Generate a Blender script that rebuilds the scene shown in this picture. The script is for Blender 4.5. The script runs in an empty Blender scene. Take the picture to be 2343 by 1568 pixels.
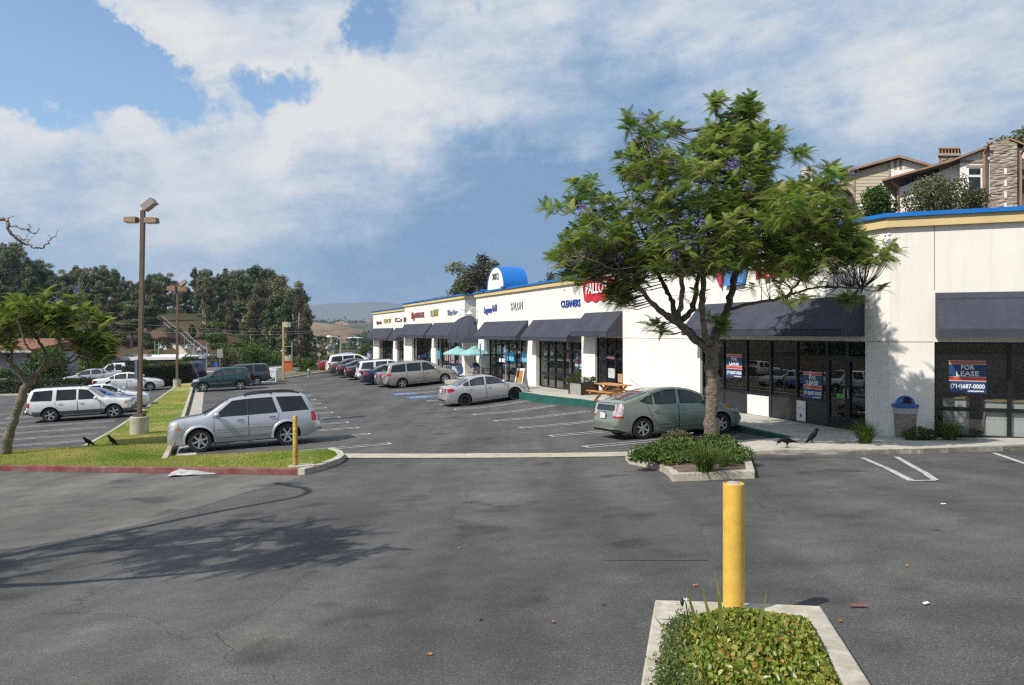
import bpy, bmesh, math, random
import numpy as np
from mathutils import Vector, Matrix
R = random.Random(11)
NR = np.random.default_rng(5)
SC = bpy.context.scene
COL = SC.collection
rad = math.radians
# ---- survey of the place: the photographer's eye is at (0,0,Z0); s runs along the shop fronts, t runs towards them
Z0 = 3.7
F, CX, HY = 1786.0, 1171.0, 760.0
CA, SA = math.cos(rad(20)), math.sin(rad(20))
def W(s, t, z=0.0): return Vector((-SA*s + CA*t, CA*s + SA*t, z))
def ST(x, y): return (-SA*x + CA*y, CA*x + SA*y)
KS = [-40, -10, 5.3, 10, 15, 20, 27, 35, 40, 50, 300]
KH = [0.6, 1.1, 1.99, 2.5, 2.85, 3.12, 3.42, 3.68, 3.76, 3.78, 3.78]
CS = [-40, -10, 5.3, 10, 12, 15, 17, 20, 25, 30, 40, 50, 300]
CH = [1.1, 1.5, 2.3, 2.56, 2.68, 2.93, 3.0, 3.1, 3.18, 3.27, 3.42, 3.5, 3.5]
def drop(s, t):
    h = np.interp(s, KS, KH); c = np.interp(s, CS, CH)
    if t <= 11.8: return h + .035*(11.8-t)
    if t < 15: return h + (c-h)*(t-11.8)/3.2
    return c
def lot(s, t):
    v = 0.0
    for ds, w in ((-2, .2), (-1, .2), (0, .2), (1, .2), (2, .2)): v += w*drop(s+ds, t)
    return Z0 - v
def lotxy(x, y):
    s, t = ST(x, y); return lot(s, t)
def at(px, py, dz=0.0):
    """the point of the lot (raised by dz) seen in direction px, py of the survey picture"""
    a = (px-CX)/F; b = (py-HY)/F; d0, d1 = 1.0, 1.0
    while d1 < 400 and b*d1 < Z0 - dz - lotxy(a*d1, d1): d0 = d1; d1 *= 1.03
    for _ in range(30):
        d = .5*(d0+d1)
        if b*d < Z0 - dz - lotxy(a*d, d): d0 = d
        else: d1 = d
    return Vector((a*d1, d1, Z0 - b*d1))
def atst(px, py, dz=0.0):
    p = at(px, py, dz); return ST(p.x, p.y)
def far(px, py, Y): return Vector(((px-CX)/F*Y, Y, Z0-(py-HY)/F*Y))
def onT(px, T):
    a = (px-CX)/F; d = T/(a*CA+SA); return -SA*a*d + CA*d
def zonT(px, py, T):
    a = (px-CX)/F; d = T/(a*CA+SA); return Z0-(py-HY)/F*d
# ---- materials
MATS = {}
def nt(m):
    m.use_nodes = True; return m.node_tree
def N(t, kind, **kw):
    n = t.nodes.new(kind)
    for k, v in kw.items():
        if k.startswith('i_'):
            key = k[2:]; key = int(key) if key.isdigit() else key.replace('_', ' ')
            n.inputs[key].default_value = v
        else: setattr(n, k, v)
    return n
def L(t, a, b): t.links.new(a, b)
def c4(c): return (c[0], c[1], c[2], 1.0)
def mat(name, col, rough=.7, metal=0.0, var=None, bump=None, spec=.5, coat=0.0, col2=None, emit=None, coords='Object', var2=None):
    m = bpy.data.materials.new(name); t = nt(m); b = t.nodes['Principled BSDF']
    b.inputs['Base Color'].default_value = c4(col); b.inputs['Roughness'].default_value = rough
    b.inputs['Metallic'].default_value = metal; b.inputs['Specular IOR Level'].default_value = spec
    b.inputs['Coat Weight'].default_value = coat; b.inputs['Coat Roughness'].default_value = .04
    tc = N(t, 'ShaderNodeTexCoord')
    last = None
    for vv in (var, var2):
        if not vv: continue
        sc, am = vv[0], vv[1]
        n = N(t, 'ShaderNodeTexNoise', i_Scale=sc, i_Detail=6.0, i_Roughness=.65); L(t, tc.outputs[coords], n.inputs['Vector'])
        r = N(t, 'ShaderNodeMapRange', i_1=.3, i_2=.7, i_3=0.0, i_4=1.0); L(t, n.outputs['Fac'], r.inputs[0])
        mx = N(t, 'ShaderNodeMix', data_type='RGBA')
        L(t, r.outputs[0], mx.inputs[0])
        if last is None:
            mx.inputs[6].default_value = c4([x*(1-am) for x in col]); mx.inputs[7].default_value = c4(col2 if col2 else [min(1, x*(1+am)) for x in col])
        else:
            dk = N(t, 'ShaderNodeMix', data_type='RGBA', blend_type='MULTIPLY'); dk.inputs[0].default_value = 1.0
            L(t, last, dk.inputs[6]); dk.inputs[7].default_value = c4(vv[2] if len(vv) > 2 else (1-am,)*3)
            L(t, last, mx.inputs[6]); L(t, dk.outputs[2], mx.inputs[7])
        last = mx.outputs[2]
    if last is not None: L(t, last, b.inputs['Base Color'])
    if bump:
        n = N(t, 'ShaderNodeTexNoise', i_Scale=bump[0], i_Detail=5.0); L(t, tc.outputs[coords], n.inputs['Vector'])
        bp = N(t, 'ShaderNodeBump', i_Strength=bump[1], i_Distance=bump[2]); L(t, n.outputs['Fac'], bp.inputs['Height']); L(t, bp.outputs[0], b.inputs['Normal'])
    if emit:
        b.inputs['Emission Color'].default_value = c4(emit[0]); b.inputs['Emission Strength'].default_value = emit[1]
    MATS[name] = m; return m
def leafmat(name, cols, trans=.3, rough=.55, spec=.25):
    """foliage: a per-leaf tint picks between leaf colours (the leaves' own colours)"""
    m = bpy.data.materials.new(name); t = nt(m); b = t.nodes['Principled BSDF']; out = t.nodes['Material Output']
    a = N(t, 'ShaderNodeAttribute', attribute_name='tint')
    r = N(t, 'ShaderNodeValToRGB'); e = r.color_ramp.elements
    while len(e) < len(cols): e.new(.5)
    for i, c in enumerate(cols): e[i].position = i/(len(cols)-1); e[i].color = c4(c)
    L(t, a.outputs['Fac'], r.inputs[0]); L(t, r.outputs[0], b.inputs['Base Color'])
    b.inputs['Roughness'].default_value = rough; b.inputs['Specular IOR Level'].default_value = spec
    tr = N(t, 'ShaderNodeBsdfTranslucent'); L(t, r.outputs[0], tr.inputs[0])
    mx = N(t, 'ShaderNodeMixShader'); mx.inputs[0].default_value = trans
    L(t, b.outputs[0], mx.inputs[1]); L(t, tr.outputs[0], mx.inputs[2]); L(t, mx.outputs[0], out.inputs[0])
    MATS[name] = m; return m
# ---- objects
def tag(o, label=None, cat=None, group=None, kind=None):
    if label: o['label'] = label
    if cat: o['category'] = cat
    if group: o['group'] = group
    if kind: o['kind'] = kind
    return o
def empty(name, loc, rz=0.0, label=None, cat=None, group=None):
    o = bpy.data.objects.new(name, None); COL.objects.link(o); o.location = loc; o.rotation_euler = (0, 0, rz)
    o.empty_display_size = .3
    return tag(o, label, cat, group)
def link(name, me, parent=None, loc=None, rz=0.0):
    o = bpy.data.objects.new(name, me); COL.objects.link(o)
    if parent: o.parent = parent
    if loc is not None: o.location = loc
    if rz: o.rotation_euler = (0, 0, rz)
    return o
def kids(o): return [c for c in COL.objects if c.parent == o]
def copy_tree(o, parent=None):
    c = o.copy(); COL.objects.link(c); c.parent = parent
    for k in list(o.children): copy_tree(k, c)
    return c
class MB:
    def __init__(s): s.v = []; s.f = []; s.m = []
    def add(s, vs, fs, mi=0):
        b = len(s.v); s.v += [tuple(p) for p in vs]
        for f in fs: s.f.append(tuple(b+i for i in f)); s.m.append(mi)
        return s
    def box(s, lo, hi, mi=0):
        x0, y0, z0 = lo; x1, y1, z1 = hi
        return s.add([(x0,y0,z0),(x1,y0,z0),(x1,y1,z0),(x0,y1,z0),(x0,y0,z1),(x1,y0,z1),(x1,y1,z1),(x0,y1,z1)],
              [(0,3,2,1),(4,5,6,7),(0,1,5,4),(1,2,6,5),(2,3,7,6),(3,0,4,7)], mi)
    def obox(s, c, ax, ay, az, mi=0):
        c, ax, ay, az = (Vector(q) for q in (c, ax, ay, az))
        vs = [c+i*ax+j*ay+k*az for k in (-1,1) for i, j in ((-1,-1),(1,-1),(1,1),(-1,1))]
        return s.add(vs, [(0,3,2,1),(4,5,6,7),(0,1,5,4),(1,2,6,5),(2,3,7,6),(3,0,4,7)], mi)
    def bar(s, a, b, w, d, mi=0, up=(0,0,1)):
        a, b = Vector(a), Vector(b); x = (b-a); l = x.length; x.normalize(); u = Vector(up)
        if abs(x.dot(u)) > .98: u = Vector((0,1,0))
        y = u.cross(x).normalized(); z = x.cross(y)
        return s.obox((a+b)/2, x*l/2, y*w/2, z*d/2, mi)
    def prism(s, poly, e, mi=0):
        """poly: list of 3-D points (planar), extruded by vector e"""
        n = len(poly); e = Vector(e); p = [Vector(q) for q in poly]
        fs = [tuple(range(n-1,-1,-1)), tuple(range(n, 2*n))] + [(i, (i+1)%n, n+(i+1)%n, n+i) for i in range(n)]
        return s.add(p+[q+e for q in p], fs, mi)
    def tube(s, pts, rs, n=8, mi=0, cap=True):
        pts = [Vector(p) for p in pts]
        if not hasattr(rs, '__len__'): rs = [rs]*len(pts)
        b = len(s.v); up = None
        for i, p in enumerate(pts):
            d = (pts[min(i+1, len(pts)-1)]-pts[max(i-1, 0)]).normalized()
            if up is None: up = Vector((0,0,1)) if abs(d.z) < .9 else Vector((1,0,0))
            x = up.cross(d).normalized(); y = d.cross(x); up = y if abs(d.dot(y)) < .9 else up
            up = d.cross(x)
            for k in range(n):
                a = 2*math.pi*k/n; s.v.append(tuple(p + (x*math.cos(a)+y*math.sin(a))*rs[i]))
        for i in range(len(pts)-1):
            for k in range(n):
                s.f.append((b+i*n+k, b+i*n+(k+1)%n, b+(i+1)*n+(k+1)%n, b+(i+1)*n+k)); s.m.append(mi)
        if cap:
            s.f.append(tuple(b+k for k in range(n-1,-1,-1))); s.m.append(mi)
            e = b+(len(pts)-1)*n; s.f.append(tuple(e+k for k in range(n))); s.m.append(mi)
        return s
    def lathe(s, prof, n=20, axis='z', c=(0,0,0), mi=0, a0=0.0, a1=2*math.pi):
        b = len(s.v); full = abs(a1-a0-2*math.pi) < 1e-6; m = n if full else n+1
        for r, h in prof:
            for k in range(m):
                a = a0+(a1-a0)*k/n; x, y = r*math.cos(a), r*math.sin(a)
                q = (x, y, h) if axis == 'z' else ((x, h, y) if axis == 'y' else (h, x, y))
                s.v.append((c[0]+q[0], c[1]+q[1], c[2]+q[2]))
        for i in range(len(prof)-1):
            for k in range(n):
                k2 = (k+1) % m if full else k+1
                s.f.append((b+i*m+k, b+i*m+k2, b+(i+1)*m+k2, b+(i+1)*m+k)); s.m.append(mi)
        return s
    def grid(s, P, mi=0):
        """P: rows of points"""
        b = len(s.v); nr, nc = len(P), len(P[0])
        for r in P: s.v += [tuple(q) for q in r]
        for i in range(nr-1):
            for j in range(nc-1):
                s.f.append((b+i*nc+j, b+i*nc+j+1, b+(i+1)*nc+j+1, b+(i+1)*nc+j)); s.m.append(mi)
        return s
    def move(s, M):
        s.v = [tuple(M @ Vector(q)) for q in s.v]; return s
    def mesh(s, name, mats, smooth=None, merge=False):
        me = bpy.data.meshes.new(name); me.from_pydata(s.v, [], s.f)
        for m in (mats if isinstance(mats, (list, tuple)) else [mats]): me.materials.append(m)
        me.polygons.foreach_set('material_index', s.m)
        if merge:
            bm = bmesh.new(); bm.from_mesh(me); bmesh.ops.remove_doubles(bm, verts=bm.verts, dist=1e-4); bmesh.ops.recalc_face_normals(bm, faces=bm.faces); bm.to_mesh(me); bm.free()
        if smooth is not None:
            me.polygons.foreach_set('use_smooth', [True]*len(me.polygons)); me.set_sharp_from_angle(angle=rad(smooth))
        me.update(); return me
    def build(s, name, mats, parent=None, loc=None, rz=0.0, smooth=None, merge=False):
        return link(name, s.mesh(name, mats, smooth, merge), parent, loc, rz)
def npmesh(name, verts, quads, mats, tint=None, smooth=False, mi=None):
    """big meshes from arrays; tint is one value per face"""
    me = bpy.data.meshes.new(name); nv, k = len(verts), quads.shape[1]; nf = len(quads)
    me.vertices.add(nv); me.vertices.foreach_set('co', np.asarray(verts, np.float32).ravel())
    me.loops.add(nf*k); me.loops.foreach_set('vertex_index', np.asarray(quads, np.int32).ravel())
    me.polygons.add(nf); me.polygons.foreach_set('loop_start', np.arange(0, nf*k, k, dtype=np.int32))
    for m in (mats if isinstance(mats, (list, tuple)) else [mats]): me.materials.append(m)
    if mi is not None: me.polygons.foreach_set('material_index', np.asarray(mi, np.int32))
    me.update(calc_edges=True)
    if smooth: me.polygons.foreach_set('use_smooth', [True]*nf)
    if tint is not None:
        at_ = me.attributes.new('tint', 'FLOAT', 'FACE'); at_.data.foreach_set('value', np.asarray(tint, np.float32))
    return me
def nrm(a): return a/np.maximum(np.linalg.norm(a, axis=-1, keepdims=True), 1e-9)
def leaves(C, D, Nn, Ln, Wd, shape='diamond'):
    """leaf quads: centres C, long axis D, rough normal Nn"""
    D = nrm(D); S = nrm(np.cross(D, Nn)); Ln = np.asarray(Ln)[:, None]; Wd = np.asarray(Wd)[:, None]
    if shape == 'diamond':
        V = np.stack([C-D*Ln/2, C+S*Wd/2-D*Ln*.05, C+D*Ln/2, C-S*Wd/2-D*Ln*.05], 1)
    else:
        V = np.stack([C-D*Ln/2-S*Wd/2, C-D*Ln/2+S*Wd/2, C+D*Ln/2+S*Wd/2, C+D*Ln/2-S*Wd/2], 1)
    n = len(C); return V.reshape(-1, 3), np.arange(4*n).reshape(n, 4)
def rsphere(n): return nrm(NR.normal(size=(n, 3)))
def pchip(pts):
    x = np.array([p[0] for p in pts], float); y = np.array([p[1] for p in pts], float)
    h = np.diff(x); d = np.diff(y)/h; m = np.zeros(len(x)); m[0], m[-1] = d[0], d[-1]
    for i in range(1, len(x)-1):
        if d[i-1]*d[i] > 0:
            w1, w2 = 2*h[i]+h[i-1], h[i]+2*h[i-1]; m[i] = (w1+w2)/(w1/d[i-1]+w2/d[i])
    def f(q):
        q = min(max(q, x[0]), x[-1]); i = min(max(int(np.searchsorted(x, q))-1, 0), len(h)-1)
        u = (q-x[i])/h[i]
        return float((2*u**3-3*u*u+1)*y[i]+(u**3-2*u*u+u)*h[i]*m[i]+(3*u*u-2*u**3)*y[i+1]+(u**3-u*u)*h[i]*m[i+1])
    return f
def resample(pts, n):
    P = [Vector((p[0], p[1], p[2] if len(p) > 2 else 0)) for p in pts]; d = [0]
    for a, b in zip(P, P[1:]): d.append(d[-1]+(b-a).length)
    out = []
    for k in range(n):
        q = d[-1]*k/(n-1); i = 0
        while i < len(P)-2 and d[i+1] < q: i += 1
        u = (q-d[i])/max(d[i+1]-d[i], 1e-9); out.append(P[i].lerp(P[i+1], min(max(u, 0), 1)))
    return out
def dense(pts, step):
    P = [Vector((p[0], p[1], 0)) for p in pts]; l = sum((b-a).length for a, b in zip(P, P[1:]))
    out = [P[0]]
    for a, b in zip(P, P[1:]):
        n = max(1, int((b-a).length/step))
        for k in range(1, n+1): out.append(a.lerp(b, k/n))
    return out
def sheet(name, A, B, n, m, dz, ma, zf=None, kind='structure', bulge=0.0, thick=0.0):
    """a sheet lying on the lot between two lines A and B given in (s,t)"""
    A, B = resample(A, n), resample(B, n); P = []
    for i in range(n):
        row = []
        for j in range(m):
            q = A[i].lerp(B[i], j/(m-1)); z = (zf(q.x, q.y) if zf else lot(q.x, q.y)) + dz + bulge*math.sin(math.pi*j/(m-1))
            row.append(W(q.x, q.y, z))
        P.append(row)
    mb = MB().grid(P)
    if thick:
        loop = [P[i][0] for i in range(n)]+[P[n-1][j] for j in range(1, m)]+[P[i][m-1] for i in range(n-2, -1, -1)]+[P[0][j] for j in range(m-2, 0, -1)]
        loop.append(loop[0]); mb.grid([loop, [p-Vector((0, 0, thick)) for p in loop]])
    o = mb.build(name, ma, smooth=30); return tag(o, kind=kind)
def ribbon(path, o0, o1, zlo, zhi, closed=False, mi=0, mb=None, cap=True):
    """a bar of rectangular section along a path in world xy; o0..o1 offset to the right of travel; zlo, zhi numbers or functions of (x,y)"""
    P = [Vector((p[0], p[1])) for p in path]; n = len(P); mb = mb or MB(); rows = []
    for i in range(n):
        a = P[i-1] if (i > 0 or closed) else None; b = P[(i+1) % n] if (i < n-1 or closed) else None
        ds = [d for d in ((P[i]-a).normalized() if a is not None else None, (b-P[i]).normalized() if b is not None else None) if d is not None]
        ns = [Vector((d.y, -d.x)) for d in ds]; nn = ns[0] if len(ns) == 1 else (ns[0]+ns[1]).normalized()
        k = 1/max(.35, nn.dot(ns[0]))
        q0, q1 = P[i]+nn*o0*k, P[i]+nn*o1*k
        zl = zlo(P[i].x, P[i].y) if callable(zlo) else zlo; zh = zhi(P[i].x, P[i].y) if callable(zhi) else zhi
        rows.append([(q0.x,q0.y,zl),(q0.x,q0.y,zh),(q1.x,q1.y,zh),(q1.x,q1.y,zl)])
    b = len(mb.v)
    for r in rows: mb.v += r
    for i in range(n if closed else n-1):
        j = (i+1) % n
        for k in range(4): mb.f.append((b+i*4+k, b+i*4+(k+1)%4, b+j*4+(k+1)%4, b+j*4+k)); mb.m.append(mi)
    if cap and not closed:
        mb.f.append((b, b+3, b+2, b+1)); mb.m.append(mi); e = b+(n-1)*4; mb.f.append((e, e+1, e+2, e+3)); mb.m.append(mi)
    return mb
def arc(c, r, a0, a1, n): return [(c[0]+r*math.cos(rad(a0+(a1-a0)*k/n)), c[1]+r*math.sin(rad(a0+(a1-a0)*k/n))) for k in range(n+1)]
def text_mesh(txt, size, depth, ma, width=None, shear=0.0, bold=0.0, xs=1.0, align='CENTER', spacing=1.0):
    cu = bpy.data.curves.new('lettering', 'FONT'); cu.body = txt; cu.size = size; cu.extrude = depth/2; cu.align_x = align; cu.align_y = 'CENTER'
    cu.shear = shear; cu.offset = bold; cu.resolution_u = 2; cu.space_character = spacing
    o = bpy.data.objects.new('lettering', cu); COL.objects.link(o)
    bpy.context.view_layer.update()
    me = bpy.data.meshes.new_from_object(o.evaluated_get(bpy.context.evaluated_depsgraph_get()))
    bpy.data.objects.remove(o); bpy.data.curves.remove(cu)
    if width:
        xsv = [v.co.x for v in me.vertices]; w = max(xsv)-min(xsv); k = width/w
        for v in me.vertices: v.co.x *= k
    me.materials.clear(); me.materials.append(ma); return me
def smoothpath(pts, n=6):
    P = [Vector(p) for p in pts]; out = []
    for i in range(len(P)-1):
        a, b, c, d = P[max(i-1, 0)], P[i], P[i+1], P[min(i+2, len(P)-1)]
        for k in range(n):
            u = k/n; out.append(.5*((2*b)+(c-a)*u+(2*a-5*b+4*c-d)*u*u+(3*b-a-3*c+d)*u**3))
    out.append(P[-1]); return out
# ---- camera, light, sky
cam = bpy.data.cameras.new('camera'); co = bpy.data.objects.new('camera', cam); COL.objects.link(co)
co.location = (0, 0, Z0); co.rotation_euler = (rad(90), 0, 0)
cam.sensor_width = 36; cam.lens = 36*F/2342; cam.shift_y = -24/2342; cam.clip_end = 30000; cam.clip_start = .1
SC.camera = co
SUN_EL = rad(45.5); SUN_DIR = Vector((-.83*math.cos(SUN_EL), -.5578*math.cos(SUN_EL), math.sin(SUN_EL)))
sl = bpy.data.lights.new('sun', 'SUN'); sl.energy = 4.7; sl.angle = rad(.5); sl.color = (1, .95, .87)
so = bpy.data.objects.new('sun', sl); COL.objects.link(so); so.rotation_euler = SUN_DIR.to_track_quat('Z', 'Y').to_euler(); so.location = (-40, -20, 50)
SC.view_settings.view_transform = 'Standard'; SC.view_settings.look = 'None'; SC.view_settings.gamma = 1; SC.view_settings.exposure = .15
SC.cycles.use_adaptive_sampling = True; SC.cycles.max_bounces = 6; SC.cycles.transparent_max_bounces = 12
SC.cycles.diffuse_bounces = 3; SC.cycles.glossy_bounces = 3; SC.cycles.sample_clamp_indirect = 6; SC.cycles.use_denoising = False; SC.cycles.adaptive_threshold = .008; SC.cycles.filter_width = 1.3
SC.cycles.volume_bounces = 0; SC.cycles.caustics_reflective = False; SC.cycles.caustics_refractive = False
w = bpy.data.worlds.new('World'); SC.world = w; w.use_nodes = True; t = w.node_tree; t.nodes.clear()
out = N(t, 'ShaderNodeOutputWorld'); bg = N(t, 'ShaderNodeBackground', i_Strength=.1); L(t, bg.outputs[0], out.inputs[0])
sky = N(t, 'ShaderNodeTexSky', sky_type='NISHITA', sun_disc=False, sun_elevation=SUN_EL, sun_rotation=math.atan2(SUN_DIR.x, SUN_DIR.y), altitude=100, air_density=1.0, dust_density=1.6, ozone_density=1.6)
tc = N(t, 'ShaderNodeTexCoord')
nv = N(t, 'ShaderNodeVectorMath', operation='NORMALIZE'); L(t, tc.outputs['Generated'], nv.inputs[0])
n0 = N(t, 'ShaderNodeTexNoise', i_Scale=6.5, i_Detail=8.0, i_Roughness=.66); L(t, nv.outputs[0], n0.inputs['Vector'])
sb = N(t, 'ShaderNodeVectorMath', operation='SUBTRACT'); L(t, n0.outputs['Color'], sb.inputs[0]); sb.inputs[1].default_value = (.5, .5, .5)
ml = N(t, 'ShaderNodeVectorMath', operation='MULTIPLY_ADD'); L(t, sb.outputs[0], ml.inputs[0]); ml.inputs[1].default_value = (.25, .25, .16); L(t, nv.outputs[0], ml.inputs[2])
WD = ml.outputs[0]
def blobs(lst, start):
    acc = start
    for px, py, r, wt in lst:
        c = Vector(((px-CX)/F, 1, -(py-HY)/F)).normalized()
        d = N(t, 'ShaderNodeVectorMath', operation='DISTANCE'); L(t, WD, d.inputs[0]); d.inputs[1].default_value = c
        m = N(t, 'ShaderNodeMapRange', interpolation_type='SMOOTHSTEP', i_1=0.0, i_2=r*1.9/F, i_3=wt, i_4=0.0); L(t, d.outputs['Value'], m.inputs[0])
        a = N(t, 'ShaderNodeMath', operation='ADD'); L(t, m.outputs[0], a.inputs[0])
        if isinstance(acc, float): a.inputs[1].default_value = acc
        else: L(t, acc, a.inputs[1])
        acc = a.outputs[0]
    return acc
# flattened-layer coordinates for the streaky cloud texture
cb = N(t, 'ShaderNodeMapping'); cb.inputs['Rotation'].default_value = (0, rad(9), 0); L(t, nv.outputs[0], cb.inputs[0])
mp = N(t, 'ShaderNodeMapping'); mp.inputs['Scale'].default_value = (1.0, 1.0, 2.9); L(t, cb.outputs[0], mp.inputs[0])
n1 = N(t, 'ShaderNodeTexNoise', i_Scale=3.4, i_Detail=9.0, i_Roughness=.6, i_Distortion=.25); L(t, mp.outputs[0], n1.inputs['Vector'])
n2 = N(t, 'ShaderNodeTexNoise', i_Scale=11.0, i_Detail=8.0, i_Roughness=.62); L(t, mp.outputs[0], n2.inputs['Vector'])
def madd(a, k, b):
    m = N(t, 'ShaderNodeMath', operation='MULTIPLY_ADD'); L(t, a, m.inputs[0]); m.inputs[1].default_value = k
    if isinstance(b, float): m.inputs[2].default_value = b
    else: L(t, b, m.inputs[2])
    return m.outputs[0]
blue = [(70, 95, 135, -1.0), (230, 185, 95, -.85), (380, 205, 75, -.8), (520, 200, 65, -.85), (640, 100, 60, -.6), (560, 150, 60, -.4), (810, 60, 60, -.8), (870, 15, 60, -.8), (640, 170, 50, -.3), (120, 10, 120, -.8), (430, 262, 60, -.5), (-280, 80, 200, -.6), (1100, 15, 30, -.3), (320, 45, 80, .75), (400, 85, 80, .8), (480, 120, 60, .75), (560, 55, 80, .7), (680, 40, 90, .7), (600, 120, 40, .5), (15, 275, 60, .9), (140, 212, 32, .6), (110, 200, 26, .5), (230, 290, 70, .7), (520, 225, 40, .5), (350, 310, 110, .5), (470, 290, 80, .5)]
cover = madd(n1.outputs['Fac'], .5, blobs(blue, .62)); cover = madd(n2.outputs['Fac'], .45, cover); n3 = N(t, 'ShaderNodeTexNoise', i_Scale=15.0, i_Detail=9.0, i_Roughness=.7, i_Distortion=.4); L(t, nv.outputs[0], n3.inputs['Vector'])
cm = N(t, 'ShaderNodeMapRange', interpolation_type='SMOOTHSTEP', i_1=.56, i_2=1.12, i_3=0.0, i_4=1.0); L(t, cover, cm.inputs[0])
light = [(360, 50, 130, .42), (480, 120, 80, .3), (620, 40, 90, .35), (740, 35, 70, .3), (690, 180, 80, .45), (830, 130, 80, .4), (680, 255, 70, .5), (800, 225, 90, .4), (930, 210, 90, .5), (1060, 205, 90, .5), (1180, 235, 90, .45), (1290, 262, 80, .45), (1390, 285, 70, .4), (240, 285, 80, .4), (20, 265, 70, .55), (140, 210, 45, .3), (1240, 110, 80, .2), (1080, 45, 80, .35), (1590, 180, 100, .25), (1420, 110, 120, .15), (2090, 230, 90, .33), (1700, 60, 220, .16), (2200, 60, 200, .22), (1980, 130, 100, .12), (640, 345, 60, .2), (660, 430, 180, .26), (900, 450, 120, .12), (420, 330, 160, .12), (300, 560, 200, .1), (140, 430, 260, .06), (480, 450, 260, .06), (700, 480, 180, .10), (1000, 380, 160, .08)]
dark = [(940, 130, 70, -.35), (1070, 150, 60, -.3), (1210, 190, 70, -.42), (1320, 220, 70, -.4), (1440, 180, 70, -.25), (1130, 300, 110, -.12), (1080, 560, 230, -.3), (1330, 470, 200, -.36), (860, 640, 200, -.25), (1850, 320, 130, -.26), (2160, 330, 110, -.2), (1520, 400, 200, -.3), (1120, 420, 140, -.14), (700, 560, 200, -.12), (60, 420, 120, -.05), (1130, 700, 260, -.15)]
br = blobs([(a, b, c, d*.82) for a, b, c, d in light], .365); br = blobs([(a, b, c, d*1.05) for a, b, c, d in dark], br)
br = madd(n1.outputs['Fac'], 1.0, br); br = madd(n2.outputs['Fac'], .95, br); br = madd(n3.outputs['Fac'], .45, br)
b2 = N(t, 'ShaderNodeMath', operation='SUBTRACT'); L(t, br, b2.inputs[0]); b2.inputs[1].default_value = 1.14
cr = N(t, 'ShaderNodeValToRGB'); L(t, b2.outputs[0], cr.inputs[0]); e = cr.color_ramp.elements
for q in range(3): e.new(.5)
for i, (p, c) in enumerate([(0.0, (1.85, 3.1, 4.9)), (.22, (2.75, 4.0, 5.6)), (.45, (4.0, 5.0, 6.3)), (.68, (5.7, 6.2, 6.8)), (1.0, (7.2, 7.25, 7.3))]): e[i].position = p; e[i].color = c4(c)
sg = N(t, 'ShaderNodeMix', data_type='RGBA', blend_type='MULTIPLY'); sg.inputs[0].default_value = 1; L(t, sky.outputs[0], sg.inputs[6]); sg.inputs[7].default_value = (1.45, 1.6, 1.62, 1)
mc = N(t, 'ShaderNodeMix', data_type='RGBA'); L(t, cm.outputs[0], mc.inputs[0]); L(t, sg.outputs[2], mc.inputs[6]); L(t, cr.outputs[0], mc.inputs[7])
L(t, mc.outputs[2], bg.inputs[0])
w.cycles.sampling_method = 'MANUAL'; w.cycles.sample_map_resolution = 512
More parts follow.
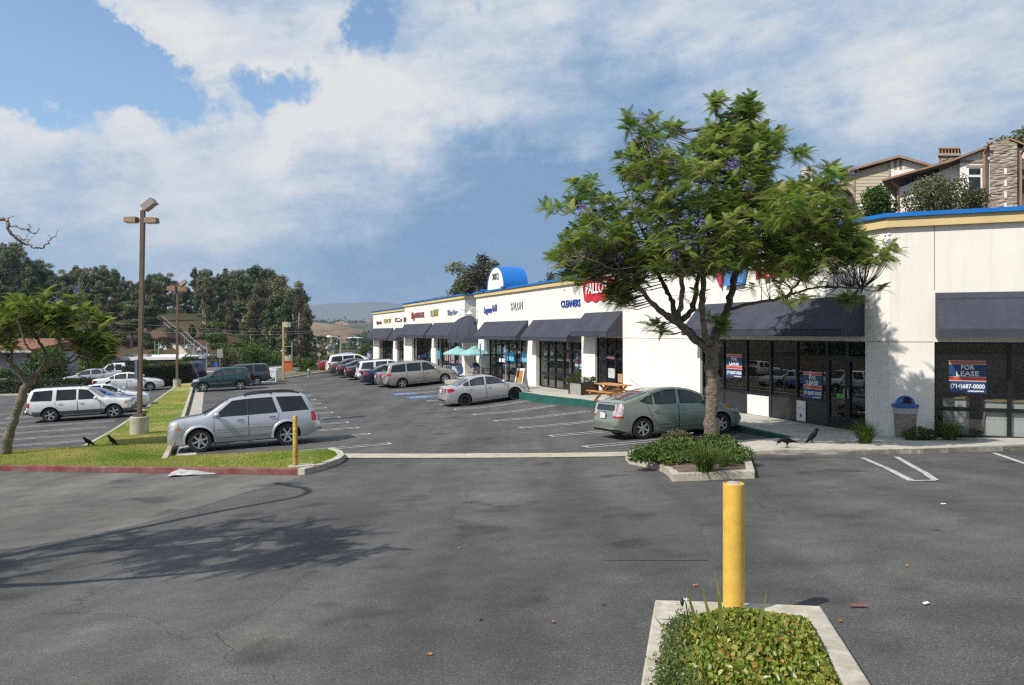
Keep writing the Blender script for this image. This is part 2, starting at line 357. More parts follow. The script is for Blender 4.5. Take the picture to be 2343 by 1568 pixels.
# ---- materials of the setting
def asphalt(name, col, speck=.85, crack=True, stain=.42):
    m = mat(name, col, rough=.82, spec=.3); t = m.node_tree; b = t.nodes['Principled BSDF']; tc = N(t, 'ShaderNodeTexCoord'); O = tc.outputs['Object']
    def ns(sc, det, lo, hi, a, bb):
        n = N(t, 'ShaderNodeTexNoise', i_Scale=sc, i_Detail=det, i_Roughness=.6); L(t, O, n.inputs['Vector'])
        r = N(t, 'ShaderNodeMapRange', i_1=lo, i_2=hi, i_3=a, i_4=bb); L(t, n.outputs['Fac'], r.inputs[0]); return r.outputs[0], n
    def mul(a, bb):
        x = N(t, 'ShaderNodeMath', operation='MULTIPLY'); L(t, a, x.inputs[0]); L(t, bb, x.inputs[1]); return x.outputs[0]
    f1, _ = ns(.35, 5, .3, .7, 1-stain*.6, 1+stain*.6); f2, _ = ns(2.2, 6, .3, .75, 1-stain*.45, 1+stain*.4); f3, n3 = ns(55, 3, .25, .75, 1-speck*.5, 1+speck*.55)
    v = N(t, 'ShaderNodeTexVoronoi', i_Scale=46.0); L(t, O, v.inputs['Vector'])
    vr = N(t, 'ShaderNodeMapRange', i_1=.02, i_2=.30, i_3=1+speck*2.2, i_4=1.0); L(t, v.outputs['Distance'], vr.inputs[0])
    f = mul(mul(f1, f2), mul(f3, vr.outputs[0]))
    # tyre polish running along the aisles and dark oil spots
    mp = N(t, 'ShaderNodeMapping'); mp.inputs['Rotation'].default_value = (0, 0, rad(-20)); mp.inputs['Scale'].default_value = (.9, .07, 1); L(t, O, mp.inputs[0])
    nn = N(t, 'ShaderNodeTexNoise', i_Scale=1.0, i_Detail=5.0); L(t, mp.outputs[0], nn.inputs['Vector'])
    r4 = N(t, 'ShaderNodeMapRange', i_1=.35, i_2=.65, i_3=.8, i_4=1.14); L(t, nn.outputs['Fac'], r4.inputs[0]); f = mul(f, r4.outputs[0])
    ov = N(t, 'ShaderNodeTexNoise', i_Scale=.9, i_Detail=2.0); L(t, O, ov.inputs['Vector'])
    r5 = N(t, 'ShaderNodeMapRange', i_1=.62, i_2=.72, i_3=1.0, i_4=.58); L(t, ov.outputs['Fac'], r5.inputs[0]); f = mul(f, r5.outputs[0])
    if crack:
        dn = N(t, 'ShaderNodeTexNoise', i_Scale=.8, i_Detail=6.0); L(t, O, dn.inputs['Vector'])
        dm = N(t, 'ShaderNodeVectorMath', operation='MULTIPLY_ADD'); L(t, dn.outputs['Color'], dm.inputs[0]); dm.inputs[1].default_value = (1.8, 1.8, 0); L(t, O, dm.inputs[2])
        cv = N(t, 'ShaderNodeTexVoronoi', feature='DISTANCE_TO_EDGE', i_Scale=.16); L(t, dm.outputs[0], cv.inputs['Vector'])
        r6 = N(t, 'ShaderNodeMapRange', i_1=.0006, i_2=.0022, i_3=.6, i_4=1.0); L(t, cv.outputs['Distance'], r6.inputs[0]); f = mul(f, r6.outputs[0])
    dn2 = N(t, 'ShaderNodeTexNoise', i_Scale=.42, i_Detail=8.0, i_Roughness=.72); L(t, O, dn2.inputs['Vector'])
    r7 = N(t, 'ShaderNodeMapRange', i_1=.55, i_2=.75, i_3=0.0, i_4=.55); L(t, dn2.outputs['Fac'], r7.inputs[0])
    du = N(t, 'ShaderNodeMix', data_type='RGBA'); L(t, r7.outputs[0], du.inputs[0]); du.inputs[6].default_value = c4(col); du.inputs[7].default_value = c4((max(col[0]*1.25, .15), max(col[1]*1.2, .132), max(col[2]*1.1, .108)))
    mx = N(t, 'ShaderNodeMix', data_type='RGBA', blend_type='MULTIPLY'); mx.inputs[0].default_value = 1; L(t, du.outputs[2], mx.inputs[6])
    L(t, f, mx.inputs[7]); L(t, mx.outputs[2], b.inputs['Base Color'])
    bp = N(t, 'ShaderNodeBump', i_Strength=.6, i_Distance=.012); L(t, n3.outputs['Fac'], bp.inputs['Height']); L(t, bp.outputs[0], b.inputs['Normal'])
    return m
M_ASPH = asphalt('asphalt', (.086, .082, .079)); M_OLD = asphalt('old_asphalt', (.132, .123, .111), speck=.35, stain=.4)
M_PATCH = asphalt('patch_asphalt', (.080, .077, .075), speck=.8, crack=False, stain=.2); M_STALL = asphalt('stall_asphalt', (.072, .073, .077), speck=.4)
M_CONC = mat('concrete', (.44, .41, .36), rough=.9, var=(1.6, .22), var2=(9, .35, (.72, .7, .66)), bump=(60, .3, .01))
M_CURB = mat('curb_concrete', (.52, .48, .41), rough=.9, var=(2.2, .2), var2=(6, .45, (.62, .58, .5)), bump=(40, .4, .012))
M_WALK = mat('sidewalk_concrete', (.50, .47, .42), rough=.88, var=(1.2, .15), var2=(5, .3, (.78, .76, .72)), bump=(60, .25, .008))
M_RED = mat('red_paint', (.38, .05, .055), rough=.75, var=(1.3, .35), col2=(.30, .17, .15), var2=(4, .8, (.42, .38, .38)), bump=(30, .4, .01))
M_GREEN = mat('green_paint', (.016, .125, .095), rough=.6, var=(1.5, .25), var2=(8, .3, (.6, .6, .6)))
M_WHITE_P = mat('road_paint', (.62, .62, .6), rough=.7, var=(3, .18), var2=(14, .6, (.35, .35, .36)))
M_BLUE_P = mat('blue_road_paint', (.10, .2, .48), rough=.7, var=(4, .3), var2=(14, .7, (.4, .4, .42)))
M_SOIL = mat('soil', (.14, .10, .07), rough=1, var=(6, .4), bump=(30, .8, .03))
def lawnmat():
    m = mat('lawn', (.12, .18, .03), rough=.9, spec=.15); t = m.node_tree; b = t.nodes['Principled BSDF']; tc = N(t, 'ShaderNodeTexCoord')
    n = N(t, 'ShaderNodeTexNoise', i_Scale=.55, i_Detail=7.0, i_Roughness=.7); L(t, tc.outputs['Object'], n.inputs['Vector'])
    r = N(t, 'ShaderNodeValToRGB'); e = r.color_ramp.elements; e.new(.5); e.new(.6)
    for i, (p, c) in enumerate([(.3, (.15, .25, .03)), (.44, (.22, .30, .055)), (.53, (.38, .33, .11)), (.66, (.52, .40, .19))]): e[i].position = p; e[i].color = c4(c)
    L(t, n.outputs['Fac'], r.inputs[0])
    n2 = N(t, 'ShaderNodeTexNoise', i_Scale=28, i_Detail=4.0); L(t, tc.outputs['Object'], n2.inputs['Vector'])
    r2 = N(t, 'ShaderNodeMapRange', i_1=.3, i_2=.7, i_3=.55, i_4=1.35); L(t, n2.outputs['Fac'], r2.inputs[0])
    mx = N(t, 'ShaderNodeMix', data_type='RGBA', blend_type='MULTIPLY'); mx.inputs[0].default_value = 1; L(t, r.outputs[0], mx.inputs[6]); L(t, r2.outputs[0], mx.inputs[7]); L(t, mx.outputs[2], b.inputs['Base Color'])
    bp = N(t, 'ShaderNodeBump', i_Strength=1.0, i_Distance=.05); L(t, n2.outputs['Fac'], bp.inputs['Height']); L(t, bp.outputs[0], b.inputs['Normal']); return m
M_LAWN = lawnmat()
def terrainmat():
    m = mat('terrain', (.12, .1, .05), rough=1, spec=.1); t = m.node_tree; b = t.nodes['Principled BSDF']; tc = N(t, 'ShaderNodeTexCoord')
    n = N(t, 'ShaderNodeTexNoise', i_Scale=.03, i_Detail=9.0, i_Roughness=.65); L(t, tc.outputs['Object'], n.inputs['Vector'])
    r = N(t, 'ShaderNodeValToRGB'); e = r.color_ramp.elements; e.new(.5); e.new(.6)
    for i, (p, c) in enumerate([(.32, (.03, .045, .02)), (.46, (.06, .06, .03)), (.56, (.10, .065, .04)), (.7, (.14, .085, .052))]): e[i].position = p; e[i].color = c4(c)
    L(t, n.outputs['Fac'], r.inputs[0]); L(t, r.outputs[0], b.inputs['Base Color']); return m
M_TERR = terrainmat()
M_BROWN = mat('dry_hill', (.30, .19, .11), rough=1, var=(.02, .25), var2=(.1, .5, (.5, .55, .4)))
M_MOUNT = mat('mountain', (.10, .11, .09), rough=1, var=(.001, .3))
# ---- ground in one sheet to the horizon
def sm(a, b, x): u = min(max((x-a)/(b-a), 0), 1); return u*u*(3-2*u)
def terr(x, y):
    s, t = ST(x, y); z = lot(min(max(s, -60), 120), min(max(t, -60), 40))
    base = -.9 - 4.5*sm(110, 500, y)
    inside = (1-sm(96, 112, s))*sm(-50, -30, t)
    z = z*inside + base*(1-inside)
    # wooded bank across the street on the left
    side = sm(-.262, -.40, x/max(y, 1)); z += side*(5.4*sm(101, 128, y)+5.5*sm(124, 200, y))*(1-sm(350, 600, y))*sm(-1.1, -.8, x/max(y, 1))
    # slope behind the shops on the right
    z += sm(34, 62, t)*sm(-30, 5, s)*(1-sm(70, 140, s))*8.5
    return z
def ticks(a, b, fine, growth, lim0, lim1):
    q = list(np.arange(a, b+.01, fine)); st = fine
    while q[-1] < lim1: st *= growth; q.append(q[-1]+st)
    st = fine
    while q[0] > lim0: st *= growth; q.insert(0, q[0]-st)
    return q
ys = [v for v in ticks(-30, 240, 5, 1.3, -400, 5200) if -415 < v < 5550]; xs = [v for v in ticks(-160, 60, 5, 1.3, -5200, 5200) if abs(v) < 6200]
def gz(x, y):
    s, t = ST(x, y); ins = (1-sm(100, 108, s))*sm(-46, -40, t)*(1-sm(40, 46, t))*sm(-30, -22, s)
    return terr(x, y) - .5*ins
mb = MB().grid([[(x, y, gz(x, y)) for x in xs] for y in ys]); tag(mb.build('ground', M_TERR, smooth=60), kind='structure')
def lotsheet(name, s0, s1, t0, t1, step, ma, dz=0.0):
    ns, n2 = int((s1-s0)/step)+1, int((t1-t0)/step)+1
    P = [[W(s0+(s1-s0)*i/(ns-1), t0+(t1-t0)*j/(n2-1)) for j in range(n2)] for i in range(ns)]
    for r in P:
        for p in r: p.z = lotxy(p.x, p.y)+dz
    return tag(MB().grid(P).build(name, ma, smooth=60), kind='structure')
lotsheet('parking_lot', -14, 101, -44, 34, 1.0, M_ASPH)
# older, browner street surface in front of the red kerb
A_ = [atst(*p, 0) for p in [(685, 1094), (560, 1128), (410, 1175), (271, 1214), (140, 1238), (0, 1262)]]
A_ += [(A_[-1][0]+2.0, A_[-1][1]-6), (A_[-1][0]+4, A_[-1][1]-16), (A_[-1][0]+8, A_[-1][1]-26)]
B_ = [atst(692, 1089), atst(350, 1084), atst(0, 1079)]; B_ += [(B_[-1][0]+11, B_[-1][1]-14), (B_[-1][0]+17, B_[-1][1]-24)]
sheet('old_street', A_, B_, 60, 24, .004, M_OLD)
sheet('asphalt_patch', [atst(1378, 1283), atst(1383, 1140)], [atst(1620, 1283), atst(1592, 1142)], 10, 10, .003, M_PATCH)
# ---- kerbs, lawn, walks
def xy(lst, dz=0.0): return [at(*p, dz).to_2d() for p in lst]
def curb(path, w_, ma, h=.14, side=1, closed=False, name='curb', step=.5):
    P = dense([(p[0], p[1]) for p in path]+([(path[0][0], path[0][1])] if closed else []), step)
    if closed: P = P[:-1]
    o0, o1 = (0, w_) if side > 0 else (-w_, 0)
    mb = ribbon(P, o0, o1, lambda x, y: lotxy(x, y)-.25, lambda x, y: lotxy(x, y)+h, closed=closed)
    o = mb.build(name, ma); bv = o.modifiers.new('bevel', 'BEVEL'); bv.width = .018; bv.segments = 2; bv.limit_method = 'ANGLE'; bv.angle_limit = rad(50)
    return tag(o, kind='structure')
r0, r1 = at(0, 1077), at(693, 1087); dv = (r0-r1).normalized()
curb([r1.to_2d(), r0.to_2d(), (r0+dv*14).to_2d()], .16, M_RED, h=.15, side=1, name='red_curb')
nose = xy([(697, 1087), (745, 1074), (780, 1060), (789, 1052), (783, 1043), (765, 1036)])
curb(nose, .2, M_CURB, h=.15, side=-1)
# lawn: strip along the red kerb, then the strip between the two lots
red = [tuple(ST(p.x, p.y)) for p in (r0+dv*14+Vector((.05,.13,0)), r0+Vector((.05,.13,0)), r1+Vector((.05,.13,0)))]
red += [atst(*p) for p in [(742, 1069), (772, 1058)]]
back = [atst(-260, 1058), atst(0, 1041), atst(100, 1035), atst(185, 1030), atst(300, 1048), atst(400, 1053), atst(520, 1049), atst(640, 1041), atst(750, 1037), atst(779, 1045)]
def lawnz(s, t): return lot(s, t)+.112+.012*math.sin(s*1.1)*math.cos(t*1.3)
NL = 90; la, lb = resample(red, NL), resample(back, NL)
sheet('lawn', red, back, NL, 14, 0, M_LAWN, zf=lawnz)
lw0, lw1 = atst(185, 1030), atst(398, 889); rw0, rw1 = atst(384, 1058), atst(441, 896)
rw0 = (rw0[0]-1.0, rw0[1]); 
LW = [(lw0[0]-2.2, lw0[1]), lw0, lw1, (lw1[0]+5, lw1[1]+.1)]; RW = [rw0, rw1, (rw1[0]+9, rw1[1]-.3)]
sheet('lawn', LW, RW, 80, 12, .004, M_LAWN, zf=lawnz)
curb([W(*p).to_2d() for p in (lw0, lw1, LW[-1])], .15, M_CURB, h=.14, side=1)
curb([W(*p).to_2d() for p in ((rw0[0]+.9, rw0[1]), rw1, RW[-1])], .16, M_CURB, h=.15, side=-1)
# concrete gutter pan beside that kerb
sheet('gutter', [(rw0[0]+.9, rw0[1]+.17), (rw1[0], rw1[1]+.17)], [(rw0[0]+.9, rw0[1]+.75), (rw1[0], rw1[1]+.75)], 40, 3, .012, M_CONC)
# valley gutter across the drive
sheet('gutter', [atst(*p) for p in [(772, 1049), (1000, 1049), (1250, 1048), (1448, 1045)]], [atst(*p) for p in [(790, 1039), (1000, 1039), (1250, 1038), (1448, 1035)]], 30, 3, .016, M_CURB)
# shop-front walk
SWS = [8, 11, 12.5, 14.5, 15.8, 17, 19, 24, 33, 37, 40, 45, 54, 60, 130]; SWZ = [-2.3, -2.45, -2.56, -2.78, -2.86, -2.905, -2.92, -2.92, -3.03, -3.08, -3.2, -3.27, -3.32, -3.38, -3.42]
def sw(s, t=0): return Z0+float(np.interp(s, SWS, SWZ))
cw = [(17.65, 14.75), (21.3, 15.2), (29, 15.15), (32, 14.9), (35, 14.35), (38, 14.3), (101, 14.3)]
sheet('sidewalk', cw, [(17.65, 18.2), (101, 18.2)], 110, 6, .004, M_WALK, zf=sw, thick=.5)
c1, c2 = atst(1700, 1046), atst(2342, 1031); c3 = (c2[0]+(c2[0]-c1[0])*1.3, c2[1]+(c2[1]-c1[1])*1.3)
sheet('sidewalk', [(17.3, 11.6), c1, c2, c3], [(17.65, 12.6), (17.65, 17.6), (16.4, 19.6), (9, 31)], 60, 10, 0, M_WALK, zf=sw, thick=.5)
curb([W(*p).to_2d() for p in (c1, c2, c3)], .16, M_CURB, h=.13, side=-1)
def rampcurb(path, ma):
    P = dense([W(*p).to_2d() for p in path], .6)
    mb = ribbon(P, -.15, .006, lambda x, y: lotxy(x, y)-.25, lambda x, y: max(lotxy(x, y)+.008, sw(ST(x, y)[0])+.008))
    return tag(mb.build('curb', ma), kind='structure')
rampcurb([(17.66, 14.74), (21.3, 15.19), (29, 15.14), (32, 14.89), (35, 14.34), (38, 14.29)], M_GREEN); rampcurb([(38, 14.29), (101, 14.29)], M_CURB)
# expansion joints of the walk
mb = MB()
for k in range(30):
    s_ = 18.6+1.55*k
    mb.grid([[W(s_+d, 15.3+(17.25-15.3)*j/3, sw(s_)+.0085) for j in range(4)] for d in (-.008, .008)])
tag(mb.build('sidewalk_joint', mat('joint', (.16, .15, .13), rough=1)), kind='structure')
# planted islands
isl = xy([(1430, 1052), (1439, 1062), (1490, 1072), (1515, 1080), (1530, 1091), (1537, 1102), (1727, 1095), (1713, 1050), (1691, 1044), (1640, 1037), (1560, 1033), (1461, 1037), (1442, 1044)])
curb(isl, .15, M_CURB, h=.15, side=-1, closed=True)
ic = sum((Vector((p.x, p.y)) for p in isl), Vector((0, 0)))/len(isl)
def fan(name, poly, ma, dz, bulge):
    c = sum((Vector((p[0], p[1])) for p in poly), Vector((0, 0)))/len(poly); P = dense([(p[0], p[1]) for p in poly]+[(poly[0][0], poly[0][1])], .4)
    rows = []
    for i in range(7):
        u = i/6; rows.append([(c.x+(p.x-c.x)*u, c.y+(p.y-c.y)*u, lotxy(c.x+(p.x-c.x)*u, c.y+(p.y-c.y)*u)+dz+bulge*(1-u*u)) for p in P])
    return tag(MB().grid(rows).build(name, ma, smooth=60), kind='structure')
fan('planting_soil', [(p-ic)*.96+ic for p in isl], M_SOIL, .10, .12)
fi = [at(*p, .12).to_2d() for p in [(1440, 1720), (1466, 1560), (1498, 1371), (1850, 1384), (1877, 1386), (1990, 1560), (2090, 1720)]]
fi = [fi[0]+(fi[0]-fi[1])*.6]+fi[1:-1]+[fi[-1]+(fi[-1]-fi[-2])*.6]
curb(fi, .16, M_CURB, h=.12, side=1, closed=True, step=.3)
fc = sum(fi, Vector((0, 0)))/len(fi)
fan('planting_soil', [(p-fc)*.95+fc for p in fi], M_SOIL, .07, .04)
q = [at(*p, .12) for p in [(1512, 1381), (1850, 1392), (1870, 1425), (1505, 1415)]]
sheet('concrete_pad', [ST(q[0].x, q[0].y), ST(q[1].x, q[1].y)], [ST(q[3].x, q[3].y), ST(q[2].x, q[2].y)], 6, 4, .118, M_CURB)
# ---- stall markings
def stripe(a, b, w_, ma=None, dz=.008, name='parking_line', n=10):
    a, b = Vector(a), Vector(b); d = (b-a).normalized(); p = Vector((-d.y, d.x))*w_/2
    return [[a.lerp(b, i/(n-1))-p for i in range(n)], [a.lerp(b, i/(n-1))+p for i in range(n)]]
def marks(lst, ma=M_WHITE_P, dz=.009, name='parking_line'):
    mb = MB()
    for st_ in lst: mb.grid([[W(q.x, q.y, lot(q.x, q.y)+dz) for q in r] for r in st_])
    return tag(mb.build(name, ma), kind='structure')
def hairpin(s, t0, t1, gap=.42, w_=.1, end=True):
    l = [stripe((s-gap/2, t0), (s-gap/2, t1), w_), stripe((s+gap/2, t0), (s+gap/2, t1), w_)]
    if end: l.append(stripe((s-gap/2-w_/2, t0-w_/2), (s+gap/2+w_/2, t0-w_/2), w_, n=3))
    return marks(l)
sr = [atst(*p) for p in [(1345, 1023), (1265, 998), (1195, 979), (1137, 963), (1087, 949), (1043, 937)]]
for k, (s_, t_) in enumerate(sr): hairpin(s_, t_, 14.2)
sl_, tl_ = sr[-1]
for k in range(1, 16): hairpin(sl_+2.82*k, tl_+.02*k, 13.8, gap=.3)
for k in range(14): hairpin(27.0-1.35+.15+2.72*k if k else 24.75, 4.9, .55 if k else .6, end=True)
for k in range(13): hairpin(31.6+2.75*k, -10.6-.05*k, -5.2 if k else -5.6)
# near right stalls, blue access symbols
q = [atst(*p) for p in [(2085, 1101), (1972, 1048), (2140, 1100), (2050, 1046)]]
marks([stripe(q[0], q[1], .11), stripe(q[2], q[3], .11), stripe(q[0], q[2], .1, n=4)])
q = [atst(*p) for p in [(2420, 1085), (2272, 1037)]]; marks([stripe(q[0], q[1], .11)])
for px, py in ((925, 901.5), (960, 909)):
    s_, t_ = atst(px, py); mb = MB()
    mb.grid([[W(s_+ds, t_+dt, lot(s_+ds, t_+dt)+.007) for dt in np.linspace(-.75, .75, 5)] for ds in (-.8, 0, .8)])
    o = tag(mb.build('access_symbol', [M_BLUE_P]), kind='structure')
    mk = [stripe((s_-.05, t_-.35), (s_-.05, t_+.25), .1), stripe((s_-.05, t_-.1), (s_+.3, t_-.1), .1), stripe((s_+.3, t_-.1), (s_+.3, t_-.5), .1)]
    th = np.linspace(rad(60), rad(320), 10)
    for a, b in zip(th, th[1:]): mk.append(stripe((s_-.2+.38*math.cos(a), t_-.15+.38*math.sin(a)), (s_-.2+.38*math.cos(b), t_-.15+.38*math.sin(b)), .08, n=2))
    marks(mk, dz=.012, name='access_symbol')
# ---- shopping centre
T0 = 17.3
def stucco(name, col):
    m = mat(name, col, rough=.9, spec=.2, var=(.35, .025), var2=(1.3, .2, (.955, .945, .925)), bump=(90, .25, .006)); t = m.node_tree; b = t.nodes['Principled BSDF']; src = b.inputs['Base Color'].links[0].from_socket; tc = N(t, 'ShaderNodeTexCoord'); mp = N(t, 'ShaderNodeMapping'); mp.inputs['Scale'].default_value = (2.6, 2.6, .16); L(t, tc.outputs['Object'], mp.inputs[0]); n = N(t, 'ShaderNodeTexNoise', i_Scale=1.0, i_Detail=6.0, i_Roughness=.7); L(t, mp.outputs[0], n.inputs['Vector']); r = N(t, 'ShaderNodeMapRange', i_1=.52, i_2=.74, i_3=1.0, i_4=.87); L(t, n.outputs['Fac'], r.inputs[0]); mx = N(t, 'ShaderNodeMix', data_type='RGBA', blend_type='MULTIPLY'); mx.inputs[0].default_value = 1; L(t, src, mx.inputs[6]); L(t, r.outputs[0], mx.inputs[7]); L(t, mx.outputs[2], b.inputs['Base Color']); return m
M_STUC = stucco('stucco', (.84, .80, .74)); M_CORN = mat('cornice_paint', (.66, .50, .24), rough=.7, var=(.8, .08)); M_CAP = mat('blue_metal', (.012, .16, .52), rough=.38, var=(.7, .15), spec=.4)
M_AWN = mat('awning_canvas', (.058, .063, .080), rough=.85, var=(1.2, .18), var2=(5, .25, (.8, .8, .84)), bump=(160, .15, .004), spec=.2)
M_ALU = mat('dark_aluminium', (.013, .013, .014), rough=.38, metal=.3, var=(3, .3)); M_SILV = mat('silver_metal', (.5, .5, .5), rough=.35, metal=.8)
M_KICK = mat('black_panel', (.02, .02, .022), rough=.5, var=(2, .25)); M_WHITE = mat('white_paint', (.75, .75, .73), rough=.6, var=(3, .06)); M_BLACK = mat('black_plastic', (.012, .012, .013), rough=.5)
M_ROOF = mat('roof_felt', (.2, .2, .2), rough=.95, var=(1, .3)); M_ROOM = mat('room_wall', (.24, .22, .19), rough=.9, var=(.8, .15)); M_FLOOR = mat('room_floor', (.27, .24, .19), rough=.6, var=(1.5, .15)); M_CEIL = mat('room_ceiling', (.3, .3, .3), rough=.95)
def glassmat(name, tint, boost=1.0, rough=0.0):
    m = bpy.data.materials.new(name); t = nt(m); t.nodes.remove(t.nodes['Principled BSDF']); out = t.nodes['Material Output']
    tr = N(t, 'ShaderNodeBsdfTransparent'); tr.inputs[0].default_value = c4(tint); gl = N(t, 'ShaderNodeBsdfGlossy', i_Roughness=rough)
    ge = N(t, 'ShaderNodeNewGeometry'); dt = N(t, 'ShaderNodeVectorMath', operation='DOT_PRODUCT'); L(t, ge.outputs['Normal'], dt.inputs[0]); L(t, ge.outputs['Incoming'], dt.inputs[1]); ab = N(t, 'ShaderNodeMath', operation='ABSOLUTE'); L(t, dt.outputs['Value'], ab.inputs[0]); om_ = N(t, 'ShaderNodeMath', operation='SUBTRACT'); om_.inputs[0].default_value = 1.0; L(t, ab.outputs[0], om_.inputs[1]); pw = N(t, 'ShaderNodeMath', operation='POWER'); L(t, om_.outputs[0], pw.inputs[0]); pw.inputs[1].default_value = 5.0; k = N(t, 'ShaderNodeMath', operation='MULTIPLY_ADD', use_clamp=True); L(t, pw.outputs[0], k.inputs[0]); k.inputs[1].default_value = .95*boost; k.inputs[2].default_value = .045*boost
    mx = N(t, 'ShaderNodeMixShader'); L(t, k.outputs[0], mx.inputs[0]); L(t, tr.outputs[0], mx.inputs[1]); L(t, gl.outputs[0], mx.inputs[2]); L(t, mx.outputs[0], out.inputs[0]); MATS[name] = m; return m
M_GLASS = glassmat('shop_glass', (.80, .82, .81), 1.5)
BS0, BT0 = 40.0, T0; BZ0 = sw(40)
BLD = empty('shopping_centre', W(BS0, BT0, BZ0), rad(20), 'long white stucco shopping centre with blue roof edge, cream cornice and dark awnings', 'building')
def loc(mb):
    mb.v = [(v[0]-BT0, v[1]-BS0, v[2]-BZ0) for v in mb.v]; return mb
def part(name, mb, ma, parent=None, smooth=None): return loc(mb).build(name, ma, parent or BLD, smooth=smooth)
D_ = lambda px: onT(px, T0)
WX, WY = .7373, -.6756                               # the wing's direction in (t, s)
CS_ = 16.83
def wing(d, into=0.0): return (T0 + WX*d - WY*into*1.0, CS_ + WY*d + WX*into)     # into = away from the lot
def rz_(v): return Z0+v
blocks = dict(B=(CS_, 36.6, 3.28, -.27), C=(36.6, 55.3, 2.92, -.52), D=(58.3, 80.2, 2.98, -.58), E=(80.2, 98.9, 2.6, -.98))
ops = dict(B=[(D_(1979), D_(1601)), (D_(1424.5), D_(1361))], C=[(36.95, D_(1226)), (D_(1205), D_(1113))], D=[(D_(1057), D_(996)), (D_(986), D_(942))], E=[(D_(932), D_(907)), (D_(898.5), D_(866))])
# make sure the openings stay inside their block
ops['E'] = [(max(a, 80.6), b) for a, b in ops['E']]; ops['D'] = [(a, min(b, 79.8)) for a, b in ops['D']]
for k, (s0, s1, top, head) in blocks.items():
    mb = MB(); lo = Z0-4.2; q = s0
    for a, b in sorted(ops[k]):
        mb.box((T0, q, lo), (T0+.3, a, rz_(head))); q = b
    mb.box((T0, q, lo), (T0+.3, s1, rz_(head))); mb.box((T0, s0, rz_(head)), (T0+.3, s1, rz_(top-.1)))
    if k == 'D': mb.box((T0+.3, s0, lo), (T0+14, s0+.3, rz_(top-.1)))
    if k == 'C': mb.box((T0+.3, s1-.3, lo), (T0+14, s1, rz_(top-.1)))
    if k == 'E': mb.box((T0+.3, s1-.3, lo), (T0+14, s1, rz_(top-.1)))
    part('wall', mb, M_STUC)
    mb = MB().box((T0+.3, s0+.001, rz_(top-.6)), (T0+16, s1-.001, rz_(top-.45))); mb.box((T0+15.7, s0, lo), (T0+16, s1, rz_(top-.62))); part('roof', mb, M_ROOF)
    if k != 'B':
        P = [(T0+10, s1), (T0, s1), (T0, s0), (T0+10, s0)]
        if k in 'E': P = P[:3]
        if k == 'C': P = [(T0+10, s1), (T0, s1), (T0, s0)]
        mb = ribbon(P, .003, .13, rz_(top-.36), rz_(top-.11)); part('cornice', mb, M_CORN)
        mb = ribbon(P, -.35, .21, rz_(top-.108), rz_(top)); part('roof_edge', mb, M_CAP)
mb = MB().box((T0+8, 55.3, Z0-4.2), (T0+8.3, 58.3, rz_(2.6))); part('wall', mb, M_STUC)
# the reveal line at the height of the window heads
top = -.27; mat('joint_shadow', (.36, .33, .29), rough=1)
for a, b in ((CS_, D_(1979)), (D_(1601), D_(1424.5))): part('wall_joint', MB().box((T0-.004, a+.02, rz_(top)-.012), (T0+.01, b-.02, rz_(top)+.012)), MATS['joint_shadow'])
# wing towards the right edge of the picture
mb = MB(); lo = Z0-4.0; GW0 = 1.11; GW1 = 13.0
def wbox(mb, d0, d1, i0, i1, z0, z1, mi=0):
    p = [wing(d0, i0), wing(d1, i0), wing(d1, i1), wing(d0, i1)]
    return mb.prism([(a, b, z0) for a, b in p], (0, 0, z1-z0), mi)
wbox(mb, .0, GW0, 0, .3, lo, rz_(-.27)); wbox(mb, 0, 16, 0, .3, rz_(-.27), rz_(3.18)); wbox(mb, GW1, 16, 0, .3, lo, rz_(-.27))
part('wall', mb, M_STUC)
mb = MB(); wbox(mb, GW0-.012, GW0+.012, -.004, .01, rz_(1.15), rz_(2.9)); part('wall_joint', mb, MATS['joint_shadow']); mb = MB(); wbox(mb, .02, GW0-.03, -.004, .01, rz_(-.282), rz_(-.258)); part('wall_joint', mb, MATS['joint_shadow'])
mb = MB().prism([(T0+.2, CS_, rz_(2.68)), (T0+16, CS_, rz_(2.68)), wing(16, 14)+(rz_(2.68),), wing(16, .3)+(rz_(2.68),), wing(0.1, .3)+(rz_(2.68),)], (0, 0, .12)); part('roof', mb, M_ROOF)
P = [(T0+10, 36.6), (T0, 36.6), (T0, CS_), wing(16)]
part('cornice', ribbon(P, .003, .13, rz_(2.9), rz_(3.17)), M_CORN); part('roof_edge', ribbon(P, -.35, .21, rz_(3.172), rz_(3.285)), M_CAP)
# awnings: a closed canvas wedge with a valance
def awning(s0, s1, ztop, zval, zbot, dep):
    poly = [(T0-.004, s0, rz_(ztop)), (T0-.004, s0, rz_(zbot)), (T0-dep, s0, rz_(zbot)), (T0-dep, s0, rz_(zval))]
    mb = MB().prism(poly, (0, s1-s0, 0)); a = part('awning', mb, M_AWN)
    mb = MB(); n = max(2, int((s1-s0)/1.25))
    for k in range(1, n):
        s_ = s0+(s1-s0)*k/n; nn = Vector((-(ztop-zval), 0, dep)).normalized()*.004
        a_, b_ = Vector((T0-.03, s_, rz_(ztop)-.04))+nn, Vector((T0-dep, s_, rz_(zval)))+nn
        mb.bar(a_, b_, .022, .006)
    mb.bar((T0-dep-.004, s0, rz_(zval)), (T0-dep-.004, s1, rz_(zval)), .012, .012); mb.bar((T0-dep-.004, s0, rz_(zbot)+.012), (T0-dep-.004, s1, rz_(zbot)+.012), .01, .01)
    part('awning_seam', mb, M_AWN, a); return a
awning(D_(1979)+.02, D_(1601)-.02, 1.07, .09, -.13, .85)
awning(D_(1424.5)+.02, D_(1338), .98, .02, -.22, .85)
for a, b in (ops['C'][0], ops['C'][1]): awning(a-.25 if a > 37.2 else a, b+.45, .72, -.28, -.5, .85)
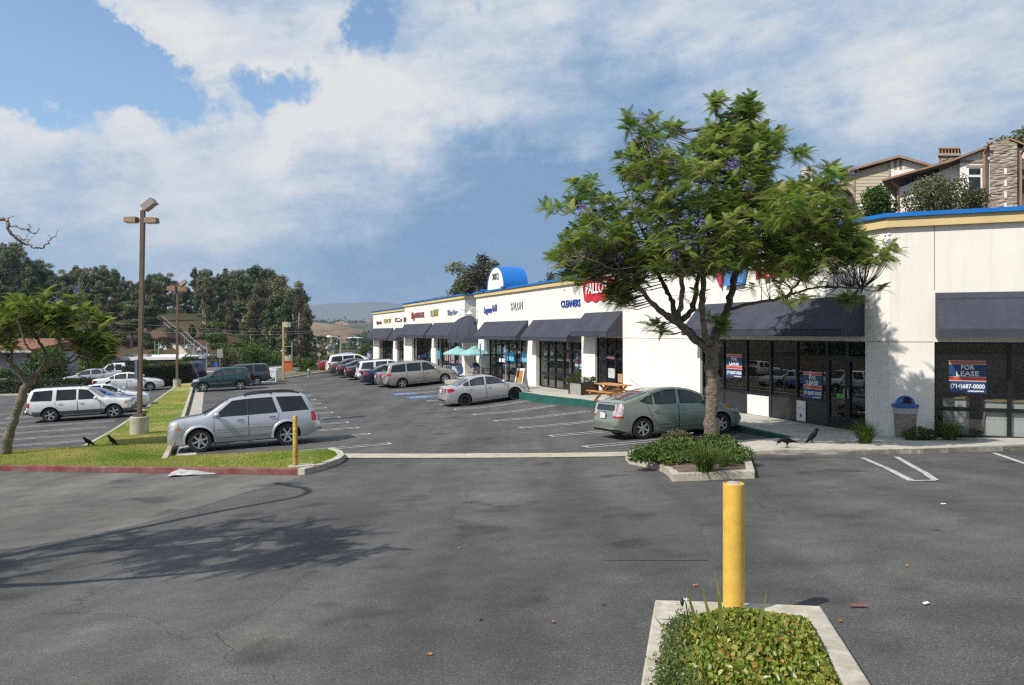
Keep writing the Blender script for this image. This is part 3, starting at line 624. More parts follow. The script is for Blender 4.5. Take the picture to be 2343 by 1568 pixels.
awning(ops['D'][0][0]+.35, ops['D'][0][1]+.5, .8, -.3, -.54, .85); awning(ops['D'][1][0]-.45, 80.0, .8, -.3, -.54, .85)
awning(80.5, ops['E'][0][1]+.5, .45, -.7, -.95, .85); awning(ops['E'][1][0]-.4, 98.6, .45, -.7, -.95, .85)
poly = [wing(GW0+.02, -.004), wing(GW0+.02, -.004), wing(GW0+.02, -.85), wing(GW0+.02, -.85)]; zz = [1.07, -.13, -.13, .09]
mb = MB().prism([(p[0], p[1], rz_(z)) for p, z in zip(poly, zz)], (WX*11.2, WY*11.2, 0)); wa = part('awning', mb, M_AWN)
mb = MB()
for d in (GW0+.02+k*1.6 for k in range(1, 7)):
    a_, b_ = wing(d, -.03), wing(d, -.853); mb.bar((a_[0], a_[1], rz_(1.045)), (b_[0], b_[1], rz_(.094)), .02, .01)
a_, b_ = wing(GW0+.03, -.16), wing(GW0+11.2, -.16); mb.bar((a_[0], a_[1], rz_(.895)), (b_[0], b_[1], rz_(.895)), .014, .02)
part('awning_seam', mb, M_AWN, wa)
# domed awning over the recessed passage
mb = MB(); rows = []
for i in range(11):
    a = math.pi/2*i/10; row = []
    for k in range(17):
        th = math.pi*k/16; row.append((T0+.05-1.75*math.sin(th)*math.cos(a), 56.8-2.05*math.cos(th)*math.cos(a), rz_(-.5+1.75*math.sin(a))))
    rows.append(row)
mb.grid(rows); rows2 = [[(p[0], p[1], p[2]-.3) for p in rows[0]], rows[0]]; mb.grid(rows2); mb.grid([[(p[0]+.02, p[1], p[2]) for p in rows2[0]], [(T0+.04, 56.8, rz_(-.8))]*17])
da = part('awning', mb, M_AWN, smooth=25)
mb = MB()
for k in (2, 5, 8, 11, 14): mb.tube([Vector(rows[i][k])+Vector((-.008, 0, .008)) for i in range(11)], .012, 5)
part('awning_seam', mb, M_AWN, da)
# shop windows: every light of glass its own window with a pane; doors with handles; rooms behind
def wmap(kind, s, i, z):
    if kind == 'wing':
        a = wing(s, i); return (a[0], a[1], z)
    return (T0+i, s, z)
def wbar(mb, kind, a, b, i0, i1, z0, z1, mi=0):
    p = [wmap(kind, a, i0, z0), wmap(kind, b, i0, z0), wmap(kind, b, i1, z0), wmap(kind, a, i1, z0)]
    return mb.prism(p, (0, 0, z1-z0), mi)
def window(kind, a, b, z0, z1, i, fw=.05, name='window', ma=None, parent=None):
    a, b = min(a, b), max(a, b); mb = MB(); w_ = fw/2+.004
    wbar(mb, kind, a, a+fw, i-.05, i+.05, z0, z1); wbar(mb, kind, b-fw, b, i-.05, i+.05, z0, z1)
    wbar(mb, kind, a+fw, b-fw, i-.05, i+.05, z0, z0+fw); wbar(mb, kind, a+fw, b-fw, i-.05, i+.05, z1-fw, z1)
    f = part(name, mb, ma or M_ALU, parent)
    mb = MB(); wbar(mb, kind, a+fw, b-fw, i-.004, i+.004, z0+fw, z1-fw); part('pane', mb, M_GLASS, f); return f
def door(kind, a, b, z0, z1, i, hs):
    a, b = min(a, b), max(a, b); f = window(kind, a+.004, b-.004, z0+.02, z1, i, .09, 'door')
    mb = MB(); wbar(mb, kind, a+.1, b-.1, i-.045, i+.045, z0+.11, z0+.32); part('kick_plate', mb, M_ALU, f); mb = MB(); wbar(mb, kind, a+.095, b-.095, i-.03, i+.03, z0+1.0, z0+1.05); part('push_bar', mb, M_ALU, f)
    x = a+.08 if hs < 0 else b-.08; p0, p1 = Vector(wmap(kind, x, i-.1, z0+.95)), Vector(wmap(kind, x, i-.1, z0+1.25))
    mb = MB().tube([p0, p1], .014, 8); part('handle', mb, M_SILV, f); return f
def room(kind, a, b, z0, z1, i0, i1, wallm=None, floorm=None):
    a, b = min(a, b)+.02, max(a, b)-.02; mb = MB()
    def q(pts, mi): mb.add(pts, [(0, 1, 2, 3)], mi)
    P = lambda s, i, z: wmap(kind, s, i, z)
    q([P(a,i0,z0), P(b,i0,z0), P(b,i1,z0), P(a,i1,z0)], 1); q([P(a,i0,z1), P(b,i0,z1), P(b,i1,z1), P(a,i1,z1)], 2)
    q([P(a,i1,z0), P(b,i1,z0), P(b,i1,z1), P(a,i1,z1)], 0); q([P(a,i0,z0), P(a,i1,z0), P(a,i1,z1), P(a,i0,z1)], 0); q([P(b,i0,z0), P(b,i1,z0), P(b,i1,z1), P(b,i0,z1)], 0)
    part('shop_interior', mb, [wallm or M_ROOM, floorm or M_FLOOR, M_CEIL])
    mb = MB()
    for k in range(3):                                   # a few shelves or racks standing in the room
        s_ = a+(b-a)*(.2+.3*k); h_ = z0+1.1+.35*(k % 2)
        p = [P(s_-.5, i1-1.2-k*.4, z0), P(s_+.5, i1-1.2-k*.4, z0), P(s_+.5, i1-.7-k*.4, z0), P(s_-.5, i1-.7-k*.4, z0)]; mb.prism([Vector(v)+Vector((0, 0, .004)) for v in p], (0, 0, h_-z0))
    part('shelf', mb, MATS.get('shelf') or mat('shelf', (.2, .19, .17), rough=.8, var=(2, .5)))
def front(kind, marks_, z0, z1, i, sill=None, doors=(), kick=True, zt=None, white=()):
    """marks_: positions of the mullions; doors: indices of panels that are doors"""
    for k in range(len(marks_)-1):
        a, b = marks_[k], marks_[k+1]
        if k in doors:
            door(kind, a, b, z0, z0+2.15, i, -1 if (k+1) in doors else 1); window(kind, a, b, z0+2.155, z1, i)
        elif sill:
            window(kind, a, b, z0+sill, z1, i)
            if kick:
                lo_, hi_ = min(a, b), max(a, b); mb = MB(); wbar(mb, kind, lo_, hi_, i-.05, i+.05, z0, z0+.06); wbar(mb, kind, lo_, lo_+.05, i-.05, i+.05, z0+.06, z0+sill-.001); wbar(mb, kind, hi_-.05, hi_, i-.05, i+.05, z0+.06, z0+sill-.001); wbar(mb, kind, lo_+.05, hi_-.05, i-.03, i+.03, z0+.06, z0+sill-.001)
                part('kick_panel', mb, M_KICK)
            else: window(kind, a, b, z0, z0+sill-.002, i)
        else: window(kind, a, b, z0, z1, i)
zf = Z0-2.93
mk = [D_(x) for x in (1602, 1649, 1701.4, 1756.5, 1816, 1885.6, 1932.5, 1978)]
front('main', mk, zf, rz_(-.272), .14, .76, doors=(5, 6)); room('main', mk[0], mk[-1], zf, rz_(-.1), .2, 6)
mk = [D_(x) for x in (1362, 1383, 1403, 1424)]
front('main', mk, sw(35), rz_(-.272), .14, .72, doors=(2,), kick=False); room('main', mk[0], mk[-1], sw(35), rz_(-.1), .2, 6)
zc = sw(40)-.0; mk = [ops['C'][0][1]+(ops['C'][0][0]-ops['C'][0][1])*k for k in (.002, .2, .37, .56, .72, .88, .998)]
front('main', mk, sw(40), rz_(-.522), .26, .78, doors=(3, 4), kick=False); room('main', mk[0], mk[-1], sw(40), rz_(-.35), .32, 6, MATS.get('pale_wall') or mat('pale_wall', (.42, .42, .38), rough=.9, var=(.5, .2)))
mk = [ops['C'][1][1]+(ops['C'][1][0]-ops['C'][1][1])*k for k in (.002, .16, .32, .5, .68, .8, .998)]
front('main', mk, sw(47), rz_(-.522), .26, .78, doors=(4,), kick=False); room('main', mk[0], mk[-1], sw(47), rz_(-.35), .32, 6)
for a, b, nm in (ops['D'][0]+(6,), ops['D'][1]+(6,)):
    mk = [b+(a-b)*(.002+.996*k/nm) for k in range(nm+1)]; front('main', mk, sw(62), rz_(-.582), .26, .78, doors=(3,), kick=False); room('main', mk[0], mk[-1], sw(62), rz_(-.4), .32, 6)
for a, b, nm in (ops['E'][0]+(4,), ops['E'][1]+(6,)):
    mk = [b+(a-b)*(.002+.996*k/nm) for k in range(nm+1)]; front('main', mk, sw(85), rz_(-.982), .26, .7, doors=(2,), kick=False); room('main', mk[0], mk[-1], sw(85), rz_(-.8), .32, 6)
mk = [GW0+.005, 2.88, 4.68, 6.5, 8.3, 10.1, GW1-.01]; zw = Z0-2.83
front('wing', mk, zw, rz_(-.272), .14, .74, kick=False); room('wing', mk[0], mk[-1], zw, rz_(-.1), .2, 6.5, None, MATS['room_floor'])
# white notices pasted over two of the kick panels
def facing(px, py, T=T0, out=.0): s_ = onT(px, T); return s_, zonT(px, py, T)
def board(name, label, cat, s0, s1, z0, z1, i, ma, th=.012, kind='main', group=None):
    """a flat thing on the glass or the wall"""
    sc = (s0+s1)/2; p = wmap(kind, sc, i, 0); o = empty(name, W(p[1], p[0], (z0+z1)/2), rad(-70) if kind == 'main' else rad(-22.5), label, cat, group)
    wd, ht = abs(s1-s0)/2, (z1-z0)/2; MB().box((-wd, -th, -ht), (wd, 0, ht)).build('panel', ma, o); return o, wd, ht
M_PAPER = mat('white_paper', (.78, .77, .75), rough=.8, var=(2, .04), var2=(7, .25, (.86, .80, .80)))
s0, s1 = D_(1703), D_(1756.5)
board('notice', 'large blank white board pasted on the black panel under a shop window', 'notice', s0-.05, s1+.06, zf+.03, zf+.72, .085, M_PAPER)
o, wd, ht = board('notice', 'narrow white notice with small dots pasted low beside the glass doors', 'notice', D_(1817.5), D_(1838), zf+.06, zf+.72, .085, M_PAPER)
mb = MB()
for x, z in ((-.08, .08), (.0, .12), (.1, .07)): mb.box((x-.016, -.014, z-.016), (x+.016, -.0125, z+.016))
mb.box((-.05, -.014, -.2), (.03, -.0125, -.1)); mb.build('print', M_BLACK, o)
# for-lease signs
M_NAVY = mat('navy_print', (.02, .055, .15), rough=.5, var=(2, .1)); M_ORNG = mat('orange_print', (.62, .09, .03), rough=.5); M_WPR = mat('white_print', (.8, .8, .8), rough=.5)
def lease(label, s0, s1, z0, z1, i, kind='main'):
    o, w_, h_ = board('lease_sign', label, 'sign', s0, s1, z0, z1, i, M_NAVY, .01, kind, 'lease signs in the shop windows')
    mb = MB()
    for z, hh in ((.865, .08), (-.14, .11)): mb.box((-w_, -.0125, z*h_-hh*h_), (w_, -.0102, z*h_+hh*h_))
    mb.build('orange_band', M_ORNG, o)
    mb = MB()
    for z in (.765, .965, -.012, -.265): mb.box((-w_, -.0125, z*h_-.012*h_), (w_, -.0104, z*h_+.012*h_))
    mb.build('white_line', M_WPR, o)
    for tx, z, sz, wd in (('FOR', .55, .307, .72), ('LEASE', .175, .307, 1.22), ('(714)687-0000', -.60, .28, 1.84), ('CA DRE Lic#01841501', -.88, .07, .85)):
        me = text_mesh(tx, sz*h_*1.32, .002, M_WPR, width=wd*w_, bold=.004)
        x = link('lettering', me, o); x.rotation_euler = (rad(90), 0, 0); x.location = (.45*w_ if z < -.8 else 0, -.0125, z*h_)
    mb = MB().box((-.5*w_, -.0145, -.175*h_), (-.36*w_, -.0127, -.085*h_)); mb.box((-.3*w_, -.0145, -.15*h_), (.45*w_, -.0127, -.12*h_)); mb.build('small_print', M_NAVY, o)
k7 = lambda x, y: ((2200+x*.46948)/1.6533, (1200+y*.46948)/1.6533)
def lease_at(label, a, b, i=.12):
    (x0, y0), (x1, y1) = k7(*a), k7(*b); T = T0+i; s0, s1 = onT(x0, T), onT(x1, T); d = abs(zonT((x0+x1)/2, y0, T)-zonT((x0+x1)/2, y1, T))
    zc = (zonT((x0+x1)/2, (y0+y1)/2, T)); lease(label, s0, s1, zc-d/2, zc+d/2, i)
lease_at('blue and orange lease sign in the second pane, just right of the tree trunk', (1165, 297), (1293, 487))
lease_at('blue and orange lease sign hung low in the pane beside the black glass doors', (1785, 440), (1937, 658))
p0, p1 = (D_(1307), D_(1333-1))
lease('faded lease sign in the bright empty shop under the blue letters', D_(1305.5), D_(1321.5), Z0-1.98, Z0-.95, .235)
lease('wide blue and orange lease sign in the right-hand corner window', GW0+.36, GW0+1.24, Z0-1.65, Z0-.765, .125, 'wing')
# ---- letters on the fascia
def lettermesh(tx, size, width, ma, side, **kw):
    me = text_mesh(tx, size, .036, ma, width=width, **kw); me.materials.append(side)
    for p in me.polygons: p.material_index = 0 if p.normal.z > .5 else 1
    return me
M_LB = mat('letter_blue', (.02, .10, .55), rough=.35); M_LW = mat('letter_white', (.75, .75, .75), rough=.4); M_LR = mat('letter_red', (.5, .03, .04), rough=.4); M_LY = mat('letter_yellow', (.75, .6, .03), rough=.4); M_LG = mat('letter_green', (.03, .25, .06), rough=.4); M_LLB = mat('letter_pale_blue', (.25, .35, .6), rough=.4); M_LP = mat('letter_pink', (.45, .16, .17), rough=.4); M_LBR = mat('letter_brown', (.30, .09, .03), rough=.4); M_LSKY = mat('letter_sky_blue', (.08, .25, .6), rough=.4)
M_LSIDE = mat('letter_side', (.02, .02, .022), rough=.5)
def sign(label, words, x0, x1, y0, y1):
    sa, sb = D_(x0), D_(x1); wd = abs(sa-sb); xm = (x0+x1)/2; zc = zonT(xm, (y0+y1)/2, T0); h_ = zonT(xm, y0, T0)-zonT(xm, y1, T0)
    o = empty('shop_sign', W((sa+sb)/2, T0-.04, zc), rad(-70), label, 'sign')
    for tx, f0, f1, dz, hs, ma, sh in words:
        me = lettermesh(tx, h_*hs*1.35, wd*(f1-f0), ma, M_LSIDE, bold=.006, shear=sh); x = link('lettering', me, o); x.rotation_euler = (rad(90), 0, 0)
        xsv = [v.co.x for v in me.vertices]; c = (max(xsv)+min(xsv))/2
        x.location = (wd*((f0+f1)/2-.5)-c, 0, dz*h_)
sign('blue raised block letters spelling cleaners on the white fascia', [('CLEANERS', 0, 1, 0, 1, M_LB, 0)], 1284.6, 1328.5, 687, 703.5)
sign('white raised block letters spelling salon on the white fascia', [('SALON', 0, 1, 0, 1, M_LW, 0)], 1169, 1196, 692, 710)
sign('blue raised lettering of a grill under the arched gable', [('Laguna', 0, .56, -.05, .95, M_LB, .15), ('Gr', .6, .74, .1, 1, M_LSKY, 0), ('i', .755, .79, .12, 1, M_LR, 0), ('ll', .81, .92, .12, 1, M_LSKY, 0)], 1107.7, 1140, 700.7, 716.5)
sign('pale blue raised lettering nearest the domed awning', [('Water Store', 0, 1, 0, 1, M_LLB, 0)], 1024.5, 1047.6, 709, 722.5)
sign('white and yellow raised lettering of a sandwich shop', [('SUB', 0, .46, 0, 1, M_LW, .1), ('WAY', .48, 1, .04, 1.05, M_LY, .1)], 985, 1003.5, 710, 726)
sign('dull red raised lettering at the far end of the taller fascia', [('Big', 0, .3, .02, 1.15, M_LR, .2), ('BATHROOMS', .31, 1, 0, .9, M_LP, 0)], 941.6, 970.7, 715, 729.5)
sign('small blue and red lettering at the right end of the lowest fascia', [('24', 0, .35, 0, 1, M_LSKY, 0), ('MD', .4, 1, 0, 1, M_LR, 0)], 923.5, 929.8, 726.5, 737.5)
sign('black lettering with a red mark on the lowest fascia', [('O', 0, .16, 0, 1, M_LR, 0), ('Chicken', .2, 1, 0, 1, M_LSIDE, .1)], 904, 919.8, 727.5, 737.5)
sign('yellow block lettering on the lowest fascia', [('FOOT FIT', 0, 1, 0, 1, M_LY, 0)], 878.6, 895.3, 730, 740.5)
sign('brown script lettering at the far end of the lowest fascia', [('Cigarettes', 0, 1, 0, .9, M_LBR, .2)], 861.7, 873.5, 734, 743)
# red banner over the pizza shop door
sa, sb = D_(1336), D_(1403); zc = zonT(1370, 663, T0); o = empty('banner', W((sa+sb)/2, T0-.03, zc), rad(-70), 'red cloth banner with white capitals tied to the fascia above a small awning', 'banner'); wd = abs(sa-sb)/2
mb = MB(); rows = [[(wd*(-1+2*i/24), -.02-.05*math.sin(i*.9+j*.6)*(.3+.7*j/8), .62-1.12*j/8-.07*math.sin(math.pi*i/24)*(j/8)) for i in range(25)] for j in range(9)]
mb.grid(rows); mb.grid([[(p[0], p[1]+.006, p[2]) for p in r] for r in rows]); mb.build('cloth', mat('red_cloth', (.58, .02, .03), rough=.7, var=(2, .15)), o, smooth=60)
me = text_mesh("PALLO'S", .72, .006, M_WPR, width=wd*1.5, bold=.02); x = link('lettering', me, o); x.rotation_euler = (rad(90), 0, 0); x.location = (0, -.085, .06)
# lettering hidden behind the tree: a pink pennant, a blue panel and red strokes
sa, sb = D_(1640), D_(1818); zc = zonT(1730, 629, T0); wd = abs(sa-sb); o = empty('shop_sign', W((sa+sb)/2, T0-.1, zc), rad(-70), 'blue and red shop sign half hidden behind the flowering tree', 'sign')
MB().prism([(-wd/2, -.05, .2), (-wd/2+.55, -.05, .3), (-wd/2+.4, -.05, -.35)], (0, .1, 0)).build('pennant', mat('pink_plastic', (.5, .05, .12), rough=.4), o)
mb = MB(); mb.prism([(-wd*.36, -.05, -.3), (-wd*.1, -.05, -.3), (-wd*.05, -.05, .32), (-wd*.3, -.05, .32)], (0, .1, 0)); mb.build('blue_panel', M_LSKY, o)
mb = MB()
for k in range(5):
    x = wd*(.08+.085*k); mb.box((x, -.05, -.18), (x+.08, .05, .2))
    if k % 2: mb.box((x+.08, -.05, -.18), (x+.24, .05, -.10))
    else: mb.box((x+.08, -.05, .0), (x+.22, .05, .08)); 
mb.build('red_strokes', M_LR, o)
# arched gable with the street number
s_l, s_r = D_(1116), D_(1153); sc = (s_l+s_r)/2; rr = abs(s_l-s_r)/2; zb = rz_(2.90)
mb = MB(); pf = [(T0-.02, sc+rr*math.cos(a), zb+.12+1.42*math.sin(a)) for a in np.linspace(0, math.pi, 25)]; pf = [(T0-.02, sc+rr, zb-.02)]+pf+[(T0-.02, sc-rr, zb-.02)]
mb.prism(pf, (.3, 0, 0)); gab = part('arched_gable', mb, M_STUC)
mb = MB(); rows = [[(T0-.06+d, sc+(rr+e)*math.cos(a), zb+.12+(1.42+e)*math.sin(a)) for a in np.linspace(0, math.pi, 25)] for d, e in ((0, .01), (0, .07), (1.75, .07), (1.75, .01))]
mb.grid(rows); part('barrel_roof', mb, M_CAP, gab, smooth=40)
mb = MB().box((T0-.3, sc-rr-1.0, zb+.03), (T0+.4, sc-rr-.08, zb+.13)); mb.box((T0-.3, sc+rr+.08, zb+.03), (T0+.4, sc+rr+.8, zb+.13)); part('roof_edge', mb, M_CAP, gab)
me = text_mesh('30012', .62, .012, M_BLACK, width=1.35, bold=.02); x = link('street_number', me, gab)
x.matrix_local = Matrix.Translation((-.03, sc-BS0, zb+.88-BZ0)) @ Matrix(((0,0,-1,0),(-1,0,0,0),(0,1,0,0),(0,0,0,1)))
# white gooseneck lamps on the fascia
def wall_lamp(s_, z):
    mb = MB(); z = rz_(z); mb.tube(smoothpath([(T0-.002, s_, z), (T0-.1, s_, z+.42), (T0-.42, s_, z+.55), (T0-.6, s_, z+.33)], 5), .022, 8)
    mb.lathe([(.05, .34), (.07, .25), (.26, .12), (.27, .09)], 16, 'z', (T0-.6, s_, z)); mb.box((T0-.03, s_-.06, z-.1), (T0-.002, s_+.06, z+.1)); part('wall_lamp', mb, M_WHITE, smooth=40)
wall_lamp(D_(1066), 1.2); wall_lamp(55.0, 1.25); wall_lamp(D_(928)+.6, 1.1)
# satellite dish on the roof
p = (onT(1024, T0+1.2), T0+1.2); o = empty('satellite_dish', W(p[0], p[1], rz_(2.5)), rad(-100), 'grey satellite dish standing on the roof edge beyond the recessed passage', 'dish')
MB().tube([(0, 0, 0), (0, 0, .62)], .03, 8).build('mast', M_SILV, o); mb = MB().lathe([(.02, 0), (.25, .03), (.45, .1), (.5, .13), (.45, .12), (.02, .02)], 20, 'y'); mb.move(Matrix.Translation((0, -.08, .85)) @ Matrix.Rotation(rad(25), 4, 'X')).build('reflector', mat('dish_grey', (.42, .42, .43), rough=.5), o, smooth=50)
mb = MB().tube([(0, -.08, .5), (0, .45, .95)], .015, 6); mb.box((-.06, .4, .9), (.06, .52, 1.0)); mb.build('feed_arm', M_SILV, o)
# ---- cars
def paint(name, col, metal=.0, rough=.35, coat=1.0): return mat(name, col, rough=rough, metal=metal, coat=coat, var=(2.5, .05))
P_SILVER = paint('silver_paint', (.50, .51, .53), .55, .36); P_SILV2 = paint('light_silver_paint', (.52, .52, .53), .5, .34); P_GREEN = paint('sage_green_paint', (.24, .28, .225), .35, .35); P_WHITE = paint('car_white_paint', (.74, .74, .73), 0, .4)
P_GOLD = paint('pale_gold_paint', (.40, .375, .34), .5, .36); P_BLACK = paint('black_paint', (.012, .012, .014), 0, .3); P_DGREY = paint('dark_grey_paint', (.075, .08, .09), .4, .35); P_NAVY = paint('navy_paint', (.015, .022, .06), .2, .3); P_TEAL = paint('dark_teal_paint', (.008, .045, .05), .25, .3); P_BLUE = paint('blue_paint', (.03, .12, .5), .3, .3); P_SLATE = paint('slate_paint', (.05, .058, .075), .4, .35)
P_RED = paint('red_car_paint', (.25, .02, .02)); P_MAUVE = paint('mauve_grey_paint', (.22, .21, .25), .4)
M_TYRE = mat('tyre_rubber', (.018, .018, .018), rough=.85, bump=(40, .3, .004)); M_RIM = mat('alloy', (.55, .55, .56), rough=.3, metal=.85); M_RIMB = mat('black_alloy', (.015, .015, .016), rough=.35, metal=.4); M_HUB = mat('brake_dark', (.02, .02, .02), rough=.7)
M_TRIM = mat('grey_cladding', (.11, .115, .12), rough=.6, var=(4, .1)); M_BTRIM = mat('black_trim', (.013, .013, .014), rough=.55); M_UNDER = mat('underbody', (.008, .008, .008), rough=.9)
M_CGLASS = mat('tinted_glass', (.012, .014, .016), rough=.03, spec=.6, var=(1.4, .6)); M_CGLASS2 = mat('clear_car_glass', (.045, .055, .058), rough=.03, spec=.6, var=(2.2, .7))
M_TAIL = mat('tail_lens', (.42, .012, .012), rough=.15, spec=.6, coat=.5, var=(9, .3)); M_LENS = mat('lamp_lens', (.55, .56, .55), rough=.12, metal=.35, var=(9, .4)); M_AMBER = mat('amber_lens', (.6, .17, .02), rough=.2); M_PLATE = mat('number_plate', (.7, .7, .72), rough=.5, var=(14, .2)); M_CHROME = mat('chrome', (.65, .65, .66), rough=.12, metal=1.0)
M_SEAM = mat('door_gap', (.01, .01, .011), rough=.9); M_CLEARL = mat('clear_tail_lens', (.62, .5, .5), rough=.15, metal=.3, var=(14, .5))
class Car:
    def __init__(c, L_, Wd, wb, fo, top, belt, clear=.2, r=.33, tw=.21, tum=.27, zend=(.45, .36), clad=None, cladz=.0, planf=.72, planr=.80, roofc=.10, hipw=.955):
        c.L, c.W, c.wb, c.r, c.tw, c.clad, c.cladz = L_, Wd, wb, r, tw, clad, cladz; c.tum = tum; c.roofc = roofc; c.hip = hipw
        X = lambda q: L_/2-q
        c.X = X; c.zt = pchip(sorted((X(x), z) for x, z in top)); c.zb_ = pchip(sorted((X(x), z) for x, z in belt))
        c.bot = pchip(sorted([(X(0), zend[0]), (X(.1), zend[0]-.06), (X(.45), clear), (X(L_-.5), clear), (X(L_-.1), zend[1]-.02), (X(L_), zend[1])]))
        h = Wd/2
        c.plan = pchip(sorted([(X(0), h*planf), (X(.06), h*(planf+.10)), (X(.22), h*(planf+.19)), (X(.6), h*.975), (X(1.3), h), (X(L_-1.2), h), (X(L_-.55), h*.985), (X(L_-.2), h*.95), (X(L_-.06), h*(planr+.09)), (X(L_), h*planr)]))
        c.fx = X(fo); c.rx = X(fo+wb)
    def half(c, x):
        zt, zb, w_ = c.zt(x), c.bot(x), c.plan(x); B = min(c.zb_(x), zt-.03); B = max(B, zb+.12); zt = max(zt, B+.02)
        P = [(0, zb), (w_*.80, zb), (w_*.93, zb+.02), (w_*.965, zb+.10)]; h = B-zb
        for u, k in ((.33, .988), (.52, 1.0), (.70, .998), (.86, .985)): P.append((w_*k, zb+h*u if zb+h*u > zb+.11 else zb+.11+u*.01))
        y0 = w_*c.hip; P.append((y0, B)); g = zt-B; cc = min(c.roofc, .5*g); y1 = max(y0-c.tum*max(0, g-cc)-.03*min(1, g/.1), .3*w_)
        P.append((y0-(y0-y1)*.5, B+(g-cc)*.5)); P.append((y1, zt-cc)); P.append((y1-.035, zt-cc*.52)); P.append((y1-.11, zt-cc*.2)); P.append((y1*.5, zt-cc*.03)); P.append((0, zt))
        return P
    def side(c, x, z):
        P = c.half(x)[3:11]
        for a, b in zip(P, P[1:]):
            if a[1] <= z <= b[1]: return a[0]+(b[0]-a[0])*(z-a[1])/max(b[1]-a[1], 1e-6)
        return P[0][0] if z < P[0][1] else P[-1][0]
    def topz(c, x, y):
        P = c.half(x)[8:]
        for a, b in zip(P, P[1:]):
            if b[0] <= y <= a[0]: return a[1]+(b[1]-a[1])*(a[0]-y)/max(a[0]-b[0], 1e-6)
        return P[0][1]
    def body(c):
        xs = sorted(set([round(v, 4) for v in list(np.linspace(-c.L/2, c.L/2, 58))+[s*(c.L/2-d) for s in (-1, 1) for d in (.012, .03, .06, .1, .16, .24)]]))
        mb = MB(); n = 15; rows = []
        for x in xs:
            P = c.half(x); rows.append([(x, y, z) for y, z in P]+[(x, -y, z) for y, z in P[-2:0:-1]])
        m = len(rows[0])
        for r_ in rows: mb.v += r_
        for i in range(len(rows)-1):
            for j in range(m):
                k = (j+1) % m; f = (i*m+j, i*m+k, (i+1)*m+k, (i+1)*m+j); zc = sum(mb.v[q][2] for q in f)/4
                mi = 1 if j in (0, m-1) else (2 if c.clad and zc < c.cladz else 0); mb.f.append(f); mb.m.append(mi)
        mb.f.append(tuple(range(m))); mb.m.append(2 if False else 0); e = (len(rows)-1)*m; mb.f.append(tuple(e+k for k in range(m-1, -1, -1))); mb.m.append(0)
        return mb
    def patch(c, bot, top, sd, off, nu=10, nv=6):
        a, b = resample([(p[0], p[1], 0) for p in bot], nu), resample([(p[0], p[1], 0) for p in top], nu); P = []
        for j in range(nv):
            row = []
            for i in range(nu):
                q = a[i].lerp(b[i], j/(nv-1)); row.append((q.x, sd*(c.side(q.x, q.y)+off), q.y))
            P.append(row)
        return P
    def toppatch(c, x0, x1, frac, off, nx=10, ny=11, shrink=0.0):
        P = []
        for i in range(nx):
            x = x0+(x1-x0)*i/(nx-1); h = c.half(x); ye = (h[8][0]*(1-min(1, (c.zt(x)-h[8][1])/.12))+h[10][0]*min(1, (c.zt(x)-h[8][1])/.12))*frac-shrink
            P.append([(x, ye*(-1+2*j/(ny-1)), c.topz(x, abs(ye*(-1+2*j/(ny-1))))+off) for j in range(ny)])
        return P
def shrinkpoly(bot, top, d):
    return bot, top
def wheel_meshes(r, tw, spokes, rim, key):
    rr = r*.66
    t_ = MB().lathe([(rr*.98, -tw/2), (r*.93, -tw/2), (r*.985, -tw*.42), (r, -tw*.3), (r, tw*.3), (r*.985, tw*.42), (r*.93, tw/2), (rr*.98, tw/2), (rr*.96, tw*.3), (rr*.96, -tw*.45)], 28, 'y').mesh('tyre', M_TYRE, 40)
    m = MB(); m.lathe([(rr, tw*.46), (rr*1.0, tw*.5), (rr*.93, tw*.47), (rr*.9, tw*.2), (rr*.9, -tw*.4)], 28, 'y'); m.lathe([(.001, tw*.12), (rr*.9, tw*.12)], 24, 'y', mi=1)
    m.lathe([(.001, tw*.44), (r*.11, tw*.43), (r*.17, tw*.36), (r*.17, tw*.12)], 16, 'y')
    for k in range(spokes):
        a = 2*math.pi*k/spokes+.3; d = Vector((math.cos(a), 0, math.sin(a))); p = Vector((-d.z, 0, d.x)); w0, w1 = r*.10, r*.075 if spokes > 5 else r*.11
        A_, B_ = d*r*.1+Vector((0, tw*.40, 0)), d*rr*.95+Vector((0, tw*.43, 0)); dn = Vector((0, -tw*.16, 0))
        m.add([A_-p*w0, A_+p*w0, B_+p*w1, B_-p*w1, A_-p*w0+dn, A_+p*w0+dn, B_+p*w1+dn, B_-p*w1+dn], [(0,1,2,3), (0,3,7,4), (1,5,6,2), (4,7,6,5)])
    return t_, m.mesh('rim', [rim, M_HUB], 35)
WH = {}
def endx(c, xe, z):
    sg = math.copysign(1, xe); x = sg*c.L/2
    for q in range(60):
        if c.zt(x) >= z: break
        x -= sg*.01
    return x+sg*.008
def outline(poly, n=2): return poly
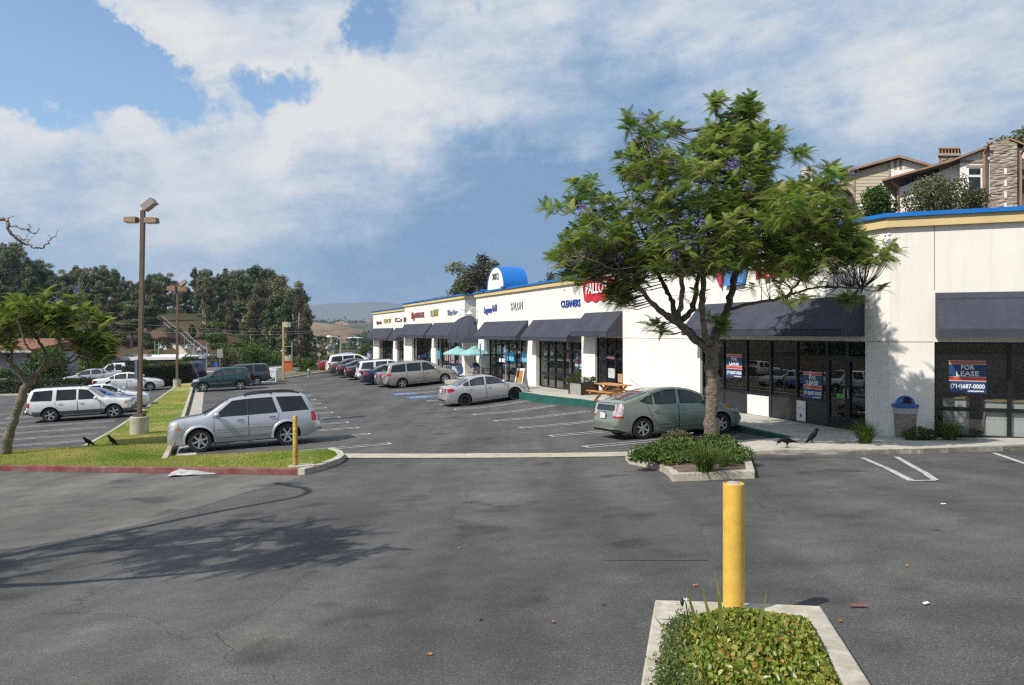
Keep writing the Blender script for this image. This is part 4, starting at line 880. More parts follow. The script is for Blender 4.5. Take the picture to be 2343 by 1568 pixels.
def build_car(name, label, cat, spec, ma, side_windows, shield, rear, doors=(), lights_=(), rimspokes=5, rim=None, glass=None, extra=None, group=None, gapless=False, plate=(None), handles=(), mirror=None):
    c = spec; root = empty(name, (0, 0, 0), 0, label, cat, group); rim = rim or M_RIM; glass = glass or M_CGLASS
    b = c.body().build('body', [ma, M_UNDER, c.clad or ma], root, merge=True)
    cut = MB()
    for x in (c.fx, c.rx):
        for sd in (-1, 1): cut.lathe([(.0005, sd*(c.W/2-.30)), (c.r*1.17, sd*(c.W/2-.30)), (c.r*1.17, sd*(c.W/2+.2)), (.0005, sd*(c.W/2+.2))], 30, 'y', (x, 0, c.r*1.0))
    cu = cut.build('cutter', M_UNDER, merge=True)
    md = b.modifiers.new('arch', 'BOOLEAN'); md.object = cu; md.operation = 'DIFFERENCE'; md.solver = 'EXACT'; md.material_mode = 'TRANSFER'
    bpy.context.view_layer.update()
    me = bpy.data.meshes.new_from_object(b.evaluated_get(bpy.context.evaluated_depsgraph_get())); b.modifiers.clear(); old = b.data; b.data = me; bpy.data.meshes.remove(old)
    bpy.data.objects.remove(cu); me.polygons.foreach_set('use_smooth', [True]*len(me.polygons)); me.set_sharp_from_angle(angle=rad(38))
    # windscreen and rear window
    def glassp(nm, x0, x1, fr):
        m = MB().grid(c.toppatch(x0, x1, fr, .005), 1); m.grid(c.toppatch(x0-(.03 if x0 < x1 else -.03)*0, x1, fr, .008, shrink=.035), 0); return m.build(nm, [glass, M_BTRIM], root, smooth=40)
    if shield: glassp('windscreen', *shield)
    if rear: glassp('rear_window', *rear)
    for sd in (1, -1):
        for wb_, wt_ in side_windows:
            m = MB().grid(c.patch(wb_, wt_, sd, .004), 1)
            cx = sum(p[0] for p in wb_+wt_)/len(wb_+wt_); k = lambda p, lo: (p[0]+(.03 if p[0] < cx-.08 else (-.03 if p[0] > cx+.08 else 0)), p[1]+(.018 if lo else -.024))
            m.grid(c.patch([k(p, 1) for p in wb_], [k(p, 0) for p in wt_], sd, .008), 0); m.build('side_window', [glass, M_BTRIM], root, smooth=40)
        for di, (db, dt) in enumerate(doors):
            g = lambda p, lo: (p[0], p[1])
            m = MB(); E = [c.patch(db, dt, sd, .0025)]
            cx = (db[0][0]+db[-1][0])/2
            for line in (E[0][0], [r_[0] for r_ in E[0]], [r_[-1] for r_ in E[0]]):
                m.tube([Vector(q) for q in line], .0055, 5)
            d_ = m.build('door', M_SEAM, root, smooth=60)
            if di < len(handles):
                hx, hz = handles[di]; y = sd*(c.side(hx, hz)+.018); hb = MB()
                hb.tube([(hx-.10, y-sd*.018, hz), (hx-.08, y+sd*.012, hz+.004), (hx+.07, y+sd*.012, hz+.006), (hx+.09, y-sd*.018, hz)], .013, 7); hb.build('handle', M_BTRIM if ma in (P_SILVER,) else ma, d_, smooth=60)
        for nm, lb, lt, lm in lights_:
            m = MB().grid(c.patch(lb, lt, sd, .006, 8, 5)); xe = max(lb, key=lambda p: abs(p[0]))[0]
            if abs(xe) > c.L/2-.06:
                z0_, z1_ = min(p[1] for p in lb), max(p[1] for p in lt); xa = endx(c, xe, z0_+.02); xb = endx(c, xe, z1_-.02); yo = c.side(xe, (z0_+z1_)/2); yi = yo-.2
                m.grid([[(xa, sd*(yo-.01), z0_), (xa, sd*yi, z0_+.02)], [(xb, sd*(yo-.01), z1_), (xb, sd*yi, z1_-.02)]])
            m.build(nm, lm, root, smooth=50)
        if mirror:
            mx, mz = mirror; y = sd*(c.side(mx, mz)); mm = MB(); mm.tube([(mx+.02, y+sd*.01, mz), (mx+.0, y+sd*.10, mz+.03)], [.03, .03], 6)
            mm.lathe([(.001, -.085), (.06, -.08), (.085, -.03), (.085, .03), (.06, .08), (.001, .085)], 14, 'x', (mx-.0, y+sd*.16, mz+.06)); M_ = Matrix.Translation((mx, y+sd*.16, mz+.06)) @ Matrix.Diagonal((.95, 1.45, 1.1, 1)) @ Matrix.Translation((-mx, -(y+sd*.16), -(mz+.06)))
            mm.move(M_).build('mirror', ma, root, smooth=60)
    key = (c.r, c.tw, rimspokes, rim.name)
    if key not in WH: WH[key] = wheel_meshes(c.r, c.tw, rimspokes, rim, key)
    for x in (c.fx, c.rx):
        for sd in (1, -1):
            wo = bpy.data.objects.new('wheel', None); COL.objects.link(wo); wo.parent = root; wo.location = (x, sd*(c.W/2-c.tw/2-.035), c.r); wo.rotation_euler = (0, R.uniform(0, 6), 0 if sd > 0 else math.pi)
            link('tyre', WH[key][0], wo); link('rim', WH[key][1], wo)
    # bumper gap, grille opening and plates
    xr = -c.L/2
    m = MB()
    if plate:
        z = plate; m.box((xr-.022, -.16, z-.08), (xr-.004, .16, z+.08)); m.build('number_plate', M_PLATE, root)
    if extra: extra(c, root, ma)
    return root
SP = {}
def stand(root, px, py, head, near=None, push=0.0, dt=0.0):
    """park a car: px,py is the mid point between its near-side wheels on the ground; head +1 towards the shops, -1 away"""
    c = SP[root.name]; p = at(px, py); s_, t_ = ST(p.x, p.y); s_ += c.W/2-.1+push; t_ += dt
    f = (c.fx+c.rx)/2; t_ -= head*f
    d = 1.2; g = lambda a, b: W(a, b, lot(a, b)); hx = (g(s_, t_+d)-g(s_, t_-d)).normalized()*head; hy = (g(s_+.7, t_)-g(s_-.7, t_)).normalized()*head; hz = hx.cross(hy).normalized(); hy = hz.cross(hx)
    root.matrix_world = Matrix.Translation(g(s_, t_)) @ Matrix((hx, hy, hz)).transposed().to_4x4()
    return s_, t_
def reg(root, c): SP[root.name] = c; return root
# -- large silver SUV with a roof rack
c = Car(4.78, 1.96, 2.70, .96, [(0, .64), (.025, .86), (.07, 1.0), (.14, 1.035), (.5, 1.10), (1.02, 1.17), (1.9, 1.64), (2.3, 1.70), (3.1, 1.73), (4.15, 1.69), (4.35, 1.60), (4.56, 1.12), (4.62, .98), (4.66, .80), (4.70, .74), (4.76, .715), (4.78, .66)], [(0, .55), (.14, .86), (.6, 1.02), (1.1, 1.06), (3, 1.08), (4.5, 1.10), (4.7, .70), (4.78, .55)], clear=.26, r=.37, tw=.24, tum=.20, zend=(.32, .44), planr=.90, planf=.84)
X = c.X
def suv_extra(c, root, ma):
    X = c.X
    for sd in (1, -1):
        y = sd*.62; m = MB(); m.tube(smoothpath([(X(2.35), y, 1.70), (X(2.6), y, 1.765), (X(3.2), y, 1.79), (X(3.8), y, 1.775), (X(4.1), y, 1.70)], 5), .024, 7); m.tube([(X(3.2), y, 1.72), (X(3.2), y, 1.79)], .03, 6); m.build('roof_rail', M_BTRIM, root, smooth=60)
        m = MB()
        for z in (.62, .70): m.grid(c.patch([(X(1.45), z), (X(3.2), z)], [(X(1.45), z+.03), (X(3.2), z+.03)], sd, .010, 10, 2))
        m.build('side_moulding', ma, root)
        for x0 in (c.fx, c.rx):                      # flared arches
            m = MB(); rows = []
            for k in range(19):
                a = rad(-8+196*k/18); ro = []
                for rr, o in ((c.r*1.165, .004), (c.r*1.17, .022), (c.r*1.34, .018), (c.r*1.38, .001)):
                    x, z = x0+rr*math.cos(a), c.r+rr*math.sin(a); ro.append((x, sd*(c.side(min(max(x, -c.L/2), c.L/2), max(z, .3))+o), z))
                rows.append(ro)
            m.grid(rows).build('wheel_arch', ma, root, smooth=50)
        m = MB().box((c.fx-c.r*1.3, sd*c.W/2-.2 if sd > 0 else sd*c.W/2+.03, .16), (c.fx-c.r*1.3+.025, sd*c.W/2-.03 if sd > 0 else sd*c.W/2+.2, .45)); m.build('mud_flap', M_BTRIM, root)
    m = MB().box((X(1.5), -.86, .25), (X(3.35), .86, .34)); m.build('sill', M_BTRIM, root)
    MB().box((X(-.03), -.45, .50), (X(.06), .45, .62)).build('grille', M_BTRIM, root)
    m = MB(); m.box((X(4.55), -.66, 1.60), (X(4.25), .66, 1.655)); bm_ = m.build('spoiler', ma, root)
    m = MB(); m.tube([(X(1.05), -.6, 1.185), (X(1.3), -.05, 1.33)], .012, 5); m.tube([(X(1.05), 0, 1.19), (X(1.3), .5, 1.31)], .012, 5); m.build('wiper', M_BTRIM, root)
    rear_bumper = MB().grid([[(X(4.80), y, z) for y in np.linspace(-.8, .8, 9)] for z in (.52, .62, .68)]); 
o = build_car('silver_suv', 'dented silver SUV with roof rails and dark windows parked behind the thin yellow post', 'SUV', c, P_SILVER,
  [([(X(1.36), 1.085), (X(2.44), 1.095)], [(X(1.97), 1.585), (X(2.42), 1.62)]), ([(X(2.445), 1.095), (X(3.38), 1.115)], [(X(2.425), 1.62), (X(3.22), 1.63)]), ([(X(3.52), 1.12), (X(4.38), 1.14)], [(X(3.34), 1.63), (X(4.16), 1.61)])],
  (X(1.10), X(1.86), .97), (X(4.56), X(4.38), .95),
  [([(X(1.40), .42), (X(2.45), .42)], [(X(1.40), 1.07), (X(2.45), 1.08)]), ([(X(2.46), .42), (X(3.12), .42), (X(3.36), .80)], [(X(2.46), 1.08), (X(3.42), 1.11)])],
  [('headlight', [(X(.52), .80), (X(.10), .74)], [(X(.52), .98), (X(.13), .93)], M_LENS), ('indicator', [(X(.46), .76), (X(.24), .74)], [(X(.44), .85), (X(.26), .83)], M_AMBER), ('tail_light', [(X(4.63), .78), (X(4.46), .78)], [(X(4.56), 1.08), (X(4.44), 1.08)], M_TAIL)],
  6, extra=suv_extra, plate=.80, handles=[(X(2.2), .95), (X(3.2), .98)], mirror=(X(1.5), 1.10)); reg(o, c); stand(o, 560, 1027, -1)
# dent in the rear door
for d_ in []: pass
# -- sage green hatchback
c = Car(4.45, 1.73, 2.70, .88, [(0, .50), (.04, .62), (.15, .72), (.45, .84), (.85, .97), (1.3, 1.19), (1.8, 1.40), (2.3, 1.485), (2.7, 1.48), (3.2, 1.39), (3.8, 1.22), (4.18, 1.11), (4.27, 1.08), (4.33, .98), (4.37, .80), (4.42, .62), (4.45, .52)], [(0, .45), (.3, .70), (.8, .88), (1.2, .93), (2.5, .97), (3.3, 1.00), (4.2, 1.02), (4.35, .75), (4.45, .50)], clear=.17, r=.315, tw=.19, tum=.30, zend=(.33, .30))
X = c.X
def hatch_extra(c, root, ma):
    X = c.X
    MB().grid([[(X(4.315)-.012, y, 1.01) for y in np.linspace(-.56, .56, 7)], [(X(4.37)-.012, y, .86) for y in np.linspace(-.56, .56, 7)]]).build('lower_rear_window', M_CGLASS, root)
    m = MB(); rows = []
    for d, z in ((4.12, 1.135), (4.25, 1.10), (4.30, 1.075), (4.26, 1.06)): rows.append([(X(d)+.05*(1-abs(u))*0-.0, u*.62, z-.02*abs(u)**2) for u in np.linspace(-1, 1, 11)])
    m.grid(rows).build('spoiler', ma, root, smooth=60)
    MB().tube([(X(3.05), 0, 1.42), (X(3.5), 0, 1.72)], .006, 5).build('aerial', M_BTRIM, root)
    MB().box((X(4.40), -.75, .22), (X(4.2), .75, .30)).build('rear_valance', M_BTRIM, root)
    MB().lathe([(.001, .0), (.035, .004), (.04, .012), (.028, .012)], 16, 'x', (X(4.395)-.02, 0, .80)).build('emblem', M_CHROME, root)
    for sd in (1, -1):
        m = MB().grid(c.patch([(X(1.5), .42), (X(3.1), .43)], [(X(1.5), .46), (X(3.1), .47)], sd, .009, 10, 2)); m.build('side_moulding', ma, root)
o = build_car('green_hatchback', 'sage green hatchback parked at the kerb behind the flowering tree trunk', 'car', c, P_GREEN,
  [([(X(1.02), .96), (X(1.40), .97)], [(X(1.35), 1.13), (X(1.42), 1.14)]), ([(X(1.46), .97), (X(2.30), .99)], [(X(1.52), 1.19), (X(1.85), 1.33), (X(2.26), 1.405)]), ([(X(2.42), .99), (X(3.16), 1.00)], [(X(2.38), 1.41), (X(2.75), 1.40), (X(3.12), 1.31)]), ([(X(3.22), 1.00), (X(3.42), 1.02), (X(3.60), 1.09)], [(X(3.20), 1.285), (X(3.40), 1.225), (X(3.63), 1.115)])],
  (X(.92), X(1.80), .97), (X(4.06), X(3.30), .86),
  [([(X(1.25), .30), (X(2.36), .30)], [(X(1.1), .94), (X(2.36), .97)]), ([(X(2.37), .30), (X(3.02), .30), (X(3.28), .62)], [(X(2.37), .97), (X(3.42), 1.0)])],
  [('headlight', [(X(.60), .70), (X(.12), .58)], [(X(.75), .84), (X(.2), .70)], M_LENS), ('indicator', [(X(.72), .78), (X(.45), .74)], [(X(.74), .82), (X(.5), .79)], M_AMBER), ('tail_light', [(X(4.40), .70), (X(4.22), .70)], [(X(4.31), 1.04), (X(4.16), 1.03)], M_CLEARL), ('brake_light', [(X(4.42), .64), (X(4.20), .64)], [(X(4.40), .70), (X(4.21), .70)], M_TAIL)],
  6, glass=M_CGLASS2, extra=hatch_extra, plate=.70, handles=[(X(2.2), .80), (X(3.15), .82)], mirror=(X(1.35), 1.0)); reg(o, c); stand(o, 1560, 998, 1)
# -- silver saloon
def saloon(L_=4.60, H=1.47, W_=1.80, wb=2.69, r=.325, bt=.0): return Car(L_, W_, wb, .93, [(0, .50), (.05, .64), (.14, .72), (.5, .85), (1.15, .96), (1.6, 1.19), (2.05, H-.06), (2.5, H), (3.0, H-.02), (3.5, H-.19), (L_-.68, 1.10), (L_-.2, 1.05+bt), (L_-.10, 1.03+bt), (L_-.06, .92), (L_-.02, .62), (L_, .52)], [(0, .45), (.3, .70), (.9, .88), (1.4, .93), (3, .97), (L_-.6, 1.0), (L_-.15, .98), (L_-.05, .7), (L_, .5)], clear=.18, r=r, tw=.21, tum=.30, zend=(.34, .32))
def saloon_windows(c, H=1.47):
    X = c.X; return [([(X(1.42), .97), (X(2.42), .99)], [(X(1.72), 1.20), (X(2.02), H-.13), (X(2.40), H-.08)]), ([(X(2.52), .99), (X(3.28), 1.01)], [(X(2.50), H-.08), (X(2.9), H-.085), (X(3.26), H-.17)]), ([(X(3.34), 1.01), (X(3.62), 1.05)], [(X(3.33), H-.20), (X(3.64), H-.32)])]
def saloon_parts(c): 
    X = c.X; l = c.L; return dict(doors=[([(X(1.35), .32), (X(2.46), .32)], [(X(1.25), .92), (X(2.46), .97)]), ([(X(2.47), .32), (X(3.08), .32), (X(3.36), .68)], [(X(2.47), .97), (X(3.50), 1.0)])],
      lights_=[('headlight', [(X(.62), .66), (X(.10), .56)], [(X(.70), .79), (X(.14), .69)], M_LENS), ('tail_light', [(X(l-.07), .78), (X(l-.42), .82)], [(X(l-.10), .98), (X(l-.40), .95)], M_TAIL)], handles=[(X(2.3), .86), (X(3.3), .88)], mirror=(X(1.52), 1.0))
def saloon_extra(c, root, ma):
    X = c.X; l = c.L
    MB().grid([[(X(l)-.006, y, z) for y in np.linspace(-.66, .66, 5)] for z in (.345, .42)]).build('rear_valance', M_BTRIM, root)
    m = MB(); m.grid([[(X(-.006), y, z) for y in np.linspace(-.5, .5, 5)] for z in (.38, .47)]); m.build('grille', M_BTRIM, root)
c = saloon(); X = c.X
def saloon_extra2(c, root, ma):
    saloon_extra(c, root, ma)
    MB().grid(c.patch([(c.X(.5), .60), (c.X(.25), .56)], [(c.X(.5), .655), (c.X(.25), .62)], -1, .010, 5, 3)).build('tape_patch', M_LSKY, root)
pk = saloon_parts(c); pk['lights_'][1] = ('tail_light', [(X(4.54), .78), (X(4.12), .84)], [(X(4.50), 1.0), (X(4.16), .97)], M_TAIL)
o = build_car('silver_saloon', 'silver saloon with black wheels parked alone near the ramp of the shop walk', 'car', c, P_SILV2, saloon_windows(c), (X(1.22), X(2.0), .97), (X(3.98), X(3.3), .95), rimspokes=5, rim=M_RIMB, glass=M_CGLASS2, extra=saloon_extra2, plate=.86, **pk); reg(o, c); stand(o, 1122, 923, 1)
# -- pale gold minivan, and a white one far down the row
def minivan(): return Car(5.10, 1.95, 3.0, .98, [(0, .50), (.05, .68), (.15, .80), (.45, .95), (.95, 1.10), (1.5, 1.42), (1.95, 1.63), (2.4, 1.73), (3.4, 1.745), (4.5, 1.70), (4.78, 1.60), (4.95, 1.18), (5.02, 1.05), (5.05, .70), (5.10, .58)], [(0, .45), (.3, .78), (.9, 1.0), (1.5, 1.03), (3, 1.05), (4.85, 1.08), (5.05, .65), (5.10, .50)], clear=.20, r=.34, tw=.22, tum=.21, zend=(.36, .36), planr=.86)
def minivan_kw(c):
    X = c.X; return dict(doors=[([(X(1.45), .36), (X(2.45), .36)], [(X(1.35), 1.0), (X(2.45), 1.04)]), ([(X(2.47), .36), (X(3.62), .36)], [(X(2.47), 1.04), (X(3.62), 1.06)])],
      lights_=[('headlight', [(X(.70), .78), (X(.14), .66)], [(X(.80), .92), (X(.22), .80)], M_LENS), ('tail_light', [(X(5.03), .88), (X(4.72), .92)], [(X(4.99), 1.07), (X(4.70), 1.06)], M_TAIL)], handles=[(X(2.3), .93), (X(2.7), .94)], mirror=(X(1.62), 1.08), plate=.86)
def minivan_windows(c):
    X = c.X; return [([(X(1.52), 1.07), (X(2.52), 1.08)], [(X(1.95), 1.50), (X(2.16), 1.60), (X(2.50), 1.63)]), ([(X(2.62), 1.08), (X(3.58), 1.10)], [(X(2.60), 1.63), (X(3.58), 1.635)]), ([(X(3.68), 1.10), (X(4.72), 1.13)], [(X(3.67), 1.635), (X(4.55), 1.59)])]
def minivan_extra(c, root, ma):
    X = c.X
    for sd in (1, -1):
        MB().grid(c.patch([(X(1.45), .58), (X(3.7), .58)], [(X(1.45), .62), (X(3.7), .62)], sd, .008, 10, 2)).build('side_moulding', ma, root); MB().tube([(X(2.5), sd*.66, 1.72), (X(2.6), sd*.66, 1.775), (X(4.2), sd*.66, 1.765), (X(4.3), sd*.66, 1.70)], .018, 6).build('roof_rail', ma, root, smooth=60)
c = minivan(); X = c.X
o = build_car('gold_minivan', 'pale gold minivan with dark rear glass parked beside the blue access markings', 'minivan', c, P_GOLD, minivan_windows(c), (X(1.0), X(1.95), .97), (X(4.93), X(4.76), .93), rimspokes=5, extra=minivan_extra, **minivan_kw(c)); reg(o, c); stand(o, 970, 883, 1)
c2 = minivan(); ow = build_car('white_minivan', 'white minivan at the far end of the row by the shops', 'minivan', c2, P_WHITE, minivan_windows(c2), (X(1.0), X(1.95), .97), (X(4.93), X(4.76), .93), rimspokes=5, extra=minivan_extra, **minivan_kw(c2)); reg(ow, c2)
# -- boxy white SUV with grey lower body
def boxsuv(clad, cz): return Car(4.80, 1.80, 2.83, .85, [(0, .52), (.03, .74), (.08, .92), (.5, 1.0), (1.25, 1.08), (1.6, 1.32), (2.0, 1.60), (2.4, 1.675), (3.4, 1.69), (4.35, 1.665), (4.5, 1.58), (4.68, 1.08), (4.70, .72), (4.74, .64), (4.80, .58)], [(0, .48), (.08, .80), (.6, .98), (1.3, 1.02), (3, 1.03), (4.6, 1.05), (4.70, .66), (4.80, .5)], clear=.30, r=.36, tw=.23, tum=.19, zend=(.42, .46), clad=clad, cladz=cz, planf=.82, planr=.88)
def box_kw(c):
    X = c.X; return dict(doors=[([(X(1.42), .42), (X(2.45), .42)], [(X(1.42), 1.0), (X(2.45), 1.01)]), ([(X(2.47), .42), (X(3.14), .42), (X(3.40), .80)], [(X(2.47), 1.01), (X(3.46), 1.02)])],
      lights_=[('headlight', [(X(.34), .74), (X(.04), .72)], [(X(.30), .90), (X(.07), .88)], M_LENS), ('indicator', [(X(.36), .74), (X(.22), .73)], [(X(.33), .86), (X(.2), .86)], M_AMBER), ('tail_light', [(X(4.69), .78), (X(4.56), .78)], [(X(4.68), 1.0), (X(4.54), 1.0)], M_TAIL)], handles=[(X(2.3), .91), (X(3.25), .92)], mirror=(X(1.62), 1.04), plate=.72)
def box_windows(c):
    X = c.X; return [([(X(1.52), 1.05), (X(2.42), 1.05)], [(X(1.98), 1.52), (X(2.40), 1.57)]), ([(X(2.52), 1.05), (X(3.40), 1.06)], [(X(2.50), 1.57), (X(3.36), 1.58)]), ([(X(3.58), 1.06), (X(4.52), 1.08)], [(X(3.54), 1.58), (X(4.36), 1.55)])]
def box_extra(c, root, ma):
    X = c.X
    for sd in (1, -1):
        MB().tube([(X(2.3), sd*.58, 1.66), (X(2.35), sd*.58, 1.72), (X(4.1), sd*.58, 1.72), (X(4.15), sd*.58, 1.66)], .02, 6).build('roof_rail', M_BTRIM, root)
        m = MB().box((X(1.45), sd*.78-.1, .30), (X(3.1), sd*.78+.1, .36)); m.build('running_board', M_TRIM, root)
    for x in (X(2.6), X(3.7)): MB().tube([(x, -.58, 1.72), (x, .58, 1.72)], .018, 6).build('cross_bar', M_BTRIM, root)
    MB().box((X(4.84), -.78, .46), (X(4.70), .78, .60)).build('rear_bumper', M_TRIM, root); MB().box((X(.12), -.80, .44), (X(-.05), .80, .60)).build('front_bumper', M_TRIM, root)
c = boxsuv(M_TRIM, .52); X = c.X
o = build_car('white_suv', 'boxy white SUV with dark grey lower doors parked nearest the leaning tree', 'SUV', c, P_WHITE, box_windows(c), (X(1.30), X(1.98), .97), (X(4.66), X(4.52), .95), rimspokes=5, extra=box_extra, **box_kw(c)); reg(o, c); stand(o, 189, 962, 1)
c2 = boxsuv(None, 0); o2 = build_car('white_suv', 'older white SUV parked between black and navy saloons in the shop row', 'SUV', c2, P_WHITE, box_windows(c2), (X(1.30), X(1.98), .97), (X(4.66), X(4.52), .95), rimspokes=5, glass=M_CGLASS2, extra=box_extra, **box_kw(c2)); reg(o2, c2)
# -- small dark teal SUV with a spare wheel, dark slate SUV beyond it
def smallsuv(clad, cz): return Car(4.10, 1.74, 2.49, .78, [(0, .55), (.04, .74), (.12, .86), (.5, .98), (.95, 1.06), (1.3, 1.28), (1.7, 1.52), (2.1, 1.645), (2.9, 1.665), (3.6, 1.62), (3.78, 1.5), (3.98, 1.08), (4.02, .72), (4.06, .62), (4.10, .56)], [(0, .5), (.12, .78), (.6, .97), (1.2, 1.02), (2.5, 1.05), (3.9, 1.10), (4.0, .66), (4.10, .5)], clear=.25, r=.345, tw=.22, tum=.22, zend=(.40, .42), clad=clad, cladz=cz, planr=.86)
def small_kw(c):
    X = c.X; return dict(doors=[([(X(1.25), .38), (X(2.12), .38)], [(X(1.2), .99), (X(2.12), 1.03)]), ([(X(2.14), .38), (X(2.72), .38), (X(2.92), .74)], [(X(2.14), 1.03), (X(3.02), 1.07)])],
      lights_=[('headlight', [(X(.52), .80), (X(.10), .72)], [(X(.52), .93), (X(.14), .86)], M_LENS), ('tail_light', [(X(3.99), .84), (X(3.84), .84)], [(X(3.97), 1.12), (X(3.86), 1.14)], M_TAIL)], handles=[(X(1.98), .92), (X(2.82), .95)], mirror=(X(1.38), 1.06), plate=None)
def small_windows(c):
    X = c.X; return [([(X(1.26), 1.06), (X(2.05), 1.08)], [(X(1.66), 1.42), (X(2.03), 1.53)]), ([(X(2.13), 1.08), (X(2.82), 1.10)], [(X(2.12), 1.53), (X(2.80), 1.545)]), ([(X(2.98), 1.11), (X(3.42), 1.22)], [(X(2.92), 1.545), (X(3.48), 1.48)])]
def spare_extra(c, root, ma):
    X = c.X; m = MB().lathe([(.001, 0), (.30, 0), (.34, -.03), (.345, -.17), (.30, -.21), (.001, -.22)], 24, 'x', (X(4.03), .12, .92)); m.build('spare_wheel', M_BTRIM, root, smooth=40)
    for sd in (1, -1): MB().tube([(X(1.9), sd*.55, 1.64), (X(1.95), sd*.55, 1.70), (X(3.3), sd*.55, 1.70), (X(3.35), sd*.55, 1.64)], .018, 6).build('roof_rail', M_BTRIM, root); MB().grid(c.patch([(X(1.2), .52), (X(2.7), .54)], [(X(1.2), .62), (X(2.7), .64)], sd, .01, 8, 3)).build('side_moulding', M_TRIM, root)
    MB().box((X(.1), -.72, .42), (X(-.03), .72, .60)).build('front_bumper', M_TRIM, root); MB().box((X(4.12), -.74, .42), (X(3.96), .74, .62)).build('rear_bumper', M_TRIM, root)
c = smallsuv(M_TRIM, .34); X = c.X
o = build_car('teal_suv', 'small dark teal SUV with a spare wheel on its tail at the lawn kerb', 'SUV', c, P_TEAL, small_windows(c), (X(1.0), X(1.68), .97), (X(3.95), X(3.80), .92), rimspokes=5, glass=M_CGLASS2, extra=spare_extra, **small_kw(c)); reg(o, c); stand(o, 508, 895, -1)
c2 = boxsuv(None, 0); X2 = c2.X
o2 = build_car('slate_suv', 'dark slate SUV parked just beyond the small teal SUV', 'SUV', c2, P_SLATE, box_windows(c2), (X2(1.30), X2(1.98), .97), (X2(4.66), X2(4.52), .95), rimspokes=5, **box_kw(c2)); reg(o2, c2); stand(o2, 543, 885, -1)
# -- saloons of the rows
def add_saloon(name, label, pa, px=None, py=None, head=1, L_=4.7, H=1.45, glass=None, group=None, rack=False, dt=0.0, bt=0.0):
    c = saloon(L_, H, bt=bt); X = c.X; ex = saloon_extra
    if rack:
        def ex(c, root, ma):
            saloon_extra(c, root, ma)
            for x in (c.X(2.2), c.X(3.0)):
                for sd in (1, -1): MB().box((x-.06, sd*.5-.05, H-.03), (x+.06, sd*.5+.05, H+.09)).build('rack_foot', M_BTRIM, root)
    o = build_car(name, label, 'car', c, pa, saloon_windows(c, H), (X(1.22), X(2.0), .97), (X(L_-.62), X(3.35), .95), extra=ex, glass=glass, group=group, plate=.80, **saloon_parts(c)); reg(o, c)
    if px: stand(o, px, py, head, dt=dt)
    return o
def stand_st(root, s_, t_rear, head=1):
    """park with the tail at (s_, t_rear)"""
    c = SP[root.name]; t_ = t_rear+head*c.L/2; d = 1.2; g = lambda a, b: W(a, b, lot(a, b)); hx = (g(s_, t_+d)-g(s_, t_-d)).normalized()*head; hy = (g(s_+.7, t_)-g(s_-.7, t_)).normalized()*head; hz = hx.cross(hy).normalized(); hy = hz.cross(hx)
    root.matrix_world = Matrix.Translation(g(s_, t_)) @ Matrix((hx, hy, hz)).transposed().to_4x4()
def tail_s(px, t_):                                   # distance along the shops where a tail at depth t_ is seen in column px
    a = (px-CX)/F; return t_*(CA-a*SA)/(SA+a*CA)
o = add_saloon('mauve_saloon', 'mauve grey saloon mostly hidden behind the pale gold minivan', P_MAUVE); stand_st(o, 54.6, 9.75)
o = add_saloon('navy_saloon', 'dark navy saloon with tall red tail lights near the gold minivan', P_NAVY, bt=.06); stand_st(o, 57.5, 9.2)
stand_st(o2 if False else bpy.data.objects['white_suv.001'], 60.5, 9.3)
o = add_saloon('black_saloon', 'black saloon parked right beside the older white SUV in the shop row', P_BLACK, bt=.04); stand_st(o, 63.8, 8.9)
o = add_saloon('black_saloon', 'black saloon with the dark grey car on its far side in the shop row', P_BLACK, bt=.04); stand_st(o, 67.6, 8.75)
o = add_saloon('grey_saloon', 'dark grey saloon next to the white minivan in the shop row', P_DGREY); stand_st(o, 71.3, 8.55)
stand_st(ow, 74.9, 8.7)
o = add_saloon('red_saloon', 'dark red car just showing behind the white minivan', P_RED); stand_st(o, 78.2, 8.3)
o = add_saloon('blue_saloon', 'blue car whose roof shows over the white minivan', P_BLUE); stand_st(o, 88.0, 10.5)
add_saloon('blue_saloon', 'bright blue saloon beside the boxy white SUV in the left lot', P_BLUE, 222, 948, 1, push=0) if False else None
ex_s, ex_t = ST(*bpy.data.objects['white_suv'].matrix_world.translation.to_2d())
o = add_saloon('blue_saloon', 'bright blue saloon squeezed beside the boxy white SUV in the left lot', P_BLUE); stand_st(o, ex_s+2.75, ex_t-2.2)
o = add_saloon('white_saloon', 'white saloon with black roof-rack feet beyond the bright blue car', P_WHITE, rack=True, H=1.47); stand_st(o, ex_s+5.7, ex_t-2.0)
o = add_saloon('white_saloon', 'white saloon with pale green windows parked across from the tall lamp post', P_WHITE, L_=4.85, glass=M_CGLASS2); stand(o, 298, 897, 1)
o = add_saloon('silver_saloon', 'silver saloon facing the hedge behind the white cars', P_SILV2, glass=M_CGLASS2); stand(o, 203, 884, -1)
